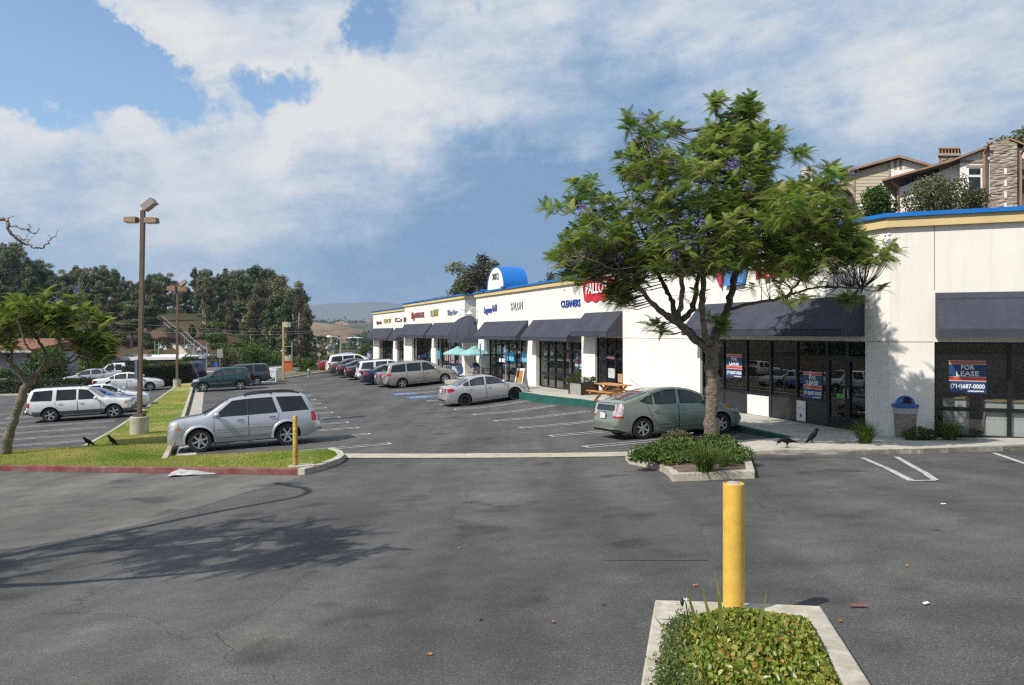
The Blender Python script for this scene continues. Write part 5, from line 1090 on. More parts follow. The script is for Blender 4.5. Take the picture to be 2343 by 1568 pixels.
# -- pick-ups
def pickup_extra(c, root, ma):
    X = c.X; MB().grid(c.toppatch(X(3.55), X(5.2), .90, .008, 4, 5)).build('bed', M_BTRIM, root); MB().box((X(5.42), -.85, .5), (X(5.28), .85, .68)).build('rear_bumper', M_CHROME, root)
def pickup(): return Car(5.35, 1.92, 3.3, .9, [(0, .58), (.05, .85), (.1, .98), (.6, 1.08), (1.25, 1.15), (1.6, 1.42), (1.95, 1.68), (2.3, 1.76), (3.05, 1.76), (3.3, 1.70), (3.42, 1.28), (3.5, 1.18), (5.28, 1.16), (5.31, .8), (5.35, .6)], [(0, .5), (.1, .85), (.7, 1.04), (1.3, 1.08), (3, 1.09), (5.25, 1.10), (5.3, .7), (5.35, .5)], clear=.34, r=.38, tw=.24, tum=.19, zend=(.45, .5), planf=.84, planr=.92)
def add_pickup(label):
    c = pickup(); X = c.X
    o = build_car('white_pickup', label, 'pickup', c, P_WHITE, [([(X(1.55), 1.12), (X(2.45), 1.12)], [(X(1.98), 1.60), (X(2.42), 1.65)]), ([(X(2.55), 1.12), (X(3.1), 1.12)], [(X(2.53), 1.65), (X(3.02), 1.64)])], (X(1.30), X(1.92), .97), (X(3.42), X(3.27), .9), doors=[([(X(1.45), .5), (X(2.5), .5)], [(X(1.45), 1.06), (X(2.5), 1.07)])],
      lights_=[('headlight', [(X(.34), .78), (X(.05), .76)], [(X(.32), .94), (X(.08), .92)], M_LENS), ('tail_light', [(X(5.30), .78), (X(5.18), .78)], [(X(5.30), 1.08), (X(5.18), 1.08)], M_TAIL)], rimspokes=6, extra=pickup_extra, plate=.6, handles=[(X(2.35), .98)], mirror=(X(1.7), 1.12)); return reg(o, c)
o = add_pickup('white pickup truck standing behind the silver saloon at the hedge'); stand(o, 262, 878, -1, push=1)
o = add_pickup('white pickup truck whose tail shows at the left edge of the photo'); p = at(6, 903); s_, t_ = ST(p.x, p.y); stand_st(o, s_+1, t_, -1)
# -- dark cars behind the trimmed hedge
c = smallsuv(None, 0); X = c.X
def dark_suv(name, label, pa, px, py):
    c = smallsuv(None, 0); o = build_car(name, label, 'SUV', c, pa, small_windows(c), (X(1.0), X(1.68), .97), (X(3.95), X(3.80), .92), rimspokes=5, **small_kw(c)); reg(o, c); p = at(px, py); s_, t_ = ST(p.x, p.y); stand_st(o, s_, t_, -1); return o
dark_suv('black_suv', 'black SUV half hidden by the end of the trimmed hedge', P_BLACK, 455, 873); dark_suv('navy_suv', 'navy blue SUV between the hedge end and the teal SUV', P_NAVY, 475, 869)
# -- specks of cars on the far road share the white saloon's meshes
far_src = bpy.data.objects['white_saloon.001']
for k, (px, py, Y, rz) in enumerate([(822, 793, 330, 60), (812, 788, 400, 70), (770, 791, 380, 100)]):
    n = empty('far_car', far(px, py, Y), rad(rz), ['tiny white car on the distant road right of the curved street lamp', 'tiny white car farther up the distant road', 'tiny white car on the distant road left of the curved street lamp'][k], 'car', 'cars on the distant road')
    for ch in far_src.children:
        if ch.name.split('.')[0] in ('body', 'windscreen', 'side_window', 'rear_window'): 
            q = ch.copy(); COL.objects.link(q); q.parent = n; q.matrix_parent_inverse = Matrix()
    for ch in far_src.children:
        if ch.name.startswith('wheel'): copy_tree(ch, n)
# ---- foliage colours
LF_J = leafmat('jacaranda_leaf', [(.085, .15, .03), (.17, .265, .045), (.275, .355, .07), (.37, .40, .11), (.44, .36, .14)], .45)
LF_JY = leafmat('young_jacaranda_leaf', [(.07, .12, .02), (.16, .225, .03), (.265, .315, .05), (.36, .34, .08)], .35)
LF_E = leafmat('eucalyptus_leaf', [(.05, .062, .028), (.115, .13, .06), (.195, .205, .10), (.28, .26, .14)], .15)
LF_EG = leafmat('green_eucalyptus_leaf', [(.032, .058, .024), (.068, .12, .044), (.12, .18, .065), (.19, .235, .11)], .15)
LF_EB = leafmat('brown_eucalyptus_leaf', [(.05, .05, .03), (.10, .09, .055), (.155, .13, .08), (.20, .17, .10)], .15)
LF_D = leafmat('dark_shrub_leaf', [(.03, .065, .014), (.065, .125, .022), (.115, .175, .034), (.16, .20, .045)], .2)
LF_B = leafmat('bright_shrub_leaf', [(.03, .07, .012), (.07, .13, .02), (.13, .19, .03)], .3)
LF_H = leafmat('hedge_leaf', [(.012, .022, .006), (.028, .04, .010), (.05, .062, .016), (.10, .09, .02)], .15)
LF_O = leafmat('olive_leaf', [(.05, .058, .024), (.10, .105, .045), (.16, .155, .07), (.20, .16, .085)], .2)
LF_S = leafmat('strap_leaf', [(.035, .08, .012), (.08, .14, .022), (.14, .19, .03), (.24, .23, .07)], .3)
LF_F = leafmat('hawthorn_leaf', [(.06, .125, .015), (.15, .22, .025), (.29, .31, .06), (.40, .34, .10), (.46, .20, .05)], .25, rough=.35, spec=.4)
LF_R = leafmat('rosemary_leaf', [(.05, .09, .02), (.11, .15, .04), (.17, .2, .07)], .25)
FL_P = leafmat('purple_flower', [(.16, .09, .36), (.26, .17, .52), (.36, .27, .62)], .3)
M_POD = mat('seed_pod', (.16, .07, .03), rough=.8)
M_BARK = mat('bark', (.21, .17, .135), rough=.95, var=(9, .4), col2=(.36, .30, .24), var2=(26, .6, (.45, .42, .4)), bump=(22, 1.0, .06)); M_BARKL = mat('pale_bark', (.27, .22, .17), rough=.95, var=(7, .4), bump=(25, .8, .04)); M_TWIG = mat('twig', (.13, .10, .08), rough=.95); M_EBARK = mat('eucalyptus_bark', (.34, .28, .21), rough=.9, var=(1.5, .4))
# ---- feathery-leaved trees: limbs traced as real tubes, rosettes of fronds at the ends of twigs
def frond(n=13, L0=.46, wd=.027, ls=1.0):
    V = []
    for k in range(n):
        u = (k+.6)/n; x = L0*u; z = .10*L0*math.sin(u*2.4)-.42*L0*u*u; ln = ls*.098*math.sin(math.pi*min(1, .12+u*.86))**.8+.01
        dz = -.03*ln/.1
        for sd in (-1, 1):
            p0 = (x-wd/2, 0, z); p1 = (x+wd/2, 0, z); q1 = (x+wd*.35+.025, sd*ln, z+dz*.5); q0 = (x-wd*.15+.025, sd*ln, z+dz*.5); V += [p0, p1, q1, q0]
    return np.array(V)
FR = frond(); FR2 = frond(10, .46, .042, 1.15)
def feather_tree(name, label, cat, base, trunkpts, limbs, ell, mapf, n_ros, leafm, barkm, flowers=(), pods=0, fsize=1.0, group=None, rmin=5, rmax=9, tw_=True, shr=0, FRO=None, seed=3, flat=False, tbias=0.0):
    rg = np.random.default_rng(seed); root = empty(name, base, 0, label, cat, group); B = np.array(base)
    mb = MB(); allp = []
    for pts, rs in [trunkpts]+limbs:
        sp_ = smoothpath([Vector(p)-Vector(base) for p in pts], 5); n = len(sp_); rr = np.interp(np.linspace(0, 1, n), np.linspace(0, 1, len(rs)), rs)
        sp_ = [p+Vector(rg.normal(size=3)*.012) for p in sp_]; rr = [r*(1+.10*rg.normal()) if r > .05 else r for r in rr]; mb.tube(sp_, rr, 9 if rs[0] > .06 else 6)
        if (pts, rs) != trunkpts: allp += [np.array(p) for p in sp_[2:]]
    mb.build('trunk', barkm, root, smooth=60)
    allp = np.array(allp); wts = np.array([e[4]*e[2]*e[3] for e in ell], float); wts /= wts.sum(); C, D0 = [], []
    for k in range(n_ros):
        i = rg.choice(len(ell), p=wts); cx, cy, rx, ry, w_, dep = ell[i][:6]; d0_ = ell[i][6] if len(ell[i]) > 6 else 0.0
        rx, ry = max(rx-shr, rx*.45), max(ry-shr*.8, ry*.45); a, r = rg.uniform(0, 2*math.pi), rg.uniform(0, 1)**.45; d = dep*rg.uniform(-1, 1)*math.sqrt(max(.08, 1-r*r*.8))+d0_
        px, py = cx+rx*r*math.cos(a), cy+ry*r*math.sin(a); C.append(np.array(mapf(px, py, d))-B)
        c0 = np.array(mapf(cx, cy+ry*.8, d0_))-B; D0.append(C[-1]-c0)
    C = np.array(C); D0 = nrm(np.array(D0)+1e-6)
    if tw_:
        tb = MB()
        for c in C:
            dd = np.linalg.norm(allp-c, axis=1)+1.2*np.maximum(0, allp[:, 2]-c[2]); j = int(np.argmin(dd)); p = allp[j]; m_ = (p+c)/2+np.array([0, 0, -.12*np.linalg.norm(p-c)])
            if np.linalg.norm(p-c) < 1.7: tb.tube([p, m_, c], [.012, .008, .004], 4, cap=False)
        tb.build('twigs', M_TWIG, root)
    Vs, T = [], []
    for c, d in zip(C, D0):
        nf = rg.integers(rmin, rmax+1); a0 = rg.uniform(0, 6.28); tint0 = np.clip(rg.normal(.42+tbias, .2), 0, 1)
        for k in range(nf):
            a = a0+2*math.pi*k/nf+rg.normal()*.25; el = rg.uniform(-.6, .95) if not flat else rg.uniform(-.7, .9)
            x = np.array([math.cos(a)*math.cos(el), math.sin(a)*math.cos(el), math.sin(el)])+d*.45; x /= np.linalg.norm(x); z = np.array([0, 0, 1.0]); y = np.cross(z, x); y /= np.linalg.norm(y)+1e-9; z = np.cross(x, y)
            s = fsize*rg.uniform(.65, 1.2); M = np.stack([x, y, z], 0); roll = rg.normal()*.3; y2 = M[1]*math.cos(roll)+M[2]*math.sin(roll); z2 = M[2]*math.cos(roll)-M[1]*math.sin(roll); M = np.stack([x, y2, z2], 0)
            fr_ = FR if FRO is None else FRO; Vs.append(fr_*s @ M + c); T.append(np.full(len(fr_)//4, np.clip(tint0+rg.normal()*.1, 0, 1)))
    V = np.concatenate(Vs); link('crown', npmesh('crown', V, np.arange(len(V)).reshape(-1, 4), leafm, np.concatenate(T)), root)
    for px, py, r in flowers:
        c = np.array(mapf(px, py, -rg.uniform(1.9, 2.9)))-B; n = int(60*max(.5, r/.25)); P = c+rg.normal(size=(n, 3))*r*np.array([.5, .5, .55]); V, Q = leaves(P, rg.normal(size=(n, 3)), rg.normal(size=(n, 3)), np.full(n, .06), np.full(n, .04)); link('blossom', npmesh('blossom', V, Q, FL_P, rg.uniform(0, 1, n)), root)
    if pods:
        pm = [MB().lathe([(.001, -.012), (.03, -.006), (.032, .006), (.001, .012)], 7, ax).mesh('seed_pod', M_POD) for ax in 'xy']
        for k in range(pods): link('seed_pod', pm[k % 2], root, tuple(C[rg.integers(len(C))]+rg.normal(size=3)*.2))
    return root
def treemap(scale, ox, oy, Yd): return lambda cx, cy, d: tuple(far((ox+cx*scale)/1.6533, (oy+cy*scale)/1.6533, Yd+d))
# the tree in the kerbed island
JY = 20.2; jm = treemap(.7016, 2000, 300, JY); jb = at(1625, 1022); jp = lambda x, y, d=0.0: jm(x, y, d)
tr = ([tuple(jb-Vector((0, 0, .1))), tuple(far(1626, 950, JY)), tuple(far(1631, 880, JY)), tuple(far(1628, 820, JY)), jp(985, 1440)], [.20, .175, .17, .175, .19])
lb = [([jp(985, 1450), jp(900, 1405), jp(850, 1350, -.1), jp(780, 1300, -.2), jp(700, 1240, -.3), jp(640, 1180, -.5), jp(580, 1110, -.7), jp(530, 1060, -.9), jp(440, 960, -1.2)], [.13, .12, .11, .10, .075, .06, .05, .045, .02]),
 ([jp(790, 1300, -.2), jp(770, 1200, .1), jp(730, 1120, .4), jp(690, 1030, .6), jp(640, 880, .9), jp(560, 700, 1.2), jp(500, 560, 1.4)], [.08, .065, .06, .05, .04, .03, .012]),
 ([jp(800, 1290, -.1), jp(822, 1180, -.5), jp(825, 1050, -.9), jp(815, 960, -1.2), jp(780, 780, -1.5), jp(700, 560, -1.6), jp(640, 330, -1.6)], [.08, .065, .06, .05, .04, .03, .01]),
 ([jp(820, 1300, 0), jp(880, 1240, .4), jp(905, 1120, .8), jp(920, 990, 1.2), jp(910, 800, 1.6), jp(930, 560, 1.8)], [.09, .07, .06, .05, .035, .012]),
 ([jp(985, 1440, 0), jp(950, 1380, -.3), jp(935, 1250, -.5), jp(940, 1100, -.6), jp(955, 960, -.7), jp(965, 780, -.7), jp(1000, 560, -.5), jp(1010, 200, -.2)], [.10, .08, .075, .07, .06, .05, .035, .01]),
 ([jp(990, 1420), jp(1030, 1320, .2), jp(1075, 1230, .3), jp(1100, 1110, .4), jp(1120, 1040, .4), jp(1180, 990, .3), jp(1290, 950, -.4), jp(1420, 920, -1.2), jp(1560, 860, -1.8)], [.13, .11, .10, .085, .08, .06, .05, .04, .015]),
 ([jp(1118, 1050, .4), jp(1110, 900, .7), jp(1140, 700, .9), jp(1190, 450, 1.0), jp(1170, 200, .8)], [.07, .055, .045, .03, .01]),
 ([jp(1075, 1240, .3), jp(1180, 1215, -.1), jp(1300, 1192, -.6), jp(1380, 1175, -1.0), jp(1430, 1120, -1.3), jp(1500, 1040, -1.5), jp(1620, 960, -1.7)], [.05, .042, .04, .038, .03, .025, .012]),
 ([jp(1380, 1175, -1.0), jp(1500, 1135, -1.1), jp(1640, 1118, -1.8), jp(1800, 1130, -2.5)], [.035, .025, .02, .008]),
 ([jp(1180, 990, .3), jp(1320, 1000, 1.0), jp(1500, 900, 1.8), jp(1600, 650, 2.0)], [.05, .04, .03, .012]),
 ([jp(640, 880, .9), jp(480, 820, 1.6), jp(320, 760, 1.8), jp(180, 690, 1.6)], [.035, .03, .02, .008]), ([jp(530, 1060, -.9), jp(420, 1010, -1.4), jp(300, 960, -1.6)], [.035, .02, .01]), ([jp(1120, 1040, .4), jp(1000, 900, 1.8), jp(960, 640, 2.4)], [.05, .035, .012])]
je = [(960, 850, 520, 210, 1.1, 3.0), (900, 560, 400, 200, 1.0, 2.8), (1260, 760, 330, 200, .95, 2.8), (1120, 400, 240, 170, 1.0, 2.0), (1110, 300, 180, 110, 1, 1.4), (1010, 130, 48, 55, 1.4, .4), (1180, 160, 85, 75, 1.2, .6), (640, 330, 90, 60, .9, .8), (545, 240, 48, 60, 1.3, .3), (665, 235, 42, 42, 1, .3), (775, 280, 55, 55, 1, .4), (620, 460, 170, 110, 1, 1.6),
 (300, 570, 95, 60, 1, .8), (360, 700, 180, 80, .9, 1.4), (130, 695, 70, 34, 1.2, .5), (210, 660, 60, 30, .8, .6), (400, 860, 220, 110, 1, 2.0), (300, 960, 190, 110, 1.6, 1.4), (250, 1070, 120, 50, 1.5, 1.0), (500, 1080, 140, 80, 1.5, 1.2), (480, 1180, 90, 60, 1.3, .8), (700, 1000, 220, 80, 1.2, 1.6), (1330, 1000, 220, 80, 1.0, 1.6), (1560, 1000, 200, 80, .8, 1.2), (1700, 900, 150, 110, .7, 1.0), (1480, 700, 240, 150, .8, 1.8), (1600, 560, 130, 90, .95, 1.0), (1450, 410, 50, 45, 1.1, .4), (1320, 330, 70, 60, .8, .6), (1640, 760, 130, 110, .75, 1.4), (1600, 920, 220, 100, .9, 1.4), (1500, 1060, 200, 50, .5, 1.4), (1850, 970, 110, 55, .9, .7), (1950, 930, 45, 40, .9, .3), (1910, 1120, 45, 40, 1.3, .3), (1720, 1190, 100, 30, .7, .5), (1430, 1190, 90, 30, .5, .5), (800, 1010, 300, 60, .5, 2.0), (1060, 990, 200, 60, .5, 2.0), (690, 1340, 75, 45, .8, .3), (1040, 1340, 35, 50, 1.2, .4), (960, 1290, 60, 40, .5, .6), (840, 1150, 170, 50, .22, 1.2), (1280, 1120, 120, 50, .3, 1.0)]
je = [e+((-2.6 if e[0] > 1750 else (-2.3 if e[0] > 1400 else 0.0)),) for e in je]
jf = [(690, 385, .22), (1030, 360, .25), (1150, 270, .2), (770, 455, .2), (520, 690, .14), (340, 720, .14), (282, 690, .12), (250, 790, .13), (130, 1005, .24), (940, 780, .2), (1205, 470, .28), (1268, 512, .2), (1180, 570, .18), (1610, 560, .36), (1690, 470, .16), (1735, 510, .14), (1560, 685, .1), (1705, 640, .14), (1940, 880, .16), (1950, 945, .14), (785, 940, .14), (1105, 465, .15), (615, 215, .12)]
feather_tree('jacaranda_tree', 'tall flowering tree with feathery green leaves and purple blossom in the kerbed island', 'tree', tuple(jb), tr, lb, je, jm, 2400, LF_J, M_BARK, jf[::3]+jf[-3:], 60, .70, shr=20, rmin=6, rmax=9)
# the leaning yellow-green tree at the left
LY = 26.0; lm = treemap(.34144, 0, 1050, LY); l2 = lambda x, y, d=0.0: tuple(far(x*.2623, (1180+y*.4337)/1.6533, LY+d)); lbp = at(9, 1046)
tr = ([tuple(lbp-Vector((0, 0, .1))), l2(60, 1150), l2(105, 1000), l2(150, 860), l2(200, 710), l2(240, 625)], [.17, .155, .15, .145, .14, .15])
lb = [([l2(240, 640), l2(170, 530, -.2), l2(90, 450, -.4), l2(50, 400, -.5), l2(-30, 345, -.7), l2(-160, 200, -.9)], [.10, .085, .075, .06, .05, .02]), ([l2(90, 450, -.4), l2(105, 340, -.1), l2(110, 260, .1), l2(60, 120, .4)], [.05, .04, .03, .01]),
 ([l2(245, 630), l2(330, 520, .2), l2(440, 450, .4), l2(420, 400, .5), l2(370, 300, .6), l2(320, 230, .7), l2(270, 130, .8), l2(200, 20, .8)], [.11, .09, .08, .05, .045, .04, .03, .01]), ([l2(440, 450, .4), l2(480, 350, 0), l2(510, 290, -.2), l2(560, 100, -.4)], [.06, .05, .035, .01]), ([l2(440, 450, .4), l2(560, 460, .8), l2(640, 430, 1.0), l2(730, 350, 1.2), l2(860, 250, 1.2)], [.06, .05, .04, .03, .01]),
 ([l2(290, 560, .1), l2(370, 470, -.8), l2(340, 395, -1.0), l2(240, 310, -1.2), l2(210, 250, -1.3), l2(150, 60, -1.4)], [.05, .045, .04, .035, .03, .01]), ([l2(560, 460, .8), l2(640, 380, .2), l2(700, 260, -.2), l2(760, 160, -.3)], [.03, .025, .02, .008]), ([l2(320, 230, .7), l2(420, 160, .3), l2(480, 60, 0)], [.03, .02, .008])]
le = [(540, 200, 140, 50, 1, .6), (850, 215, 100, 50, 1, .5), (170, 250, 110, 50, 1, .6), (400, 340, 300, 100, 1, 1.5), (900, 420, 250, 90, 1, 1.2), (210, 480, 200, 110, 1, 1.3), (30, 420, 120, 110, 1, 1.0), (640, 480, 260, 110, 1, 1.5), (1070, 490, 120, 70, .9, .6), (1130, 690, 160, 120, 1.4, .8), (1150, 850, 120, 100, 1.3, .6), (960, 760, 120, 80, .8, .7), (700, 620, 160, 60, .5, 1.0), (60, 620, 130, 80, .8, .8), (80, 760, 100, 60, .5, .6), (920, 620, 90, 50, .6, .5), (-120, 500, 150, 200, .8, 1.0), (250, 620, 120, 40, .5, .8)]
feather_tree('jacaranda_tree', 'leaning yellow-green feathery tree beside the red kerb at the left edge', 'tree', tuple(lbp), tr, lb, le, lm, 330, LF_JY, M_BARK, [(850, 140, .16), (615, 240, .13)], 0, .80, shr=12, FRO=FR2, rmin=6, rmax=9, seed=8, flat=True)
# big tree standing outside the left edge: one bare bough reaches into the picture, the rest throws the shadow on the drive
ob = Vector((-11.4, 8.2, lotxy(-11.4, 8.2))); om = lambda x, y, d: (x, y, d)
bb = lambda x, y, Yq=14.5: tuple(far((x*.30608)/1.6533, (700+y*.30608)/1.6533, Yq))
tr = ([tuple(ob-Vector((0, 0, .2))), tuple(ob+Vector((.2, .1, 2.0))), tuple(ob+Vector((.3, -.1, 3.9)))], [.26, .22, .2])
k_ = Vector(ob)+Vector((.3, -.1, 3.8)); q_ = lambda dx, dy, dz: tuple(k_+Vector((dx, dy, dz)))
lb = [([q_(0, 0, 0), q_(1.2, .6, 1.0), q_(2.4, .9, 1.6), q_(3.6, .4, 2.1)], [.13, .09, .05, .015]), ([q_(0, 0, 0), q_(-.6, .4, 1.4), q_(-.4, .2, 2.6), q_(-.2, 0, 3.4)], [.13, .09, .05, .015]), ([q_(0, 0, -.3), q_(1.6, -1.0, .6), q_(3.2, -1.2, 1.2), q_(4.6, -1.0, 1.6)], [.11, .08, .05, .015]), ([q_(1.2, .6, 1.0), q_(2.0, .2, 2.0), q_(2.8, .3, 2.9)], [.07, .05, .015]),
 ([q_(0, 0, 0), q_(.8, 2.6, 1.9), q_(2.0, 4.4, 2.3), bb(-260, 350), bb(-60, 425), bb(40, 415), bb(80, 440), bb(110, 490), bb(120, 560), bb(170, 620), bb(240, 690), bb(300, 725), bb(400, 765), bb(480, 775), bb(540, 760), bb(600, 700), bb(650, 660), bb(695, 640)], [.12, .09, .065, .05, .038, .033, .03, .027, .026, .025, .024, .022, .018, .016, .014, .012, .009, .005]),
 ([bb(118, 505), bb(200, 518), bb(270, 545), bb(330, 552), bb(370, 575), bb(410, 595), bb(455, 580), bb(490, 530)], [.016, .014, .012, .012, .010, .009, .007, .004]), ([bb(350, 560), bb(362, 520), bb(352, 486)], [.009, .007, .004]), ([bb(190, 620), bb(250, 655), bb(300, 685), bb(375, 685)], [.012, .011, .010, .005]), ([bb(300, 685), bb(330, 640), bb(360, 575), bb(392, 508)], [.007, .005, .004, .003]), ([bb(335, 715), bb(360, 680), bb(450, 600)], [.008, .005, .003]), ([bb(92, 470), bb(110, 415), bb(185, 385)], [.011, .008, .003]), ([bb(95, 480), bb(88, 530), bb(130, 595)], [.012, .010, .006]), ([bb(690, 645), bb(705, 590), bb(722, 540)], [.006, .004, .003]), ([bb(640, 670), bb(620, 640), bb(575, 605)], [.006, .004, .002]), ([bb(240, 690), bb(260, 735), bb(285, 740)], [.008, .006, .003])]
oe = [(k_.x+2.3, k_.y+.8, 1.5, 1.0, .55, k_.z+2.0), (k_.x+3.0, k_.y-.3, 1.2, 1.0, .5, k_.z+1.9), (k_.x+.2, k_.y, 1.6, 1.3, .4, k_.z+2.9), (k_.x+3.6, k_.y-1.2, 1.2, .8, .4, k_.z+1.3), (k_.x+3.7, k_.y-.4, .8, .7, .35, k_.z+1.6)]
feather_tree('shade_tree', 'tree outside the frame whose bare grey bough hangs in at upper left', 'tree', tuple(ob), tr, lb, [(e[0], e[1], e[2], e[3], e[4], .5) for e in oe], lambda x, y, d: (x, y, k_.z+2.0+d*1.6), 85, LF_J, M_BARKL, rmin=5, rmax=8, seed=4, fsize=1.1)
# ---- leafy masses
def cloud(lobes, n, ln, wd, rg, squash=.8, shell=.55, droop=0.0, up=.0):
    """leaf quads filling a set of ellipsoids (cx,cy,cz,rx,ry,rz)"""
    lo = np.array(lobes, float); v = lo[:, 3]*lo[:, 4]*lo[:, 5]; v = v**.67; idx = rg.choice(len(lo), n, p=v/v.sum()); d = nrm(rg.normal(size=(n, 3))); r = (shell+(1-shell)*rg.uniform(0, 1, n))[:, None]
    P = lo[idx, :3]+d*r*lo[idx, 3:]; D = rg.normal(size=(n, 3))+np.array([0, 0, -droop])+d*up; Nn = d+rg.normal(size=(n, 3))*.7
    return P, leaves(P, D, Nn, ln*rg.uniform(.6, 1.4, n), wd*rg.uniform(.6, 1.4, n)), d, idx
def shrub(name, label, base, lobes, n, ln, wd, ma, seed=1, group=None, stems=True, cat='shrub', tint=None, up=.5, rz=0.0):
    rg = np.random.default_rng(seed); root = empty(name, base, rz, label, cat, group); P, (V, Q), d, idx = cloud(lobes, n, ln, wd, rg, up=up)
    lt = rg.normal(size=len(lobes))*.14; tn = np.clip(rg.normal(.45, .22, n)+lt[idx], 0, 1) if tint is None else tint(P, rg)
    keep = P[:, 2] > .0; Vk = V.reshape(-1, 4, 3)[keep].reshape(-1, 3); link('foliage', npmesh('foliage', Vk, np.arange(len(Vk)).reshape(-1, 4), ma, tn[keep]), root)
    mb = MB()
    for l in lobes[:14]: mb.tube([(l[0]*.3, l[1]*.3, -.05), (l[0]*.8, l[1]*.8, l[2]*.6), (l[0], l[1], l[2]+l[5]*.4)], [max(.012, l[5]*.05), max(.009, l[5]*.035), .006], 5)
    mb.build('stem', M_TWIG, root); return root
def strap(name, label, base, n, h, spread, ma, seed=1, wd=.02, cat='plant', flowers=0, up=1.0):
    rg = np.random.default_rng(seed); root = empty(name, base, 0, label, cat); V, T = [], []
    for k in range(n):
        a = rg.uniform(0, 6.28); le = h*rg.uniform(.6, 1.15); out_ = spread*rg.uniform(.15, 1.0); b0 = np.array([math.cos(a), math.sin(a), 0])*spread*.25*rg.uniform(0, 1); dr = np.array([math.cos(a), math.sin(a), 0]); sdv = np.array([-math.sin(a), math.cos(a), 0]); tn = rg.uniform(0, .8) if rg.uniform() < .93 else 1.0; pr = None
        for j in range(7):
            u = j/6; p = b0+dr*out_*(u**1.6)+np.array([0, 0, le*up*(u-.42*u**2.6*(.4+out_/spread))]); w_ = wd*(1-u*.9)*(.7+.6*min(u*3, 1))/1.3; cur = (p-sdv*w_/2, p+sdv*w_/2)
            if pr is not None: V += [pr[0], pr[1], cur[1], cur[0]]; T.append(tn)
            pr = cur
    V = np.array(V); link('blades', npmesh('blades', V, np.arange(len(V)).reshape(-1, 4), ma, T), root)
    for k in range(flowers):
        a = rg.uniform(0, 6.28); p = Vector((math.cos(a)*spread*.5, math.sin(a)*spread*.5, h*1.02)); MB().tube([(0, 0, 0), tuple(p*.6+Vector((0, 0, .1))), tuple(p)], .004, 4).build('stalk', LF_S, root); fl = MB()
        for q in range(5):
            b = 2*math.pi*q/5; fl.add([tuple(p), tuple(p+Vector((math.cos(b-.4)*.025, math.sin(b-.4)*.025, .012))), tuple(p+Vector((math.cos(b)*.045, math.sin(b)*.045, .006))), tuple(p+Vector((math.cos(b+.4)*.025, math.sin(b+.4)*.025, .012)))], [(0, 1, 2, 3)])
        fl.build('flower', M_WHITE, root)
    return root
# planting of the tree island
isz = lambda x, y: lotxy(x, y)+.16
def isl_at(px, py, dz=.16): p = at(px, py, dz); return (p.x, p.y, lotxy(p.x, p.y)+dz)
b = isl_at(1545, 1058)
shrub('low_shrub', 'low spreading dark green shrub filling the kerbed island under the tree', b, [(-.6, .15, .14, .4, .35, .22), (-.25, .1, .2, .4, .4, .26), (.15, -.1, .2, .4, .4, .26), (.5, -.1, .22, .4, .4, .28), (.85, .1, .24, .4, .4, .3), (.2, .3, .22, .5, .35, .28), (.9, .45, .26, .45, .35, .32), (-.75, .1, .1, .25, .25, .15), (-.1, -.35, .12, .35, .25, .18), (1.15, .2, .24, .3, .3, .32), (.55, -.5, .14, .4, .3, .2), (1.0, -.35, .18, .4, .35, .24), (1.35, -.1, .16, .3, .35, .22)], 11500, .07, .03, LF_D, 2)
b = isl_at(1548, 1036); shrub('round_bush', 'small rounded bush with brownish tips at the back of the kerbed island', b, [(0, 0, .30, .36, .34, .26), (.2, .1, .26, .25, .25, .22), (-.22, .05, .24, .24, .24, .2)], 2600, .055, .025, LF_O, 3)
strap('strap_plant', 'pale green strap-leaved clump at the foot of the island tree', isl_at(1612, 1078), 330, .72, .62, LF_S, 4, .022, flowers=1)
strap('strap_plant', 'smaller strap-leaved clump between the tree trunk and the island corner', isl_at(1655, 1066), 120, .5, .4, LF_S, 6, .02)
# by the walk at the right
def walk(px, py): p = at(px, py, .0); s_, t_ = ST(p.x, p.y); return (p.x, p.y, sw(s_)+.004)
strap('strap_plant', 'dark strap-leaved clump in front of the black glass doors', walk(1978, 1022), 300, .80, .72, LF_S, 11, .022, flowers=2)
strap('strap_plant', 'dark strap-leaved clump under the right-hand corner window', walk(2172, 1014), 300, .72, .78, LF_S, 12, .022, flowers=1)
shrub('low_shrub', 'small dark low shrub between the litter bin and the corner window', walk(2102, 1014), [(0, 0, .16, .34, .3, .2), (.25, 0, .14, .25, .25, .17), (-.24, .05, .12, .22, .22, .15)], 2000, .06, .03, LF_D, 5, up=.6)
# foreground island: hawthorn shrub with broad leaves, trailing rosemary, a few tall blades
rg = np.random.default_rng(21)
fp = [at(*p, .12).to_2d() for p in [(1530, 1440), (1860, 1440), (1925, 1580), (1990, 1760), (1470, 1760), (1500, 1580)]]
fb = Vector(((fp[0]+fp[1]+fp[3]+fp[4])/4).to_3d()); fb.z = lotxy(fb.x, fb.y)+.10
def inpoly(x, y, P):
    c = False
    for i in range(len(P)):
        a, b = P[i], P[i-1]
        if (a.y > y) != (b.y > y) and x < (b.x-a.x)*(y-a.y)/(b.y-a.y)+a.x: c = not c
    return c
def edged(x, y, P): return min(abs((P[i]-P[i-1]).normalized().cross(Vector((x, y))-P[i-1])) for i in range(len(P)))
pts = []; xs_, ys_ = [p.x for p in fp], [p.y for p in fp]
while len(pts) < 11000:
    x, y = rg.uniform(min(xs_), max(xs_)), rg.uniform(min(ys_), max(ys_))
    if inpoly(x, y, fp):
        e = edged(x, y, fp); hh = .21*(1-math.exp(-e/.09))*(1+.16*math.sin(x*9)*math.cos(y*8)); pts.append((x, y, lotxy(x, y)+.12+hh*(.45+.55*rg.uniform()**.5), e))
P = np.array(pts); n = len(P); lf_ = (P[:, 0]-np.interp(P[:, 1], [fp[5].y, fp[0].y], [fp[5].x, fp[0].x])) 
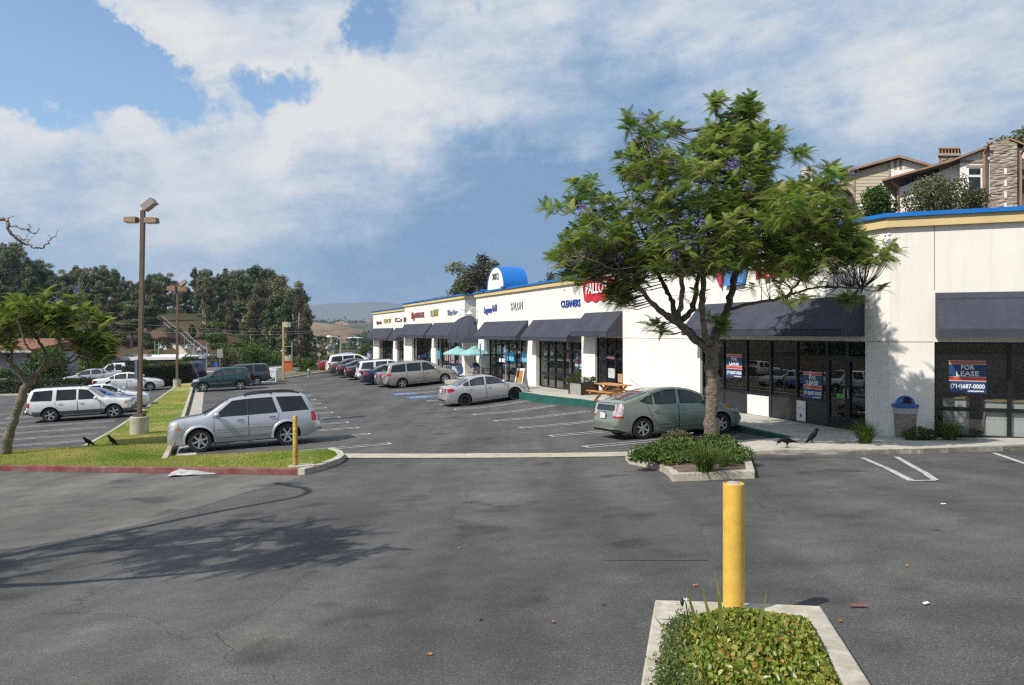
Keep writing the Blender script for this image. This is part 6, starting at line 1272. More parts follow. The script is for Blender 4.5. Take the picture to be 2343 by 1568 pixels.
def shrubmesh(sel, ln, wd, folds, tintf):
    p = P[sel][:, :3]-np.array(fb); m = len(p); D = nrm(rg.normal(size=(m, 3))*.8+np.array([-.1, -.25, .9])); Nn = nrm(rg.normal(size=(m, 3))+np.array([-.3, -.8, .35])); S = nrm(np.cross(D, Nn)); Nn = np.cross(S, D)
    l = (ln*rg.uniform(.65, 1.3, m))[:, None]; w_ = (wd*rg.uniform(.7, 1.25, m))[:, None]; f = Nn*w_*.28
    a, b = p-D*l/2, p+D*l/2; s1, s2 = p-D*l*.12, p+D*l*.22
    V = np.stack([a, s1+S*w_/2+f, s2+S*w_*.44+f, b, a, b, s2-S*w_*.44+f, s1-S*w_/2+f], 1).reshape(-1, 3); return V, np.arange(len(V)).reshape(-1, 4), np.repeat(tintf(m), 2)
root = empty('hawthorn_shrub', fb, 0, 'broad-leaved green and bronze shrub in the foreground kerbed bed', 'shrub')
sel = lf_ > .11; V, Q, T = shrubmesh(sel, .041, .029, 1, lambda m: np.clip(rg.normal(.42, .22, m), 0, 1)); link('foliage', npmesh('foliage', V, Q, LF_F, T, smooth=False), root)
mb = MB()
for k in range(60):
    i = rg.integers(n); p = P[i][:3]-np.array(fb); mb.tube([(p[0]*.9, p[1]*.9, 0), tuple(p)], .004, 4)
mb.build('stem', M_TWIG, root)
root = empty('rosemary_shrub', fb, 0, 'fine-leaved pale green shrub with tiny pale flowers along the left side of the foreground bed', 'shrub')
sel = np.where(lf_ <= .16)[0]; sel = np.concatenate([sel]*4); p = P[sel][:, :3]-np.array(fb)+rg.normal(size=(len(sel), 3))*.03; V, Q = leaves(p, rg.normal(size=p.shape)+np.array([0, 0, .9]), rg.normal(size=p.shape), np.full(len(p), .034), np.full(len(p), .010)); link('foliage', npmesh('foliage', V, Q, LF_R, rg.uniform(0, 1, len(p))), root)
q = p[rg.choice(len(p), 170)]+np.array([0, 0, .02]); V, Q = leaves(q, rg.normal(size=q.shape), rg.normal(size=q.shape), np.full(len(q), .014), np.full(len(q), .012)); link('blossom', npmesh('blossom', V, Q, leafmat('pale_flower', [(.5, .5, .62), (.7, .7, .75)], .2), rg.uniform(0, 1, len(q))), root)
kx = lambda x, y, Yd: Vector(far((2300+x*.5371)/1.6533, (1750+y*.5371)/1.6533, Yd))
root = empty('iris_clump', fb, 0, 'few tall thin iris blades with one pale flower rising from the foreground shrub', 'plant')
for i, (b0, b1, wd) in enumerate([((790, 1500), (750, 745), .022), ((765, 1440), (668, 855), .022), ((640, 1230), (570, 850), .016), ((700, 1500), (700, 1130), .018), ((870, 1480), (928, 960), .016), ((985, 1500), (1095, 890), .020), ((1000, 1520), (945, 1170), .018), ((450, 1310), (320, 1060), .012), ((780, 1540), (775, 1150), .018), ((690, 1400), (690, 1100), .015), ((930, 1560), (925, 1380), .014)]):
    Yb = 5.02+.04*(i % 5); a, b = kx(*b0, Yb), kx(*b1, Yb+rg.uniform(-.15, .15)); a.z = min(a.z, lotxy(a.x, a.y)+.25); pr = None; V, T = [], []
    for j in range(9):
        u = j/8; p = a.lerp(b, u)+Vector((.02*math.sin(u*3+i), 0, 0)); w_ = 1.35*wd*(1-u**3); c = (p-Vector((w_/2, 0, 0)), p+Vector((w_/2, -.7*w_, 0)))
        if pr: V += [tuple(v-fb) for v in (pr[0], pr[1], c[1], c[0])]; T.append(.85+.08*rg.normal())
        pr = c
    link('blade', npmesh('blade', np.array(V), np.arange(len(V)).reshape(-1, 4), LF_S, T), root)
a, b = kx(600, 1330, 5.1), kx(545, 985, 5.1); MB().tube([a-fb, b-fb], .004, 5).build('stalk', LF_B, root); mb = MB()
for q in range(6):
    an = q*math.pi/3; c = b-fb; mb.add([tuple(c), tuple(c+Vector((.015*math.cos(an-.4), .015*math.sin(an-.4), .018))), tuple(c+Vector((.024*math.cos(an), .024*math.sin(an), .026))), tuple(c+Vector((.015*math.cos(an+.4), .015*math.sin(an+.4), .018)))], [(0, 1, 2, 3)])
mb.build('flower', mat('iris_petal', (.7, .72, .82), rough=.6), root); MB().lathe([(.001, -.03), (.012, -.01), (.013, .01), (.001, .03)], 8, 'z', tuple(kx(520, 985, 5.1)-fb)).build('bud', LF_B, root)
# grass blades over the near lawn
m = 70000
ra, rb = resample(red, 200), resample(back, 200); GV = []
i = NR.integers(35, 199, m); u = NR.uniform(.01, .99, m); f_ = NR.uniform(0, 1, m); st = np.array([[(lambda p, q: (p.x+(q.x-p.x)*b, p.y+(q.y-p.y)*b))(ra[a].lerp(ra[a+1], c), rb[a].lerp(rb[a+1], c)) for c in (e,)][0] for a, b, e in zip(i, u, f_)])
m2 = 50000; Lw, Rw = resample(LW[1:], 200), resample(RW, 200); i2 = (NR.uniform(0, 1, m2)**1.7*150).astype(int); u2 = NR.uniform(.03, .97, m2); st2 = np.array([[Lw[a].x+(Rw[a].x-Lw[a].x)*b, Lw[a].y+(Rw[a].y-Lw[a].y)*b] for a, b in zip(i2, u2)])+NR.normal(size=(m2, 2))*.12
st = np.concatenate([st, st2]); z = np.array([lawnz(a, b) for a, b in st]); x = -SA*st[:, 0]+CA*st[:, 1]; y = CA*st[:, 0]+SA*st[:, 1]; C = np.stack([x, y, z+.018], 1); D = NR.normal(size=C.shape)*.45+np.array([0, 0, 1]); V, Q = leaves(C, D, NR.normal(size=C.shape), NR.uniform(.03, .06, len(C)), np.full(len(C), .012))
tn = np.clip(.47+.30*np.sin(x*.9+1.3*np.sin(y*.7))*np.cos(y*.8+x*.3)+NR.normal(size=len(C))*.16, 0, 1)
g = link('grass', npmesh('grass', V, Q, leafmat('grass_blade', [(.12, .22, .022), (.22, .32, .045), (.38, .36, .09), (.55, .43, .18)], .3), tn)); tag(g, kind='stuff')
# ---- posts and lamps
M_YEL = mat('yellow_paint', (.80, .50, .09), rough=.5, var=(3, .05), var2=(9, .45, (.80, .76, .70)), bump=(35, .15, .006)); M_YOLD = mat('worn_yellow_paint', (.60, .42, .07), rough=.65, var=(5, .2), var2=(14, .8, (.35, .25, .18)))
M_BRONZE = mat('bronze_paint', (.13, .085, .055), rough=.6, var=(2, .25)); M_LAMPB = mat('lamp_housing', (.24, .13, .06), rough=.55, var=(3, .2)); M_GALV = mat('galvanised', (.36, .36, .35), rough=.5, metal=.4, var=(4, .15)); M_GREYP = mat('grey_paint', (.36, .35, .31), rough=.6); M_CYL = mat('cast_concrete', (.50, .47, .40), rough=.9, var=(2.5, .18), var2=(4, .35, (.7, .67, .6)), bump=(30, .4, .01))
p = at(1678, 1403, .12); h_ = p.z; ztop = Z0-(1106-HY)/F*p.y
o = empty('bollard', p, 0, 'thick bright yellow concrete-filled post in the foreground bed', 'bollard')
r_ = 24.0/F*p.y; ht = ztop-p.z; MB().lathe([(r_, -.1), (r_, ht), (r_*.93, ht+.004), (r_*.92, ht-.02)], 40, 'z').build('pipe', M_YEL, o, smooth=40); MB().lathe([(r_*.925, ht-.02), (r_*.5, ht+.012), (.001, ht+.016)], 30, 'z').build('concrete_fill', M_CONC, o, smooth=50)
p = at(675, 1067, .15); ztop = Z0-(953-HY)/F*p.y; r_ = 5.4/F*p.y; ht = ztop-p.z
o = empty('bollard', p, 0, 'thin chipped yellow post on the grass nose in front of the silver SUV', 'bollard')
MB().lathe([(r_, -.1), (r_, ht), (r_*.6, ht+.02), (.001, ht+.025)], 20, 'z').build('pipe', M_YOLD, o, smooth=50); MB().lathe([(r_*1.12, -.1), (r_*1.12, ht*.33), (r_, ht*.345)], 20, 'z').build('sleeve', M_YOLD, o, smooth=40)
s_, t_ = ST(p.x, p.y); sheet('concrete_pad', [(s_-.32, t_-.15), (s_-.32, t_+.5)], [(s_+.22, t_-.15), (s_+.22, t_+.35)], 4, 3, .175, M_CURB, thick=.1)
def lot_lamp(label, px, py, pyb, hw, top, fx, fy, flood, panel=None, lean=0.0):
    p = at(px, py, .12); k = p.y/F; o = empty('lamp_post', p, 0, label, 'lamp post', 'lamp posts of the parking lot'); zt = Z0-(top-HY)*k-p.z; zb = (py-pyb)*k; r_ = hw*k
    MB().lathe([(r_, -.3), (r_, zb-.02), (r_-.02, zb), (.001, zb+.004)], 36, 'z').build('concrete_base', M_CYL, o, smooth=40); MB().box((-.19, -.19, zb), (.19, .19, zb+.12)).build('base_cover', M_BRONZE, o)
    xo = lean*k; mb = MB(); mb.prism([(-.075, -.075, zb+.12), (.075, -.075, zb+.12), (.075, .075, zb+.12), (-.075, .075, zb+.12)], (xo, 0, zt-zb-.12)); mb.build('pole', M_BRONZE, o)
    for i, (x, y) in enumerate(zip(fx, fy)):
        cx, cz = (x-px)*k, Z0-(y-HY)*k-p.z; sd = math.copysign(1, cx-xo); w_, hh = 13.5*k if py > 950 else 6.5*k*1.5, 6.5*k if py > 950 else 6*k
        mb = MB(); mb.add([(cx-w_*sd, -.19, cz-hh), (cx+w_*sd, -.19, cz-hh*.8), (cx+w_*sd, .19, cz-hh*.8), (cx-w_*sd, .19, cz-hh), (cx-w_*sd, -.15, cz+hh), (cx+w_*sd*.96, -.15, cz+hh*.9), (cx+w_*sd*.96, .15, cz+hh*.9), (cx-w_*sd, .15, cz+hh)], [(0,3,2,1),(4,5,6,7),(0,1,5,4),(1,2,6,5),(2,3,7,6),(3,0,4,7)])
        mb.bar((xo, 0, cz-.01), (cx-w_*sd*.98, 0, cz-.01), .09, .10); f_ = mb.build('lamp_head', M_LAMPB, o)
        MB().box((min(cx-w_*.8, cx+w_*.8), -.15, cz-hh-.012), (max(cx-w_*.8, cx+w_*.8), .15, cz-hh*.98)).build('lens', M_LENS, f_)
    if flood:
        cx, cz = (flood[0]-px)*k, Z0-(flood[1]-HY)*k-p.z; mb = MB().tube(smoothpath([(xo, 0, zt-.25), (xo+.0, 0, zt+.12), (xo+.05, 0, zt+.2), (cx-.15, 0, cz-.12)], 4), .025, 7)
        mb.build('bracket', M_BRONZE, o, smooth=50); m = MB().box((-.26, -.2, -.13), (.26, .2, .13)); m.box((.20, -.21, -.145), (.27, .21, .05)); m.move(Matrix.Translation((cx, 0, cz)) @ Matrix.Rotation(rad(-38), 4, 'Y')); m.build('flood_light', mat('flood_grey', (.36, .30, .25), rough=.5) if 'flood_grey' not in MATS else MATS['flood_grey'], o)
    if panel:
        x0, x1, y0, y1 = panel; mb = MB().box(((x0-px)*k, -.10, Z0-(y1-HY)*k-p.z), ((x1-px)*k, -.078, Z0-(y0-HY)*k-p.z)); mb.build('panel', mat('blue_grey_panel', (.10, .15, .24), rough=.5), o)
    return o
lot_lamp('tall brown lamp post with two box heads and floodlight on a thick concrete drum', 319, 993, 953, 20, 482, (300, 347), (503.5, 505), (341, 469), (311, 317, 823, 868), 8)
lot_lamp('farther lamp post with box heads standing before the trimmed hedge', 405, 886, 869, 8.6, 652, (393, 418), (660.5, 661), (419, 648), None, 1)
def tan_post():
    p = at(648, 869); k = p.y/F; o = empty('lamp_post', p, 0, 'tan square post with one pale box lamp head beside the white tenant sign', 'lamp post', 'lamp posts of the parking lot')
    zt = Z0-(737-HY)*k-p.z; m = mat('tan_paint', (.45, .28, .13), rough=.6, var=(2, .15)); MB().prism([(-.08, -.08, -.1), (.08, -.08, -.1), (.08, .08, -.1), (-.08, .08, -.1)], (.0, 0, zt+.1)).build('pole', m, o); MB().box((.0, -.2, zt-.45), (.42, .2, zt)).build('lamp_head', mat('cream_plastic', (.5, .46, .3), rough=.5), o); MB().box((.42, -.17, zt-.42), (.62, .17, zt-.04)).build('lens', M_GALV, o)
tan_post()
M_SLAMP = mat('street_lamp_paint', (.30, .33, .33), rough=.5); M_BB = mat('banner_blue', (.05, .22, .6), rough=.7, var=(1.2, .8), col2=(.6, .62, .65)); M_BG = mat('banner_green', (.06, .45, .12), rough=.7, var=(1.0, .7), col2=(.7, .6, .45))
def street_lamp(label, px, py0, py1, Yd, side, bm_=None, bside=None):
    b = far(px, py1, Yd); k = Yd/F; H = (py1-py0)*k; o = empty('street_lamp', b, 0, label, 'street lamp', 'bell-shaded street lamps')
    m = MB().tube([(0, 0, -.3), (0, 0, .4)], .12, 8); m.tube([(0, 0, .4), (0, 0, H)], .055, 8); m.lathe([(.05, H), (.08, H+.06), (.001, H+.12)], 8); m.bar((0, 0, H*.89), (side*.95, 0, H*.89), .06, .06); m.build('pole', M_SLAMP, o, smooth=40)
    MB().lathe([(.04, H*.89), (.09, H*.84), (.2, H*.78), (.34, H*.735), (.33, H*.73), (.001, H*.75)], 14, 'z', (side*.92, 0, 0)).build('lamp_shade', M_SLAMP, o, smooth=40)
    if bm_: bs = bside or side; MB().box((min(bs*.12, bs*.95), -.012, H*.36), (max(bs*.12, bs*.95), .012, H*.62)).build('banner', bm_, o)
street_lamp('street lamp with a green and white banner right of the tan post', 668, 785, 856, 84, -1, M_BG)
street_lamp('street lamp with a blue banner at the foot of the hillside steps', 473, 788, 839, 97, -1, M_BB)
street_lamp('street lamp without a banner left of the foot of the hillside steps', 444, 782, 838, 98, -1)
street_lamp('street lamp with a blue banner above the flat white roof', 354, 782, 838, 112, 1, M_BB); street_lamp('street lamp whose bell faces away, just right of the bannered one above the white roof', 363, 786, 840, 104, 1)
street_lamp('street lamp with a green banner near the curved road light', 764, 786, 830, 104, -1, M_BG); street_lamp('distant street lamp with a pale banner left of the curved road light', 749, 777, 802, 190, 1, M_BB)
street_lamp('distant street lamp with a red and white banner seen over the minivan roofs', 826, 783, 806, 200, -1, mat('banner_red', (.5, .1, .06), rough=.7, var=(1.0, .8), col2=(.65, .66, .7)))
b = far(779, 842, 96); k = 96/F; o = empty('road_light', b, 0, 'tall pale road light with a curved arm over the far end of the lot', 'street lamp'); H = (842-782)*k
MB().tube(smoothpath([(0, 0, -.3), (0, 0, H*.5), (0, 0, H), (-.15, 0, H+.35), (-.6, 0, H+.6), (-1.1, 0, H+.62)], 5), [.13]*8+[.09]*10+[.06]*8, 10).build('pole', M_GALV, o, smooth=50); MB().lathe([(.001, -.42), (.13, -.3), (.16, 0), (.09, .3), (.001, .36)], 12, 'x', (-1.35, 0, H+.6)).build('lamp_head', M_WHITE, o, smooth=60)
p = Vector((0, 0, 0)); q = far(2010, 494, 62); o = empty('road_light', (q.x, q.y, terr(q.x, q.y)), 0, 'curved white road light arm rising behind the blue roof edge', 'street lamp'); g = lambda x, y: far(x, y, 62)-o.location
MB().tube(smoothpath([(0, 0, -.2), tuple(g(2013, 600)), tuple(g(2012, 500)), tuple(g(2004, 478)), tuple(g(1992, 466)), tuple(g(1975, 463))], 5), .085, 9).build('pole', M_WHITE, o, smooth=50); MB().lathe([(.02, .12), (.12, .0), (.2, -.12), (.19, -.14), (.001, -.1)], 12, 'z', tuple(g(1970, 470))).build('lamp_head', M_WHITE, o, smooth=50)
# ---- verge beyond the lot, street, tenant sign, hydrant
M_DRY = mat('dry_verge', (.22, .17, .08), rough=1, var=(.8, .4), col2=(.10, .11, .04), bump=(8, .6, .05))
E_ = [(66.5, -1.5), (68.2, 1.0), (69.4, 2.3), (69.6, 4.4), (71.5, 5.8), (74.8, 7.8), (77, 9.4), (82, 10), (101, 10.2)]
sheet('verge', E_, [(s+3.2-(.03*i), t-.9) for i, (s, t) in enumerate(E_[:-1])]+[(101, 6)], 50, 6, .10, M_DRY, bulge=.12)
curb([W(*q).to_2d() for q in E_], .14, M_CURB, h=.14, side=-1)
sheet('street', [(70.4, -2.6), (73, 1.2), (73.2, 3.4), (78, 6.6), (85.4, 9)], [(99, -25), (99, -12), (99, -4), (99, 2), (99, 8)], 30, 12, .012, M_OLD)
sheet('sidewalk', [(88.5, -24), (87, -8), (88.5, 3.5), (92, 9)], [(90.6, -24), (89.2, -8), (90.8, 3.5), (94, 9)], 30, 3, .05, M_WALK)
s0 = at(590, 874.5); s1 = at(634, 873); o = empty('tenant_sign', (s0+s1)/2, math.atan2(s1.y-s0.y, s1.x-s0.x), 'low white tenant sign with rounded top showing a dentist panel and a red fruit emblem', 'sign'); w_ = (s1-s0).length/2; k = s0.y/F; ht = 29.5*k
pf = [(-w_, -.32, -.25), (w_, -.32, -.25)]+[(w_-.09+.09*math.cos(a), -.32, ht-.09+.09*math.sin(a)) for a in np.linspace(0, math.pi/2, 6)]+[(-w_+.09+.09*math.cos(a), -.32, ht-.09+.09*math.sin(a)) for a in np.linspace(math.pi/2, math.pi, 6)]
MB().prism(pf, (0, .64, 0)).build('cabinet', M_WHITE, o, smooth=30)
def pan(x0, x1, z0, z1, ma, nm='panel', d=.012): return MB().box((x0*w_, -.32-d, z0*ht), (x1*w_, -.319, z1*ht)).build(nm, ma, o)
pan(-.92, -.1, .34, .70, M_NAVY); pan(-.06, .88, .36, .93, M_WPR); pan(-.92, -.1, .07, .30, M_WPR); pan(-.06, .88, .10, .31, mat('panel_green', (.01, .15, .08), rough=.5))
def ptxt(tx, x, z, sz, wd, ma, sh=0): me = text_mesh(tx, sz*ht, .004, ma, width=wd*w_, shear=sh); q = link('lettering', me, o); q.rotation_euler = (rad(90), 0, 0); q.location = (x*w_, -.336, z*ht)
ptxt('DENTIST', .42, .80, .2, .8, M_LSKY); ptxt('OFFICE VISION', -.5, .18, .14, .74, M_LSIDE); ptxt('SUB', .24, .205, .19, .3, M_LW, .1); ptxt('WAY', .55, .205, .19, .34, M_LY, .1)
MB().lathe([(.001, -.336), (.23*w_, -.336), (.23*w_, -.332)], 20, 'y', (-.5*w_, 0, .54*ht)).build('emblem_ring', M_WPR, o); m = MB(); m.lathe([(.001, -.345), (.13*w_, -.345), (.13*w_, -.336)], 16, 'y', (-.5*w_, 0, .53*ht)); m.bar((-.5*w_, -.341, .60*ht), (-.45*w_, -.341, .67*ht), .03, .012); m.build('emblem_fruit', M_LR, o)
p = at(706, 862.5, .1); o = empty('fire_hydrant', p, 0, 'pale fire hydrant at the far edge of the lot', 'hydrant'); MB().lathe([(.17, 0), (.17, .05), (.11, .06), (.11, .5), (.14, .52), (.13, .6), (.08, .68), (.03, .72), (.001, .74)], 14).build('barrel', M_GALV, o, smooth=40); MB().tube([(-.2, 0, .42), (.2, 0, .42)], .055, 10).build('nozzle', M_GALV, o); MB().tube([(0, -.2, .38), (0, 0, .38)], .07, 10).build('nozzle', M_GALV, o)
p = far(657, 848, 80); p.z = lotxy(p.x, p.y); o = empty('utility_box', p, rad(10), 'small orange roadside cabinet just behind the tan post', 'cabinet'); k = 80/F; MB().box((-.5, -.3, 0), (.5, .3, .95)).build('box', mat('orange_paint', (.6, .13, .03), rough=.6), o); MB().box((-.54, -.34, .951), (.54, .34, 1.02)).build('lid', M_LR, o)
def sign_post(label, px, py, Yd, w_, ht, hp, ma, kind='rect'):
    p = far(px, py, Yd); p.z = lotxy(p.x, p.y); o = empty('road_sign', p, 0, label, 'sign'); MB().tube([(0, 0, 0), (0, 0, hp)], .035, 7).build('post', M_GALV, o)
    (MB().box((-w_/2, -.05, hp-ht), (w_/2, -.035, hp)) if kind == 'rect' else MB().lathe([(.001, -.04), (w_/2, -.04), (w_/2, -.05), (.001, -.05)], 8, 'y', (0, 0, hp-w_/2))).build('sign_plate', ma, o)
sign_post('grey back of a tall road sign behind the teal SUV', 503, 845, 88, .62, .95, 2.3, M_GALV); sign_post('small pale round sign on a thin post among the verge bushes', 730, 848, 86, .45, .45, 1.6, M_GALV, 'oct'); sign_post('small blue sign at the street behind the teal SUV', 495, 846, 90, .35, .5, .75, M_LB)
# ---- hedges and plants of the left lot
def hedge(name, label, a, b, dep, h_, n, ma, seed):
    a, b = Vector(a), Vector(b); d = (b-a); l = d.length; o = empty(name, a, math.atan2(d.y, d.x), label, 'hedge'); rg = np.random.default_rng(seed); dz = (b.z-a.z)/l
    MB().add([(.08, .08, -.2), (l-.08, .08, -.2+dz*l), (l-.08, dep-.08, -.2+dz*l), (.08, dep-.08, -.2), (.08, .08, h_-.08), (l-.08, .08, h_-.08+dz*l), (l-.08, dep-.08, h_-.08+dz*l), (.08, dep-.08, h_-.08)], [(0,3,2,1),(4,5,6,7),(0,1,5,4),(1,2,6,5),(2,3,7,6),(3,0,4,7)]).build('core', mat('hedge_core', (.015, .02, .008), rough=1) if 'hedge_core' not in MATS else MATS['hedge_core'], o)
    ar = np.array([l*h_, l*dep, dep*h_, dep*h_, l*h_]); f = rg.choice(5, n, p=ar/ar.sum()); u, v = rg.uniform(0, 1, n), rg.uniform(0, 1, n); P = np.zeros((n, 3)); Nn = np.zeros((n, 3))
    for i, (nn, fx) in enumerate([((0,-1,0), lambda u, v: (u*l, 0*u, v*h_)), ((0,0,1), lambda u, v: (u*l, v*dep, h_+0*u)), ((1,0,0), lambda u, v: (l+0*u, u*dep, v*h_)), ((-1,0,0), lambda u, v: (0*u, u*dep, v*h_)), ((0,1,0), lambda u, v: (u*l, dep+0*u, v*h_))]):
        k = f == i; P[k] = np.stack(fx(u[k], v[k]), 1); Nn[k] = nn
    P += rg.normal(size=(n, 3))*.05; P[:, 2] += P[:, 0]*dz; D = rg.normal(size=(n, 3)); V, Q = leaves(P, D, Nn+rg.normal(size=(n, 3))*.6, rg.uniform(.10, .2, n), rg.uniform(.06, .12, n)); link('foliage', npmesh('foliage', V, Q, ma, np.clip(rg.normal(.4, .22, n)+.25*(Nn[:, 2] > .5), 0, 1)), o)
hp = lambda px, py: at(px, py)
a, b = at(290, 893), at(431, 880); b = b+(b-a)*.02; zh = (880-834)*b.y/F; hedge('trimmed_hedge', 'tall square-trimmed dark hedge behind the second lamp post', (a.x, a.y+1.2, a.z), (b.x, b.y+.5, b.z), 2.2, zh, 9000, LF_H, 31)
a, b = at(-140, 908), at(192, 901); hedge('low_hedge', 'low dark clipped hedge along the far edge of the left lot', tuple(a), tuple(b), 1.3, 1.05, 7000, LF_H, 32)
curb([(a+Vector((-.1, -.5, 0))).to_2d(), (b+Vector((1.2, -.5, 0))).to_2d()], .15, M_CURB, side=-1)
def bush(label, px, py, Yd, wpx, hpx, ma, n=1500, seed=1, name='bush', group=None, lsz=.2, flat=.8, z=None):
    k = Yd/F; b = far(px, py, Yd); b.z = z if z is not None else min(b.z, terr(b.x, b.y)+.1) if False else b.z; rg = np.random.default_rng(seed); w_, h_ = wpx*k/2, hpx*k; lo = []
    for q in range(9): a = rg.uniform(0, 6.28); r = rg.uniform(.1, .62)*w_; zz = rg.uniform(.25, .72)*h_; lo.append((r*math.cos(a), r*math.sin(a)*flat, zz, w_*rg.uniform(.3, .5), w_*rg.uniform(.3, .5)*flat, h_*rg.uniform(.22, .34)))
    lo.append((0, 0, h_*.45, w_*.7, w_*.7*flat, h_*.42)); return shrub(name, label, b, lo, n, lsz, lsz*.6, ma, seed, group, cat='bush' if name == 'bush' else 'tree', up=.3)
bush('bright leafy tree in front of the brown-roofed building', 108, 898, 72, 150, 120, LF_B, 5200, 41, 'broad_tree', lsz=.24); bush('dark green shrub at the left edge before the brown-roofed building', 12, 898, 70, 100, 62, LF_D, 2600, 42, lsz=.22); bush('green tree against the left end of the flat white building', 212, 885, 82, 110, 110, LF_D, 3800, 43, 'broad_tree', lsz=.25); bush('yellow-green bush at the right end of the flat white roof', 425, 850, 84, 52, 40, LF_B, 1400, 44); bush('pale flowering bush over the trimmed hedge', 330, 852, 80, 60, 32, LF_B, 1200, 45)
bush('young leafy tree on the street verge behind the tenant sign', 590, 872, 92, 100, 100, LF_B, 3600, 46, 'broad_tree', lsz=.24); bush('brown scrubby bush left of the young verge tree', 520, 850, 98, 110, 62, LF_O, 2600, 47, lsz=.22); bush('dark bush under the right side of the young verge tree', 645, 858, 94, 80, 60, LF_D, 2000, 48)
bush('bright green bush at the far edge of the lot', 705, 853, 82, 64, 38, LF_B, 1800, 49); bush('olive bush between the street lamp and the bright green bush', 676, 852, 88, 60, 40, LF_O, 1600, 50); bush('olive bush beside the white minivan', 742, 852, 84, 56, 44, LF_O, 1800, 51); bush('dry yellowish tuft behind the red car', 758, 852, 80, 34, 28, LF_O, 900, 52); bush('dark low bush near the fire hydrant', 690, 862, 78, 40, 20, LF_D, 900, 53); bush('low bush right of the fire hydrant', 722, 857, 79, 44, 20, LF_D, 900, 54); bush('tall olive bush at the far end of the shops', 835, 843, 118, 64, 66, LF_B, 2200, 55, lsz=.26); bush('dry grey bush below the wooded bank', 700, 838, 112, 44, 40, LF_O, 1000, 56); bush('grey-green bush left of the curved road light', 745, 838, 125, 70, 50, LF_O, 1600, 57, lsz=.25)
# ---- buildings of the left side
M_TILE = mat('brown_tile', (.20, .085, .045), rough=.9, var=(1.5, .25)); M_WALLG = mat('grey_lilac_wall', (.36, .35, .38), rough=.9, var=(.4, .06)); M_FASC = mat('pale_fascia', (.5, .47, .42), rough=.8); M_WROOF = mat('white_roof_edge', (.75, .74, .72), rough=.7); M_GWALL = mat('grey_wall', (.32, .32, .33), rough=.9, var=(.5, .08)); M_BSIGN = mat('blue_sign_panel', (.03, .17, .35), rough=.5); M_DARK = mat('deep_shade_opening', (.03, .03, .032), rough=.9)
Yb = 82; k = Yb/F; b = far(0, 872, Yb); o = empty('brown_roof_building', b, 0, 'low building with brown tile roof and grey wall behind the leaning tree', 'building'); X_ = lambda px: (px)*k; Z_ = lambda py: (872-py)*k
MB().box((X_(-260), 0, -.5), (X_(108), 14, Z_(806))).build('wall', M_WALLG, o); MB().add([(X_(-280), -1.6, Z_(803)), (X_(93), -1.6, Z_(799)), (X_(106), 7, Z_(776)), (X_(-280), 7, Z_(775)), (X_(-280), 16, Z_(800)), (X_(120), 16, Z_(800)), (X_(-280), -1.6, Z_(806)), (X_(93), -1.6, Z_(802)), (X_(120), 16, Z_(803)), (X_(-280), 16, Z_(803))], [(0,1,2,3),(3,2,5,4),(6,9,8,7),(0,6,7,1),(1,7,8,5),(1,5,2),(0,3,4,9,6)]).build('roof', M_TILE, o); MB().box((X_(-280), -1.75, Z_(806)), (X_(94), -1.6, Z_(801))).build('fascia', M_FASC, o); MB().box((X_(59), -.1, Z_(828)), (X_(80), -.02, Z_(821))).build('sign_panel', M_BSIGN, o)
for x0, x1 in ((3, 24), (62, 78)): MB().box((X_(x0), -.06, Z_(818)), (X_(x1), -.02, Z_(811))).build('window', M_DARK, o)
Yb = 96; k = Yb/F; b = far(262, 860, Yb); o = empty('flat_roof_building', b, 0, 'low flat building with broad white roof edge behind the trimmed hedge', 'building'); X_ = lambda px: (px-262)*k; Z_ = lambda py: (860-py)*k
MB().box((X_(256), .9, -.5), (X_(425), 12, Z_(826))).build('wall', M_GWALL, o); MB().add([(X_(250), .0, Z_(826)), (X_(424), .0, Z_(822.5)), (X_(430), 12.5, Z_(822.5)), (X_(250), 12.5, Z_(826)), (X_(268), .0, Z_(818)), (X_(428), .0, Z_(817)), (X_(430), 12.5, Z_(817)), (X_(250), 12.5, Z_(818))], [(0,3,2,1),(4,5,6,7),(0,1,5,4),(1,2,6,5),(2,3,7,6),(3,0,4,7)]).build('roof_edge', M_WROOF, o)
for x0, x1 in ((270, 288), (298, 318)): MB().box((X_(x0), 2, Z_(817.2)), (X_(x1), 3.4, Z_(812))).build('roof_unit', M_GALV, o)
for x0, x1, y in ((272, 312, 834), (326, 352, 832)): MB().box((X_(x0), .78, Z_(y+3.5)), (X_(x1), .88, Z_(y-3))).build('sign_panel', M_BSIGN, o)
MB().box((X_(290), .84, Z_(852)), (X_(345), .89, Z_(841))).build('window', M_DARK, o)
# ---- steps with mesh fence on the bank
M_MESH = glassmat('fence_mesh', (.62, .62, .62), .35, .4); M_RAIL = mat('step_concrete', (.50, .42, .33), rough=.9)
cr = lambda x, y, Yd: far((560+x*.21043)/1.6533, (1150+y*.21043)/1.6533, Yd)
pl = [cr(1010, 1110, 102), cr(940, 1090, 102.5), cr(840, 985, 106), cr(790, 950, 107.5), cr(640, 785, 113), cr(590, 770, 114), cr(470, 715, 117), cr(390, 635, 120), cr(200, 460, 128)]
o = empty('hillside_steps', pl[0], 0, 'straight flight of steps with wire fence climbing the brown bank', 'steps'); P = [q-pl[0] for q in pl]
m = MB()
for a, b in zip(P, P[1:]):
    m.bar(a, b, 2.2, .5); n = max(1, int(abs(b.z-a.z)/.17))
    for i in range(n): c = a.lerp(b, (i+.5)/n); m.box((c.x-.14, c.y-1.0, c.z+.2), (c.x+.14, c.y+1.0, c.z+.36))
m.build('steps', M_RAIL, o)
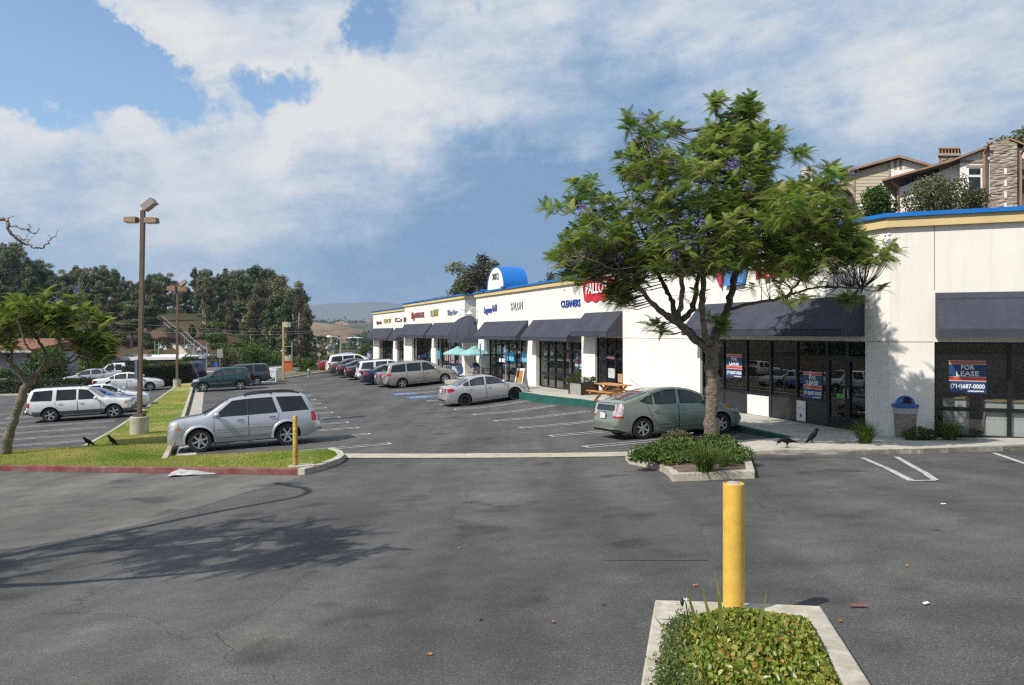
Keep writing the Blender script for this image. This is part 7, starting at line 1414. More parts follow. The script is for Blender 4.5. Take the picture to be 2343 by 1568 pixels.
for dy in (-1.1, 1.1):
    m = MB(); m2 = MB()
    for a, b in zip(P, P[1:]):
        e = Vector((0, dy, .25)); a2, b2 = a+e, b+e; up = Vector((0, 0, 1.9)); m.tube([a2+up, b2+up], .04, 5); m2.add([a2, b2, b2+up, a2+up], [(0, 1, 2, 3)]); n = max(1, int((b-a).length/2.4))
        for i in range(n+1): c = a2.lerp(b2, i/n); m.tube([c, c+up*1.02], .04, 5)
    f_ = m.build('fence', M_GALV, o); m2.build('mesh', M_MESH, f_)
# ---- wires
for lab, pts, Yd in (('upper power line crossing in front of the wooded bank', [(-260, 742), (120, 735), (457, 751), (560, 759), (735, 757), (870, 745), (1000, 728)], 100), ('lower power line crossing in front of the wooded bank', [(-260, 757), (330, 752.5), (490, 756), (600, 758), (735, 752), (870, 738), (1000, 715)], 99)):
    pp = [far(x, y+ (8 if 'lower' in lab and x > 300 and x < 760 else 0), Yd) for x, y in pts]; o = empty('power_line', pp[0], 0, lab, 'cable'); MB().tube([q-pp[0] for q in smoothpath(pp, 5)], .022, 4).build('wire', mat('wire', (.12, .12, .12), rough=.6) if 'wire' not in MATS else MATS['wire'], o)
# ---- crows
M_CROW = mat('crow_feathers', (.008, .008, .010), rough=.65, spec=.15, var=(20, .4)); M_BEAK = mat('crow_beak', (.012, .011, .010), rough=.35)
def crow(label, pos, rz, tilt, head):
    """profile along +x; tilt = body pitch in degrees, head = offset of the head from the shoulders"""
    o = empty('crow', pos, rz, label, 'bird', None); bd = Matrix.Rotation(rad(-tilt), 4, 'Y'); c = Vector((0, 0, .175))
    P = [(-.30, .0, -.035, .004, .028), (-.22, 0, -.028, .012, .032), (-.14, 0, -.015, .028, .036), (-.08, 0, .0, .055, .055), (0, 0, .004, .072, .068), (.07, 0, .008, .070, .064), (.125, 0, .02, .052, .05)]
    pts = [c+bd @ Vector(q[:3]) for q in P]; sh = pts[-1]; hd = sh+Vector(head); pts += [sh.lerp(hd, .55), hd, hd+Vector((.028, 0, -.002 if head[2] > 0 else -.02)), hd+Vector((.045, 0, -.006 if head[2] > 0 else -.04))]; zr = [q[3] for q in P]+[.042, .043, .030, .012]; yr = [q[4] for q in P]+[.040, .040, .028, .012]
    m = MB(); n = 12; rows = []
    for i, p in enumerate(pts):
        d = (pts[min(i+1, len(pts)-1)]-pts[max(i-1, 0)]).normalized(); u = Vector((0, 1, 0)); w_ = d.cross(u); rows.append([p+u*math.cos(2*math.pi*j/n)*yr[i]+w_*math.sin(2*math.pi*j/n)*zr[i] for j in range(n+1)])
    m.grid(rows); body = m.build('body', M_CROW, o, smooth=80)
    tip = pts[-1]; bdir = (Vector((.065, 0, -.012)) if head[2] > 0 else Vector((.035, 0, -.055))); MB().tube([tip-bdir*.3, tip+bdir*.4, tip+bdir], [.013, .009, .002], 7).build('beak', M_BEAK, o)
    for sd in (-1, 1):
        w_ = MB(); rows = []
        for i in range(7): u = i/6; q = c+bd @ Vector((.09-.36*u, sd*(.062-.045*u), .03-.045*u)); rows.append([q+Vector((0, 0, .045*math.sin(math.pi*min(1, u+.12))*(1-u*.6)+.004)), q+Vector((0, sd*.016*(1-u), 0)), q-Vector((0, 0, .05*math.sin(math.pi*min(1, u+.15))*(1-u*.7)+.003))])
        w_.grid(rows).build('wing', M_CROW, o, smooth=80)
        l = MB(); hip = c+Vector((-.02, sd*.03, -.05)); l.tube([hip, hip+Vector((.022, 0, -.05)), Vector((-.012, sd*.03, .045)), Vector((.008, sd*.03, .006))], [.022, .014, .007, .006], 6)
        for a in (-.5, 0, .5, 3.1): l.tube([(.008, sd*.03, .006), (.008+.045*math.cos(a), sd*.03+.045*math.sin(a), .003)], [.006, .003], 5)
        l.build('leg', M_BEAK, o)
def onlawn(px, py): p = at(px, py, .14); s_, t_ = ST(p.x, p.y); p.z = lawnz(s_, t_)+.01; return p
crow('black crow standing at the lawn kerb, the left one of two', onlawn(203, 1022), math.pi, 24, (.055, 0, .06)); crow('black crow standing on the lawn between its mate and the lamp base', onlawn(258, 1019), math.pi, 36, (.05, 0, .075))
crow('black crow pecking with lowered head on the shaded shop walk', walk(1800, 1029), math.pi, 4, (.07, 0, -.06)); crow('black crow standing upright on the shaded shop walk', walk(1858, 1021), 0, 40, (.03, 0, .08))
# ---- litter
def litter(name, label, px, py, w_, l_, ma, rz, seed, cat='litter', dz=.012, curl=.03):
    p = at(px, py, .0); rg = np.random.default_rng(seed); n, m_ = 7, 5; s_, t_ = ST(p.x, p.y); p.z = lotxy(p.x, p.y)+dz; rows = [[(l_*(i/(n-1)-.5), w_*(j/(m_-1)-.5), curl*abs(math.sin(i*1.4+seed))*(.4+j/(m_-1))+.004*rg.uniform()) for j in range(m_)] for i in range(n)]
    mb = MB().grid(rows); mb.grid([[(q[0], q[1], q[2]+.003) for q in r] for r in rows]); o = mb.build(name, ma, None, p, rz, smooth=60); return tag(o, label, cat)
M_NEWS = mat('newsprint', (.62, .62, .60), rough=.9, var=(5, .12), var2=(9, .9, (.35, .3, .34)))
litter('newspaper', 'crumpled open newspaper lying on the street below the red kerb', 443, 1086, .55, 1.15, M_NEWS, rad(12), 3, 'newspaper', .02, .07)
litter('wrapper', 'small red and white wrapper on the asphalt right of the foreground bed', 1962, 1391, .035, .13, MATS['red_paint'], rad(-10), 2, curl=.012); litter('paper_scrap', 'white paper scrap by the foot of the red kerb', 268, 1079, .12, .5, M_PAPER, rad(5), 5)
litter('paper_scrap', 'small pale scrap on the asphalt right of the thick yellow post', 2118, 1385, .025, .05, M_PAPER, .4, 6, curl=.008); litter('paper_scrap', 'tiny white scrap on the bare asphalt at far right middle', 2158, 1156, .03, .08, M_PAPER, .2, 7, curl=.008)
M_DLEAF = mat('dry_leaf', (.33, .17, .05), rough=.8, var=(8, .4))
lv = [(982, 1500), (1265, 1426), (1380, 1386), (1366, 1230), (2075, 1297), (2010, 1160), (1590, 1342), (1922, 1424), (1098, 1420), (700, 1350), (1050, 1256)]; V, T = [], []
for i, (px, py) in enumerate(lv): litter('fallen_leaf', 'fallen dry orange leaf lying on the bare asphalt', px, py, .022, .04, M_DLEAF, i*1.1, i, 'leaf', .006, .010)['group'] = 'fallen leaves on the asphalt'
# ---- shop-front furniture
M_AGG = mat('exposed_aggregate', (.34, .25, .19), rough=.95, var=(30, .7), col2=(.5, .42, .35), bump=(40, 1.0, .02)); M_BLID = mat('blue_lid', (.03, .11, .33), rough=.4, var=(3, .15)); M_CONB = mat('beige_concrete', (.48, .41, .32), rough=.9, var=(12, .3))
def bin_(label, pos, rz, body):
    o = empty('litter_bin', pos, rz, label, 'litter bin', 'litter bins along the shop fronts'); MB().lathe([(.25, 0), (.27, .02), (.30, .70), (.31, .71), (.31, .80), (.29, .82), (.001, .82)], 28).build('bin_body', body, o, smooth=40)
    m = MB().lathe([(.33, .80), (.35, .82), (.35, .89), (.33, .905)], 28); l_ = m.build('lid', M_BLID, o, smooth=40); m = MB().lathe([(.255*math.cos(a), .905+.24*math.sin(a)) for a in np.linspace(0, math.pi/2, 9)], 28); d_ = m.build('dome', M_BLID, l_, smooth=60)
    rows = [[((.262*math.cos(e)*math.cos(a)), .262*math.cos(e)*math.sin(a), .905+.245*math.sin(e)) for a in np.linspace(rad(-128), rad(-78), 8)] for e in np.linspace(rad(6), rad(52), 6)]; MB().grid(rows).build('opening', M_UNDER, d_)
    MB().lathe([(.305, .63), (.322, .64), (.322, .80)], 28).build('liner', mat('grey_liner', (.40, .39, .38), rough=.5) if 'grey_liner' not in MATS else MATS['grey_liner'], o, smooth=50); return o
bin_('speckled stone bin with blue domed lid against the wall under the tree shadow', walk(2070, 1006), 0, M_AGG)
def front_pt(px, T): s_ = onT(px, T); return Vector(W(s_, T, sw(s_)+.004))
bin_('beige bin with blue domed lid behind the iron chairs', front_pt(1088, 16.7), 0, M_CONB); bin_('blue domed bin showing over the older white SUV', front_pt(846, 16.2), 0, M_CONB)
M_TEAL = mat('teal_canvas', (.25, .47, .455), rough=.8, var=(2, .06)); M_WOODP = mat('dark_pole_wood', (.16, .08, .04), rough=.6)
def parasol(label, pos, r_=1.15, h_=2.25):
    o = empty('parasol', pos, R.uniform(0, 1), label, 'parasol', 'teal parasols outside the shops'); MB().tube([(0, 0, .02), (0, 0, h_+.18)], .022, 8).build('pole', M_WOODP, o); MB().lathe([(.25, 0), (.25, .05), (.05, .07), (.05, .2)], 16).build('base', M_BLACK, o)
    m = MB(); rows = []
    for u in np.linspace(0, 1, 6):
        rows.append([(r_*u*math.cos(a)*(1-.05*u*abs(math.sin(4*a))), r_*u*math.sin(a)*(1-.05*u*abs(math.sin(4*a))), h_-.48*u**1.15-.02*u*abs(math.sin(4*a))) for a in np.linspace(0, 2*math.pi, 33)])
    m.grid(rows); m.grid([rows[-1], [(q[0], q[1], q[2]-.10) for q in rows[-1]]]); c_ = m.build('canopy', M_TEAL, o, smooth=30); MB().lathe([(.02, h_+.07), (.28, h_-.05), (.29, h_-.08)], 16).build('vent_cap', M_TEAL, c_, smooth=40)
    for q in range(8): a = 2*math.pi*q/8; MB().tube([(.03*math.cos(a), .03*math.sin(a), h_-.03), (r_*.97*math.cos(a), r_*.97*math.sin(a), h_-.53)], .01, 4).build('rib', M_WOODP, o)
pz1, pz2 = front_pt(1049, 16.15), front_pt(1085, 16.6); parasol('teal parasol over the blue cafe tables, the left one', pz1); parasol('teal parasol behind the blue parking sign, the right one', pz2, 1.15, 2.25)
M_CLOTH = mat('blue_checked_cloth', (.10, .22, .5), rough=.8, var=(9, .5), col2=(.6, .64, .7)); M_BMET = mat('blue_metal_paint', (.05, .2, .5), rough=.4); M_IRON = mat('dark_iron', (.03, .028, .026), rough=.5)
def table(label, pos, cloth, top):
    o = empty('cafe_table', pos, .4, label, 'table'); MB().lathe([(.001, .70), (.40, .70), (.41, .72), (.40, .735), (.001, .735)], 24).build('table_top', top, o, smooth=30); MB().tube([(0, 0, .03), (0, 0, .70)], .03, 8).build('pedestal', top, o); MB().lathe([(.24, 0), (.24, .03), (.04, .06)], 14).build('base', top, o)
    if cloth: rows = [[((.42+.05*u+.02*math.sin(6*a)*u)*math.cos(a), (.42+.05*u+.02*math.sin(6*a)*u)*math.sin(a), .742-.5*u) for a in np.linspace(0, 2*math.pi, 37)] for u in (0, .05, .5, 1)]; m = MB().grid(rows); m.lathe([(.001, .742), (.42, .742)], 36); c_ = tag(m.build('tablecloth', M_CLOTH, None, pos, .4, smooth=60), 'blue checked cloth hanging over the cafe table', 'tablecloth')
table('round cafe table under a blue checked cloth', front_pt(1046, 16.35), True, M_BMET); table('bare blue round table behind the cloth-covered one', front_pt(1026, 16.5), False, M_BMET); table('dark round table between the bin and the glass', front_pt(1106, 17.0), False, M_IRON)
def chair(label, pos, rz, ma):
    o = empty('cafe_chair', pos, rz, label, 'chair', 'iron cafe chairs'); m = MB().lathe([(.001, .44), (.20, .44), (.21, .455), (.20, .47), (.001, .47)], 18).build('seat', ma, o)
    for x in (-.16, .16):
        for y in (-.16, .16): MB().tube([(x*.95, y*.95, .44), (x*1.15, y*1.2, 0)], .012, 5).build('leg', ma, o)
    m = MB().tube(smoothpath([(-.19, .16, .46), (-.20, .22, .75), (-.10, .24, .90), (.10, .24, .90), (.20, .22, .75), (.19, .16, .46)], 4), .013, 6)
    for x in (-.12, -.06, 0, .06, .12): m.tube([(x*.9, .18, .47), (x, .235, .88)], .007, 4)
    m.build('backrest', ma, o); m = MB()
    for sd in (-1, 1): m.tube(smoothpath([(sd*.2, .21, .68), (sd*.25, .0, .68), (sd*.23, -.14, .66), (sd*.19, -.17, .46)], 4), .011, 5)
    m.build('armrest', ma, o)
chair('dark iron chair in front of the beige bin', front_pt(1095, 16.05), rad(150), M_IRON); chair('dark iron chair between the beige bin and the shop glass', front_pt(1108, 16.3), rad(60), M_IRON); chair('blue-grey chair at the cloth-covered cafe table', front_pt(1053, 15.85), rad(170), M_BMET); chair('dark chair at the left side of the cafe tables', front_pt(1033, 16.0), rad(200), M_IRON); chair('dark iron chair left of the beige bin by the shaded wall', front_pt(1079, 16.3), rad(-60), M_IRON)
M_ABLUE = mat('access_sign_blue', (.05, .16, .5), rough=.4); M_SKYP = mat('sky_blue_base', (.06, .42, .75), rough=.5)
def acc_sign(label, pos, zt):
    o = empty('access_sign', pos, rad(-80), label, 'sign', 'disabled parking signs'); MB().tube([(0, 0, .3), (0, 0, zt)], .03, 8).build('post', M_GALV, o); MB().tube([(0, 0, 0), (0, 0, .42)], .06, 10).build('post_base', M_SKYP, o); MB().box((-.15, -.05, zt-.46), (.15, -.032, zt)).build('sign_plate', M_ABLUE, o); MB().box((-.15, -.05, zt-.98), (.15, -.032, zt-.50)).build('sign_plate', M_ABLUE, o)
    m = MB()
    m.tube([(-.03, -.053, zt-.12), (-.02, -.053, zt-.26), (.06, -.053, zt-.26), (.08, -.053, zt-.36)], .014, 5); m.lathe([(.001, -.056), (.025, -.054), (.025, -.05)], 8, 'y', (-.03, 0, zt-.07)); a = np.linspace(rad(110), rad(350), 9); m.tube([(-.0+.08*math.cos(q), -.053, zt-.30+.08*math.sin(q)) for q in a], .011, 5)
    for q in range(4): m.box((-.1, -.053, zt-.60-.1*q), (.1, -.0505, zt-.56-.1*q))
    m.build('symbol', M_WPR, o)
acc_sign('blue disabled parking sign with two plates in front of the shaded wall', front_pt(1099, 15.2)+Vector((0, 0, -.0)), 2.55); acc_sign('blue disabled parking sign with two plates before the shop glass', front_pt(1157, 14.75), 2.45)
# sandwich board
p = front_pt(1192, 15.7); o = empty('sandwich_board', p, rad(-48), 'white folding sandwich board with a yellow and red menu poster', 'sign'); M_POST = mat('menu_poster', (.75, .55, .08), rough=.6, var=(5, .5), col2=(.6, .10, .05), var2=(9, .6, (.5, .8, .5)))
for sd, nm in ((-1, 'front_board'), (1, 'rear_board')):
    m = MB(); a = Vector((0, sd*.28, 0)); u = Vector((0, -sd*.25, 1.15)); x = Vector((.32, 0, 0)); m.prism([a-x, a+x, a+x+u, a-x+u], (0, .025, 0)); b_ = m.build(nm, M_WHITE, o)
    if sd < 0: q = .012; n_ = Vector((0, -.004, 0)); m = MB(); m.prism([a-x*.8+u*.15+n_, a+x*.8+u*.15+n_, a+x*.8+u*.9+n_, a-x*.8+u*.9+n_], (0, .003, 0)); m.build('poster', M_POST, b_)
# planter box with plants
p = front_pt(1333, 16.35); o = empty('planter_box', p, rad(-62), 'square planter of pebbled and brown panels beside the white pillar', 'planter'); m = MB().box((-.55, -.42, .0), (.55, .42, .56)); m.build('box', mat('pebble_panel', (.3, .28, .25), rough=.95, var=(26, .7), col2=(.5, .48, .44)), o); MB().box((.551, -.40, .03), (.566, .40, .53)).build('side_panel', mat('brown_panel', (.09, .05, .03), rough=.7), o)
m = MB()
for x in (-.56, .56):
    for y in (-.43, .43): m.box((x-.035, y-.035, 0), (x+.035, y+.035, .58))
m.box((-.58, -.45, .56), (.58, .45, .60)); m.build('frame', M_BLACK, o)
shrub('potted_plant', 'wispy green plant spilling from the planter box', p+Vector((-.3, .25, .6)), [(0, 0, .2, .35, .35, .25), (-.35, 0, .05, .3, .25, .25), (.1, .1, .4, .2, .2, .25)], 900, .09, .02, LF_B, 61, up=.8, cat='plant'); shrub('potted_plant', 'small pale-leaved plant at the right of the planter box', p+Vector((.3, -.15, .6)), [(0, 0, .12, .28, .2, .14), (.2, .1, .14, .15, .15, .16)], 500, .08, .03, LF_R, 62, up=.8, cat='plant'); MB().lathe([(.001, 0), (.09, 0), (.13, .24), (.135, .26), (.11, .26), (.10, .1)], 16).build('flower_pot', mat('pink_pot', (.5, .42, .44), rough=.7), None, p+Vector((.02, -.05, .6)), smooth=40); tag(bpy.data.objects['flower_pot'], 'pale pinkish pot standing in the planter box', 'pot')
# picnic table
M_PINE = mat('pine_wood', (.55, .28, .10), rough=.6, var=(3, .2), var2=(16, .4, (.75, .66, .55))); p = front_pt(1402, 15.55); o = empty('picnic_table', p, rad(-62), 'orange-stained wooden picnic table with fixed benches by the blank wall', 'picnic table')
m = MB(); [m.box((-.9, -.36+.147*i, .72), (.9, -.36+.147*i+.135, .76)) for i in range(5)]; m.build('table_top', M_PINE, o)
for sd in (-1, 1): m = MB(); [m.box((-.9, sd*.68-.13+.137*i, .43), (.9, sd*.68-.13+.137*i+.125, .465)) for i in range(2)]; m.build('bench', M_PINE, o)
for x in (-.62, .62):
    for sd in (-1, 1): MB().bar((x+.025*sd, -.55*sd, 0), (x+.025*sd, .25*sd, .72), .09, .04, up=(1, 0, 0)).build('leg', M_PINE, o)
    m = MB().box((x-.06, -.78, .34), (x+.06, .78, .43)); m.build('cross_beam', M_PINE, o)
# counters seen through the corner window, stickers and posters on the glass
for d0, d1, lab in ((GW0+.30, GW0+.95, 'white shop counter standing inside the corner window'), (GW0+1.25, GW0+4.2, 'longer white counter right of the window bar inside the corner shop')):
    a = wing((d0+d1)/2, 0.6 if d0 > 2 else 1.3); o = empty('shop_counter', W(a[1], a[0], zw+.004), rad(-22.5), lab, 'counter'); MB().box((-(d1-d0)/2, -.4, 0), ((d1-d0)/2, .4, .96)).build('cabinet', mat('counter_white', (.78, .82, .80), rough=.4) if 'counter_white' not in MATS else MATS['counter_white'], o); MB().box((-(d1-d0)/2-.03, -.45, .961), ((d1-d0)/2+.03, .43, 1.0)).build('counter_top', mat('tan_laminate', (.5, .36, .2), rough=.5) if 'tan_laminate' not in MATS else MATS['tan_laminate'], o)
M_CYAN = mat('cyan_poster', (.03, .38, .62), rough=.5, var=(4, .1)); M_POSTG = mat('pale_poster', (.55, .62, .60), rough=.6, var=(4, .4), col2=(.75, .7, .66)); M_POSTGN = mat('green_poster', (.05, .4, .06), rough=.5, var=(5, .3)); M_POSTO = mat('food_poster', (.7, .62, .52), rough=.5, var=(4, .5), col2=(.55, .22, .05)); M_PKB = mat('blue_pink_poster', (.35, .55, .62), rough=.5, var=(3, .7), col2=(.5, .3, .42))
k5 = lambda x, y: ((1600+x*.38260)/1.6533, (950+y*.38260)/1.6533)
def poster(label, x0, x1, y0, y1, ma, i, scr=False, kf=k5):
    a, b = kf(x0, y0), kf(x1, y1); T = T0+i; s0, s1 = onT(a[0], T), onT(b[0], T); xm = (a[0]+b[0])/2; o, w_, h_ = board('window_poster', label, 'poster', s0, s1, zonT(xm, b[1], T), zonT(xm, a[1], T), i, ma, .008)
    if scr:
        m = MB()
        for cx in (-.42, .25): m.tube([(w_*(cx+.22*math.cos(a_)), -.012, h_*(.15+.32*math.sin(a_))) for a_ in np.linspace(.4, 6.8, 14)]+[(w_*(cx+.3), -.012, -.5*h_)], .012, 5)
        m.box((-.3*w_, -.013, -.62*h_), (.6*w_, -.0085, -.56*h_)); m.build('script', M_WPR, o)
poster('bright cyan poster with white script, in the pane left of the salon door', 826, 901, 1000, 1088, M_CYAN, .245, True); poster('bright cyan poster with white script, in the last pane beside the pillar', 960, 1030, 1005, 1100, M_CYAN, .245, True)
poster('white notice above the counter left of the cyan posters', 752, 818, 1062, 1098, M_PAPER, .245); poster('white handwritten sheet on the glass under the red banner', 1830, 1893, 1160, 1255, M_POSTG, .12); poster('small white sheet low in the corner pane under the red banner', 1738, 1792, 1312, 1380, M_PAPER, .12); poster('tan leopard-like sheet on the lower door glass under the red banner', 1925, 1970, 1215, 1300, M_POSTO, .07)
poster('pink lettered sticker strip on the glass under the red banner', 1806, 1890, 1035, 1062, M_LP, .12)
poster('tall bluish posters covering the pane behind the left parasol', 257, 310, 900, 1110, M_PKB, .24); poster('tall bluish poster next to the white pillar behind the parasols', 348, 385, 900, 1120, M_PKB, .24); poster('food poster with brown plates on the glass of the sandwich shop', 215, 247, 958, 1085, M_POSTO, .24); poster('cyan vertical poster in the sandwich shop window', 143, 165, 960, 1068, M_CYAN, .24); poster('green vertical poster beside the second pillar', 70, 86, 965, 1055, M_POSTGN, .24)
s_ = (D_(1885.6)+D_(1932.5))/2; board('door_sticker', 'small green open sticker on the black glass door', 'sticker', s_-.02, s_-.36, zf+.95, zf+1.07, .055, M_POSTGN, .006)
# ---- trees of the wooded bank: a few kinds, every tree its own trunk and crown
def tree_meshes(seed, H, w_, n, ma, bark, base=.18, lsz=.55, cone=False, bare=0.0):
    rg = np.random.default_rng(seed); lo = []
    for q in range(26):
        u = rg.uniform(base, .97); prof = (math.sin(math.pi*min(1, max(.06, (u-base)/(1-base))**.75))*.55+.45) if not cone else (1.02-u); a = rg.uniform(0, 6.28); r = w_*prof*rg.uniform(.1, .62); lo.append((r*math.cos(a), r*math.sin(a), u*H, w_*rg.uniform(.22, .40)*(.6+.4*prof), w_*rg.uniform(.22, .40)*(.6+.4*prof), H*rg.uniform(.045, .10)))
    P, (V, Q), d, idx = cloud(lo, n, lsz, lsz*.5, rg, shell=.35, droop=.6); lt = rg.normal(size=len(lo))*.16; cr = npmesh('crown', V, Q, ma, np.clip(rg.normal(.42, .2, n)+lt[idx], 0, 1))
    mb = MB(); top = Vector((rg.normal()*.3, rg.normal()*.3, H*.86)); st = [Vector((0, 0, -.5)), Vector((rg.normal()*.25, rg.normal()*.25, H*.3)), Vector((rg.normal()*.4, rg.normal()*.4, H*.6)), top]; mb.tube(smoothpath(st, 4), np.linspace(H*.019, .05, 13), 7)
    for q in range(9):
        l = lo[q]; z0 = max(H*.12, l[2]-H*.16); b0 = Vector((st[1].x*z0/(H*.5), st[1].y*z0/(H*.5), z0)); mb.tube([b0, b0.lerp(Vector(l[:3]), .55)+Vector((0, 0, -.2)), Vector(l[:3])], [H*.008, H*.006, .03], 5)
    return cr, mb.mesh('trunk', bark, 60), H
KIND = {}
for i in range(3): KIND['g%d' % i] = tree_meshes(100+i, 18, 4.6, 9500, LF_E, M_EBARK, .10, .40); 
for i in range(2): KIND['n%d' % i] = tree_meshes(120+i, 18, 4.4, 9500, LF_EG, M_EBARK, .04, .40)
KIND['b0'] = tree_meshes(130, 18, 4.2, 8500, LF_EB, M_EBARK, .06, .40); KIND['c0'] = tree_meshes(140, 18, 3.2, 7500, LF_EG, M_BARK, .03, .38, True)
LAB = dict(g='tall grey-green eucalyptus tree of the dense grove on the bank', n='deeper green tree standing among the grey-green eucalyptus on the bank', b='brownish thin-leaved tree among the eucalyptus on the bank', c='dark pointed tree among the eucalyptus on the bank')
def plant(kind, px, ytop, Yd, wk=1.0, label=None, group='trees of the wooded bank', name=None, base=None):
    cr, tk, H = KIND[kind]; x = (px-CX)/F*Yd; z0 = base if base is not None else terr(x, Yd); zt = Z0-(ytop-HY)/F*Yd; s = max(.25, (zt-z0)/H/.98); o = empty(name or dict(g='eucalyptus_tree', n='green_tree', b='brown_tree', c='pointed_tree')[kind[0]], (x, Yd, z0), R.uniform(0, 6.28), label or LAB[kind[0]], 'tree', group); 
    for me in (cr, tk): q = link(me.name.split('.')[0], me, o); q.scale = (s*wk*.98, s*wk*.98, s)
    return o
sky_ = [(-60, 560), (0, 560), (12, 540), (35, 568), (60, 600), (100, 600), (118, 622), (132, 640), (150, 615), (180, 610), (215, 607), (250, 610), (285, 632), (312, 650), (340, 626), (372, 620), (400, 645), (425, 650), (442, 622), (470, 618), (500, 628), (525, 620), (548, 622), (575, 613), (600, 612), (625, 620), (648, 636), (668, 650), (684, 670), (697, 690)]
sx, sy = [q[0] for q in sky_], [q[1] for q in sky_]
kinds = ['n0', 'c0', 'g0', 'b0', 'g1', 'g2', 'n1', 'g1', 'g0', 'b0', 'g2', 'n0', 'c0', 'c0', 'g0', 'g1', 'b0', 'g2', 'n1', 'n0', 'n1', 'g0', 'g1', 'g2', 'n0']
k_i = 0
for row, (Y0_, step, dy_) in enumerate([(172, 21, 0), (150, 27, 16), (134, 40, 34)]):
    px = -70+row*9
    while px < (700, 690, 640)[row]:
        yt = float(np.interp(px, sx, sy))+dy_*R.uniform(.4, 1.3)+R.uniform(-5, 7)
        if not (row == 2 and 352 < px < 560) and not (row == 1 and 375 < px < 455): plant(kinds[k_i % len(kinds)], px, yt, Y0_+R.uniform(-8, 8), R.uniform(1.15, 1.6))
        k_i += 1; px += step*R.uniform(.75, 1.2)
for px, yt, Yd, kd in ((560, 648, 128, 'n1'), (600, 640, 124, 'b0'), (640, 655, 118, 'g0'), (672, 668, 114, 'b0'), (690, 700, 128, 'g2'), (655, 690, 110, 'n0'), (700, 735, 150, 'n1'), (618, 700, 116, 'n0'), (575, 690, 120, 'g1'), (535, 660, 132, 'b0'), (500, 655, 136, 'n0'), (470, 640, 140, 'g0')): plant(kd, px, yt, Yd, 1.3)
plant('b0', 684, 668, 104, .9, 'slim pale-trunked bare-looking tree at the right end of the bank', None, 'pale_tree')
for px, yt, w_, kd in ((340, 700, 2.2, 'n1'), (300, 690, 2.0, 'g1'), (250, 690, 2.0, 'b0'), (200, 700, 2.0, 'n0'), (150, 690, 2.0, 'c0'), (100, 690, 2.0, 'g2'), (50, 680, 2.0, 'n1'), (0, 660, 2.0, 'n0'), (-50, 650, 2.0, 'g0')): plant(kd, px, yt, 114, w_*1.15)
for px in range(270, 470, 15): plant(R.choice(['n0', 'g0', 'g1', 'n1', 'b0']), px+R.uniform(-5, 5), float(np.interp(px, sx, sy))+R.uniform(14, 40), R.uniform(168, 190), 1.5)
# scrub on the bank
sc_ = [(398, 765, 46, 22, LF_D), (420, 790, 40, 16, LF_B), (375, 800, 40, 22, LF_D), (440, 775, 26, 40, LF_D), (505, 800, 70, 18, LF_B), (550, 805, 70, 20, LF_B), (590, 800, 60, 18, LF_B), (480, 770, 60, 18, LF_O), (620, 820, 70, 30, LF_D), (650, 838, 70, 30, LF_D), (540, 825, 60, 22, LF_O), (580, 832, 60, 26, LF_O), (360, 822, 50, 24, LF_D), (610, 790, 60, 22, LF_D), (670, 830, 50, 26, LF_D)]
for i, (px, py, w_, h_, ma) in enumerate(sc_):
    Yd = 103; 
    for q in range(40):
        if Z0-(py-HY)/F*Yd <= terr((px-CX)/F*Yd, Yd): break
        Yd += 1.5
    bush('scrubby ground bush growing on the slope of the wooded bank', px, py+2, Yd, w_, h_, ma, 900, 200+i, group='scrub on the bank', lsz=.3)['category'] = 'bush'
for i in range(26):
    px = R.uniform(470, 700); Yd = R.uniform(107, 128); x = (px-CX)/F*Yd; z = terr(x, Yd); py = HY-(z-Z0)/Yd*F
    bush('scrubby ground bush growing on the slope of the wooded bank', px, py+2, Yd, R.uniform(45, 80), R.uniform(16, 28), R.choice([LF_D, LF_B, LF_O, LF_D]), 700, 300+i, group='scrub on the bank', lsz=.32)
# tall growth along the far left side of the lot, outside the picture but mirrored in the shop windows
rg = np.random.default_rng(91); n = 26000; a = rg.uniform(0, 1, n); X0 = -66-42*a; Yq = 112*a*.2+rg.uniform(-25, 100, n); zz = rg.uniform(0, 1, n)**.8*(9+3*np.sin(Yq*.21)+2*np.sin(Yq*.57+1)); C = np.stack([X0-Yq*.55, Yq, zz-1], 1); V, Q = leaves(C, rg.normal(size=(n, 3)), rg.normal(size=(n, 3)), rg.uniform(.9, 1.7, n), rg.uniform(.6, 1.1, n)); o = link('woodland', npmesh('woodland', V, Q, LF_EG, np.clip(rg.normal(.35, .2, n), 0, 1))); tag(o, kind='stuff')
# ---- hills behind
def hill(name, prof, Yd, dep, ma, seed, base=-6, rough=.04):
    rg = np.random.default_rng(seed); nx, nv = 90, 25; xs_ = np.linspace(prof[0][0], prof[-1][0], nx); ph = rg.uniform(0, 6, 6); rows = []
    for j in range(nv):
        v = -1+2*j/(nv-1); row = []
        for i, px in enumerate(xs_):
            Y_ = Yd+dep*v; zc = Z0-(np.interp(px, [q[0] for q in prof], [q[1] for q in prof])-HY)/F*Yd; f = math.cos(math.pi/2*v)**1.0; n_ = sum(math.sin(px*.06*(k+1)+ph[k]+v*(3+2*k))/(k+1.5) for k in range(6))*rough
            edge = sm(0, .12, i/(nx-1))*sm(0, .12, 1-i/(nx-1)); row.append(((px-CX)/F*Yd, Y_, base+(zc-base)*max(0, f*edge*(1+n_*(1-f*.7)))))
        rows.append(row)
    return tag(MB().grid(rows).build(name, ma, smooth=80), kind='structure')
M_SUB = mat('suburb_hill', (.09, .085, .05), rough=1, var=(.006, .4), var2=(.03, .5, (.5, .6, .5)))
hill('hill', [(480, 745), (600, 738), (700, 737), (735, 739), (775, 746), (815, 760), (850, 780), (900, 800)], 620, 200, M_BROWN, 1)
hill('hill', [(640, 748), (740, 741), (800, 742), (860, 739), (930, 736), (1100, 735), (1400, 736)], 1500, 520, M_SUB, 2)
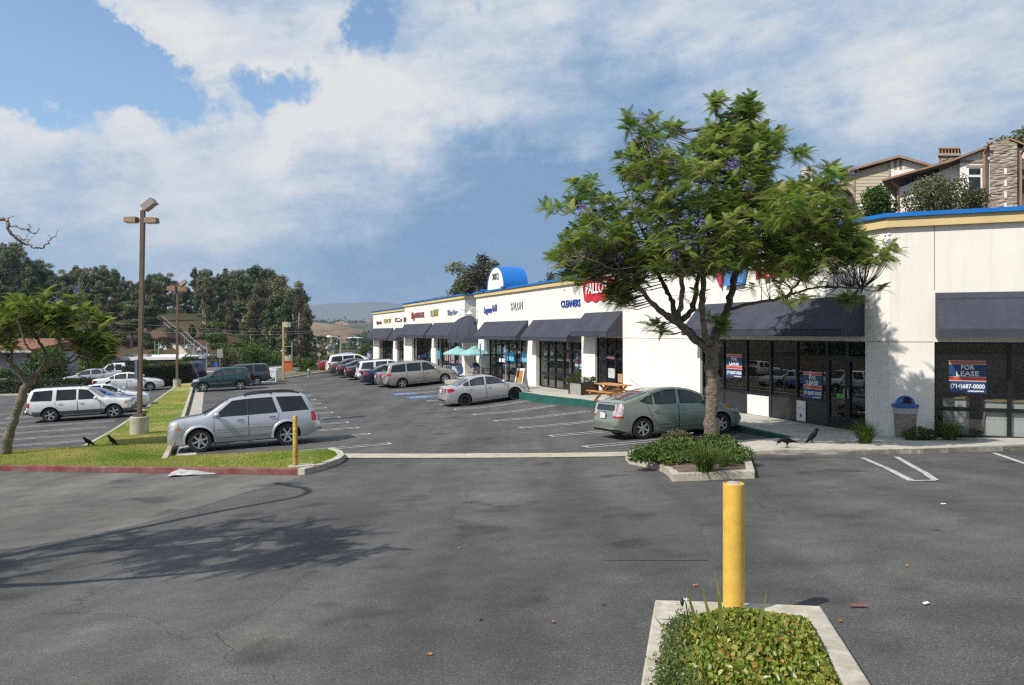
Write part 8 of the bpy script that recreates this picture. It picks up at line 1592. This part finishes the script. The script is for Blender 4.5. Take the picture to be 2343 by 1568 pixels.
hill('hill', [(790, 796), (830, 783), (860, 775), (920, 768), (1100, 762), (1300, 760)], 480, 90, mat('wooded_hill', (.035, .042, .022), rough=1, var=(.05, .5), bump=(.3, 1, 2)), 3)
hill('mountains', [(-900, 735), (-500, 722), (-100, 712), (300, 715), (600, 706), (720, 699), (800, 694), (840, 689), (900, 695), (980, 704), (1150, 712), (1500, 705), (2100, 715), (3000, 725)], 4500, 900, M_MOUNT, 4, rough=.1)
# woodland patches of the far slopes read as one mass
rg = np.random.default_rng(77); n = 3600; Yq = np.concatenate([rg.uniform(1130, 1500, 1300), rg.uniform(440, 500, 1300), rg.uniform(520, 660, 500), rg.uniform(300, 380, 500)]); pxq = np.concatenate([rg.uniform(700, 900, 1300), rg.uniform(838, 900, 1300), rg.uniform(818, 850, 500), rg.uniform(770, 850, 500)])
pyq = np.concatenate([np.interp(Yq[:1300], [1130, 1500], [768, 737])+rg.normal(size=1300)*2, rg.uniform(765, 792, 1300), rg.uniform(770, 785, 500), rg.uniform(790, 800, 500)]); C = np.stack([(pxq-CX)/F*Yq, Yq, Z0-(pyq-HY)/F*Yq], 1); C = np.repeat(C, 5, 0)+rg.normal(size=(n*5, 3))*np.repeat(Yq*.0022, 5)[:, None]*np.array([1.3, 1.3, .8]); sz = np.repeat(Yq*.0030, 5)*rg.uniform(.6, 1.3, n*5)
V, Q = leaves(C, rg.normal(size=C.shape), rg.normal(size=C.shape), sz, sz*.8); o = link('woodland', npmesh('woodland', V, Q, LF_EG, np.clip(rg.normal(.3, .2, len(C)), 0, 1))); tag(o, kind='stuff')
# suburban houses
hw = MB().box((-6, -4, -3), (6, 4, 3.4)).mesh('wall', mat('far_house_wall', (.62, .57, .5), rough=.9)); hr = MB().prism([(-6.6, -4.6, 3.4), (-6.6, 4.6, 3.4), (-6.6, 0, 6.2)], (13.2, 0, 0)).mesh('roof', mat('far_house_roof', (.28, .15, .11), rough=.9))
for i in range(44):
    Yd = R.uniform(1120, 1480); py = np.interp(Yd, [1120, 1480], [767, 738])+R.uniform(-2, 1); px = R.uniform(765, 905) if i < 36 else R.uniform(830, 860); q = far(px, py, Yd); o = empty('suburban_house', q, R.uniform(-.6, .6), 'pale distant house on the suburban ridge far behind the lot', 'house', 'distant houses on the suburban ridge'); link('wall', hw, o); link('roof', hr, o)
def farbldg(label, x0, x1, y0, y1, Yd, wallm, roofm, roofh): 
    a, b = far(x0, y1, Yd), far(x1, y1, Yd); o = empty('far_building', a, 0, label, 'building'); w_ = b.x-a.x; h_ = (y1-y0)*Yd/F; rh = roofh*Yd/F; MB().box((0, 0, -3), (w_, 12, h_-rh)).build('wall', wallm, o); MB().add([(-.8, -1, h_-rh), (w_+.8, -1, h_-rh), (w_+.8, 13, h_-rh), (-.8, 13, h_-rh), (2, 5.5, h_), (w_-2, 5.5, h_)], [(0, 1, 5, 4), (1, 2, 5), (2, 3, 4, 5), (3, 0, 4), (0, 3, 2, 1)]).build('roof', roofm, o)
farbldg('distant low building with a dark blue roof along the road', 785, 812, 786, 806, 330, mat('far_wall', (.36, .31, .27), rough=.9), mat('far_blue_roof', (.05, .07, .13), rough=.7), 9); farbldg('distant beige block with a flat pale roof above the dark blue roof', 790, 818, 772, 790, 420, mat('far_wall_beige', (.40, .33, .28), rough=.9), M_WROOF, 2); farbldg('distant grey building left of the dark blue roof', 762, 788, 788, 802, 340, M_GWALL, mat('far_grey_roof', (.16, .16, .18), rough=.8), 7)
for i, (px, yt, Yd, kd, w_) in enumerate([(745, 772, 250, 'n0', 2.2), (733, 776, 230, 'n1', 2.2), (775, 768, 300, 'c0', 1.8), (808, 786, 290, 'n1', 2.4), (826, 780, 320, 'n0', 2.2), (842, 770, 260, 'g0', 2.2), (720, 768, 210, 'c0', 2.0), (712, 780, 190, 'n0', 2.0), (850, 775, 240, 'n1', 2.2), (765, 785, 270, 'n0', 2.0)]): plant(kd, px, yt, Yd, w_, 'dark roadside tree in the distance beyond the lot', 'distant roadside trees')
# ---- behind the shops: trees and houses on the slope
for i, (px, yt, Yd, kd, w_, lb_) in enumerate([(1092, 590, 112, 'b0', 1.7, 'large olive-brown tree rising behind the arched gable'), (1062, 612, 116, 'g0', 1.6, 'left half of the big tree group behind the arched gable'), (1128, 598, 118, 'g1', 1.5, 'tree crown right behind the arched gable'), (1250, 630, 105, 'b0', 1.5, 'brown tree top over the blue roof left of the flowering tree'), (1043, 664, 108, 'n1', 1.2, 'small green tree top beside the satellite dish'), (2338, 290, 92, 'g1', 1.6, 'dark tree rising behind the stone-towered house')]): plant(kd, px, yt, Yd, w_, lb_, None)
M_SID = mat('beige_siding', (.50, .43, .31), rough=.8, var=(.6, .06)); M_SIDL = mat('siding_shadow_gap', (.22, .18, .13), rough=.9); M_STW = mat('white_house_stucco', (.74, .69, .63), rough=.9, var=(.7, .05)); M_HROOF = mat('brown_shingle', (.10, .065, .045), rough=.9, var=(2, .3)); M_HTRIM = mat('brown_trim', (.30, .17, .09), rough=.7, var=(1.5, .15)); M_TAUPE = mat('taupe_trim', (.30, .24, .19), rough=.8); M_HGL = mat('house_glass', (.015, .016, .018), rough=.05)
def stonemat():
    m = mat('stacked_stone', (.3, .25, .2), rough=.95); t = m.node_tree; b = t.nodes['Principled BSDF']; tc = N(t, 'ShaderNodeTexCoord'); mp = N(t, 'ShaderNodeMapping'); mp.inputs['Scale'].default_value = (2.2, 2.2, 6.5); L(t, tc.outputs['Object'], mp.inputs[0]); v = N(t, 'ShaderNodeTexVoronoi', i_Scale=1.0); L(t, mp.outputs[0], v.inputs['Vector']); r = N(t, 'ShaderNodeValToRGB'); e = r.color_ramp.elements; e.new(.5); e[0].color = c4((.17, .13, .11)); e[1].color = c4((.30, .25, .2)); e[2].color = c4((.42, .35, .28))
    sp_ = N(t, 'ShaderNodeSeparateColor'); L(t, v.outputs['Color'], sp_.inputs[0]); L(t, sp_.outputs[0], r.inputs[0]); L(t, r.outputs[0], b.inputs['Base Color']); bp = N(t, 'ShaderNodeBump', i_Strength=1.0, i_Distance=.12, invert=True); L(t, v.outputs['Distance'], bp.inputs['Height']); L(t, bp.outputs[0], b.inputs['Normal']); return m
M_STONE = stonemat()
kh = lambda x, y: ((3150+x*.30815)/1.6533, (500+y*.30815)/1.6533)
class HB:
    """flat-fronted house laid out on the survey plane at distance Yd; depth runs away from the lot"""
    def __init__(h, name, label, Yd, x, zb): h.Y = Yd; h.k = Yd/F; px, _ = kh(x, 0); q = far(px, 0, Yd); h.b = Vector((q.x, Yd, zb)); h.n = Vector((math.sin(rad(32)), math.cos(rad(32)), 0)); h.o = empty(name, h.b, 0, label, 'house')
    def p(h, x, y, d=0.0): px, py = kh(x, y); a = (px-CX)/F; Yq = (h.b.x*h.n.x+h.b.y*h.n.y)/(a*h.n.x+h.n.y); return far(px, py, Yq)-h.b+h.n*d
    def poly(h, nm, pts, d0, d1, ma, par=None): return MB().prism([h.p(x, y, d0) for x, y in pts], h.n*(d1-d0)).build(nm, ma, par or h.o)
    def rect(h, nm, x0, y0, x1, y1, d0, d1, ma, par=None): return h.poly(nm, [(x0, y1), (x1, y1), (x1, y0), (x0, y0)], d0, d1, ma, par)
    def roof(h, pts, th, d0, d1, par=None):
        """pts from eave over ridge to eave; a slab of thickness th (in picture units) over depth"""
        up = [h.p(x, y, d0) for x, y in pts]; lo = [h.p(x, y+th, d0) for x, y in pts]; r_ = MB().prism(up+lo[::-1], h.n*(d1-d0)).build('roof', M_HROOF, par or h.o); f = MB().prism([q-h.n*.08-Vector((0, 0, .04)) for q in up]+[q-h.n*.08-Vector((0, 0, .02)) for q in lo[::-1]], h.n*.075); f.build('barge_board', M_HTRIM, r_); return r_
yb = 1300
h = HB('beige_house', 'beige house with lap siding and two narrow gable vents on the hill', 84, 270, 8.0)
w_ = h.poly('wall', [(60, yb), (690, yb), (690, 372), (270, 500), (60, 560)], 0, 12, M_SID); h.poly('stucco_wall', [(705, yb), (1350, yb), (1350, 470), (820, 335), (705, 365)], -.05, 12, M_STW); h.rect('corner_trim', 682, 372, 708, yb, -.1, .3, M_TAUPE); h.rect('corner_trim', 246, 500, 272, yb, -.1, .1, M_TAUPE)
m = MB()
for i in range(20): y = 505+42*i; m.prism([h.p(275 if y > 500 else 420, y, -.02), h.p(680, y, -.02), h.p(680, y-4, -.02), h.p(275 if y > 500 else 420, y-4, -.02)], h.n*.018)
m.build('siding_line', M_SIDL, w_); h.roof([(90, 500), (820, 300), (1420, 470)], 26, -.7, 13)
for x in (748, 814): h.rect('gable_vent', x, 350, x+34, 460, -.09, -.06, M_HTRIM)
m = MB(); [m.prism([h.p(x, 450, -.09), h.p(x+14, 450, -.09), h.p(x+14, 436, -.09), h.p(x, 436, -.09)], h.n*.03) for x in (878, 902, 926, 950)]; m.build('gable_mould', M_TAUPE, h.o)
MB().tube([h.p(562, 375, 3), h.p(562, 318, 3)], .06, 6).build('vent_pipe', M_TAUPE, h.o)
h = HB('stone_tower_house', 'white and brown house with a tall stacked-stone tower and low-pitched roof', 70, 800, 8.0)
h.poly('wall', [(800, yb), (1560, yb), (1560, 380), (1400, 450), (800, 690)], .0, 12, M_STW); h.poly('wall', [(1560, yb), (1925, yb), (1925, 210), (1560, 350)], -.8, 11, M_STW); h.poly('wall', [(2260, yb), (2900, yb), (2900, 380), (2300, 220), (2260, 210)], -.8, 11, M_STW)
h.poly('stone_tower', [(1925, yb), (2255, yb), (2255, 190), (2140, 150), (1925, 225)], -1.6, 10, M_STONE); h.rect('stone_base', 1700, 800, 1922, yb, -1.0, -.6, M_STONE)
for y in (488, 630, 768, 908): h.rect('slot_window', 2098, y, 2132, y+72, -1.65, -1.58, M_STW)
h.roof([(620, 612), (1440, 380), (1900, 205), (2168, 108), (2420, 205), (2900, 400)], 22, -1.3, 12)
for x, y0 in ((1842, 225), (2284, 240)): h.rect('post', x, y0+60, x+30, yb, -1.4, -1.1, M_HTRIM); MB().bar(h.p(x+15, y0+80, -1.25), h.p(x+75, y0-20, -2.2), .14, .14).build('bracket', M_HTRIM, h.o)
MB().bar(h.p(715, 610, -.6), h.p(805, 690, -.1), .16, .16).build('bracket', M_HTRIM, h.o); h.rect('post', 786, 660, 806, yb, -.2, 0, M_HTRIM)
for (x0, y0, x1, y1) in ((1672, 468, 1812, 545), (1672, 575, 1812, 768), (2300, 480, 2420, 555), (2300, 600, 2420, 780), (1105, 600, 1190, 680)):
    dd = -.8 if x0 > 1500 else 0; f = h.rect('window', x0-24, y0-12, x1+24, y1+14, dd-.08, dd-.004, M_WHITE); h.rect('pane', x0, y0, x1, y1, dd-.1, dd-.082, M_HGL, f)
h.rect('trim_band', 1640, 430, 1840, 458, -.92, -.81, M_TAUPE); h.rect('trim_band', 1560, 368, 1838, 398, -.9, -.81, M_TAUPE)
c = h.rect('chimney', 1300, 292, 1545, 470, .1, 2.0, M_STONE); h.rect('chimney_cap', 1285, 262, 1560, 292, -.1, 2.2, M_TAUPE, c); h.rect('chimney_hood', 1290, 193, 1555, 208, -.1, 2.2, M_HTRIM, c)
for i in range(7): h.rect('chimney_post', 1296+i*39, 208, 1308+i*39, 262, -.05, .1, M_HTRIM, c)
h = HB('hidden_house', 'pale house whose chimney shows through the top right of the flowering tree', 84, -370, 8.0); h.rect('chimney', -380, 470, -255, yb, 0, 2.0, M_STW); h.rect('wall', -900, 690, 120, yb, .6, 11, M_STW); h.roof([(-960, 700), (-390, 600), (180, 700)], 24, -.6, 12); h.rect('chimney_cap', -390, 440, -245, 470, -.1, 2.1, M_SID)
b_ = bush('olive tree in front of the white and brown house', 2150, 520, 60, 190, 140, LF_O, 6500, 301, 'broad_tree', lsz=.22, z=None); b_ = bush('yellow-green tree left of the olive tree on the hill', 2005, 520, 62, 120, 98, LF_B, 3600, 302, 'broad_tree', lsz=.22); bush('green foliage at the right of the olive tree by the house window', 2225, 520, 61, 90, 100, LF_O, 2200, 303, 'broad_tree', lsz=.2)
# ---- the air
hz = MB().box((-6300, -420, -9), (6300, 5600, 215)).build('haze', mat('haze', (.5, .6, .75))); tag(hz, kind='stuff'); t = hz.data.materials[0].node_tree; t.nodes.remove(t.nodes['Principled BSDF']); pv = N(t, 'ShaderNodeVolumePrincipled'); pv.inputs['Color'].default_value = (.62, .76, .98, 1); pv.inputs['Density'].default_value = 1.7e-4; pv.inputs['Anisotropy'].default_value = .2; L(t, pv.outputs[0], t.nodes['Material Output'].inputs['Volume'])
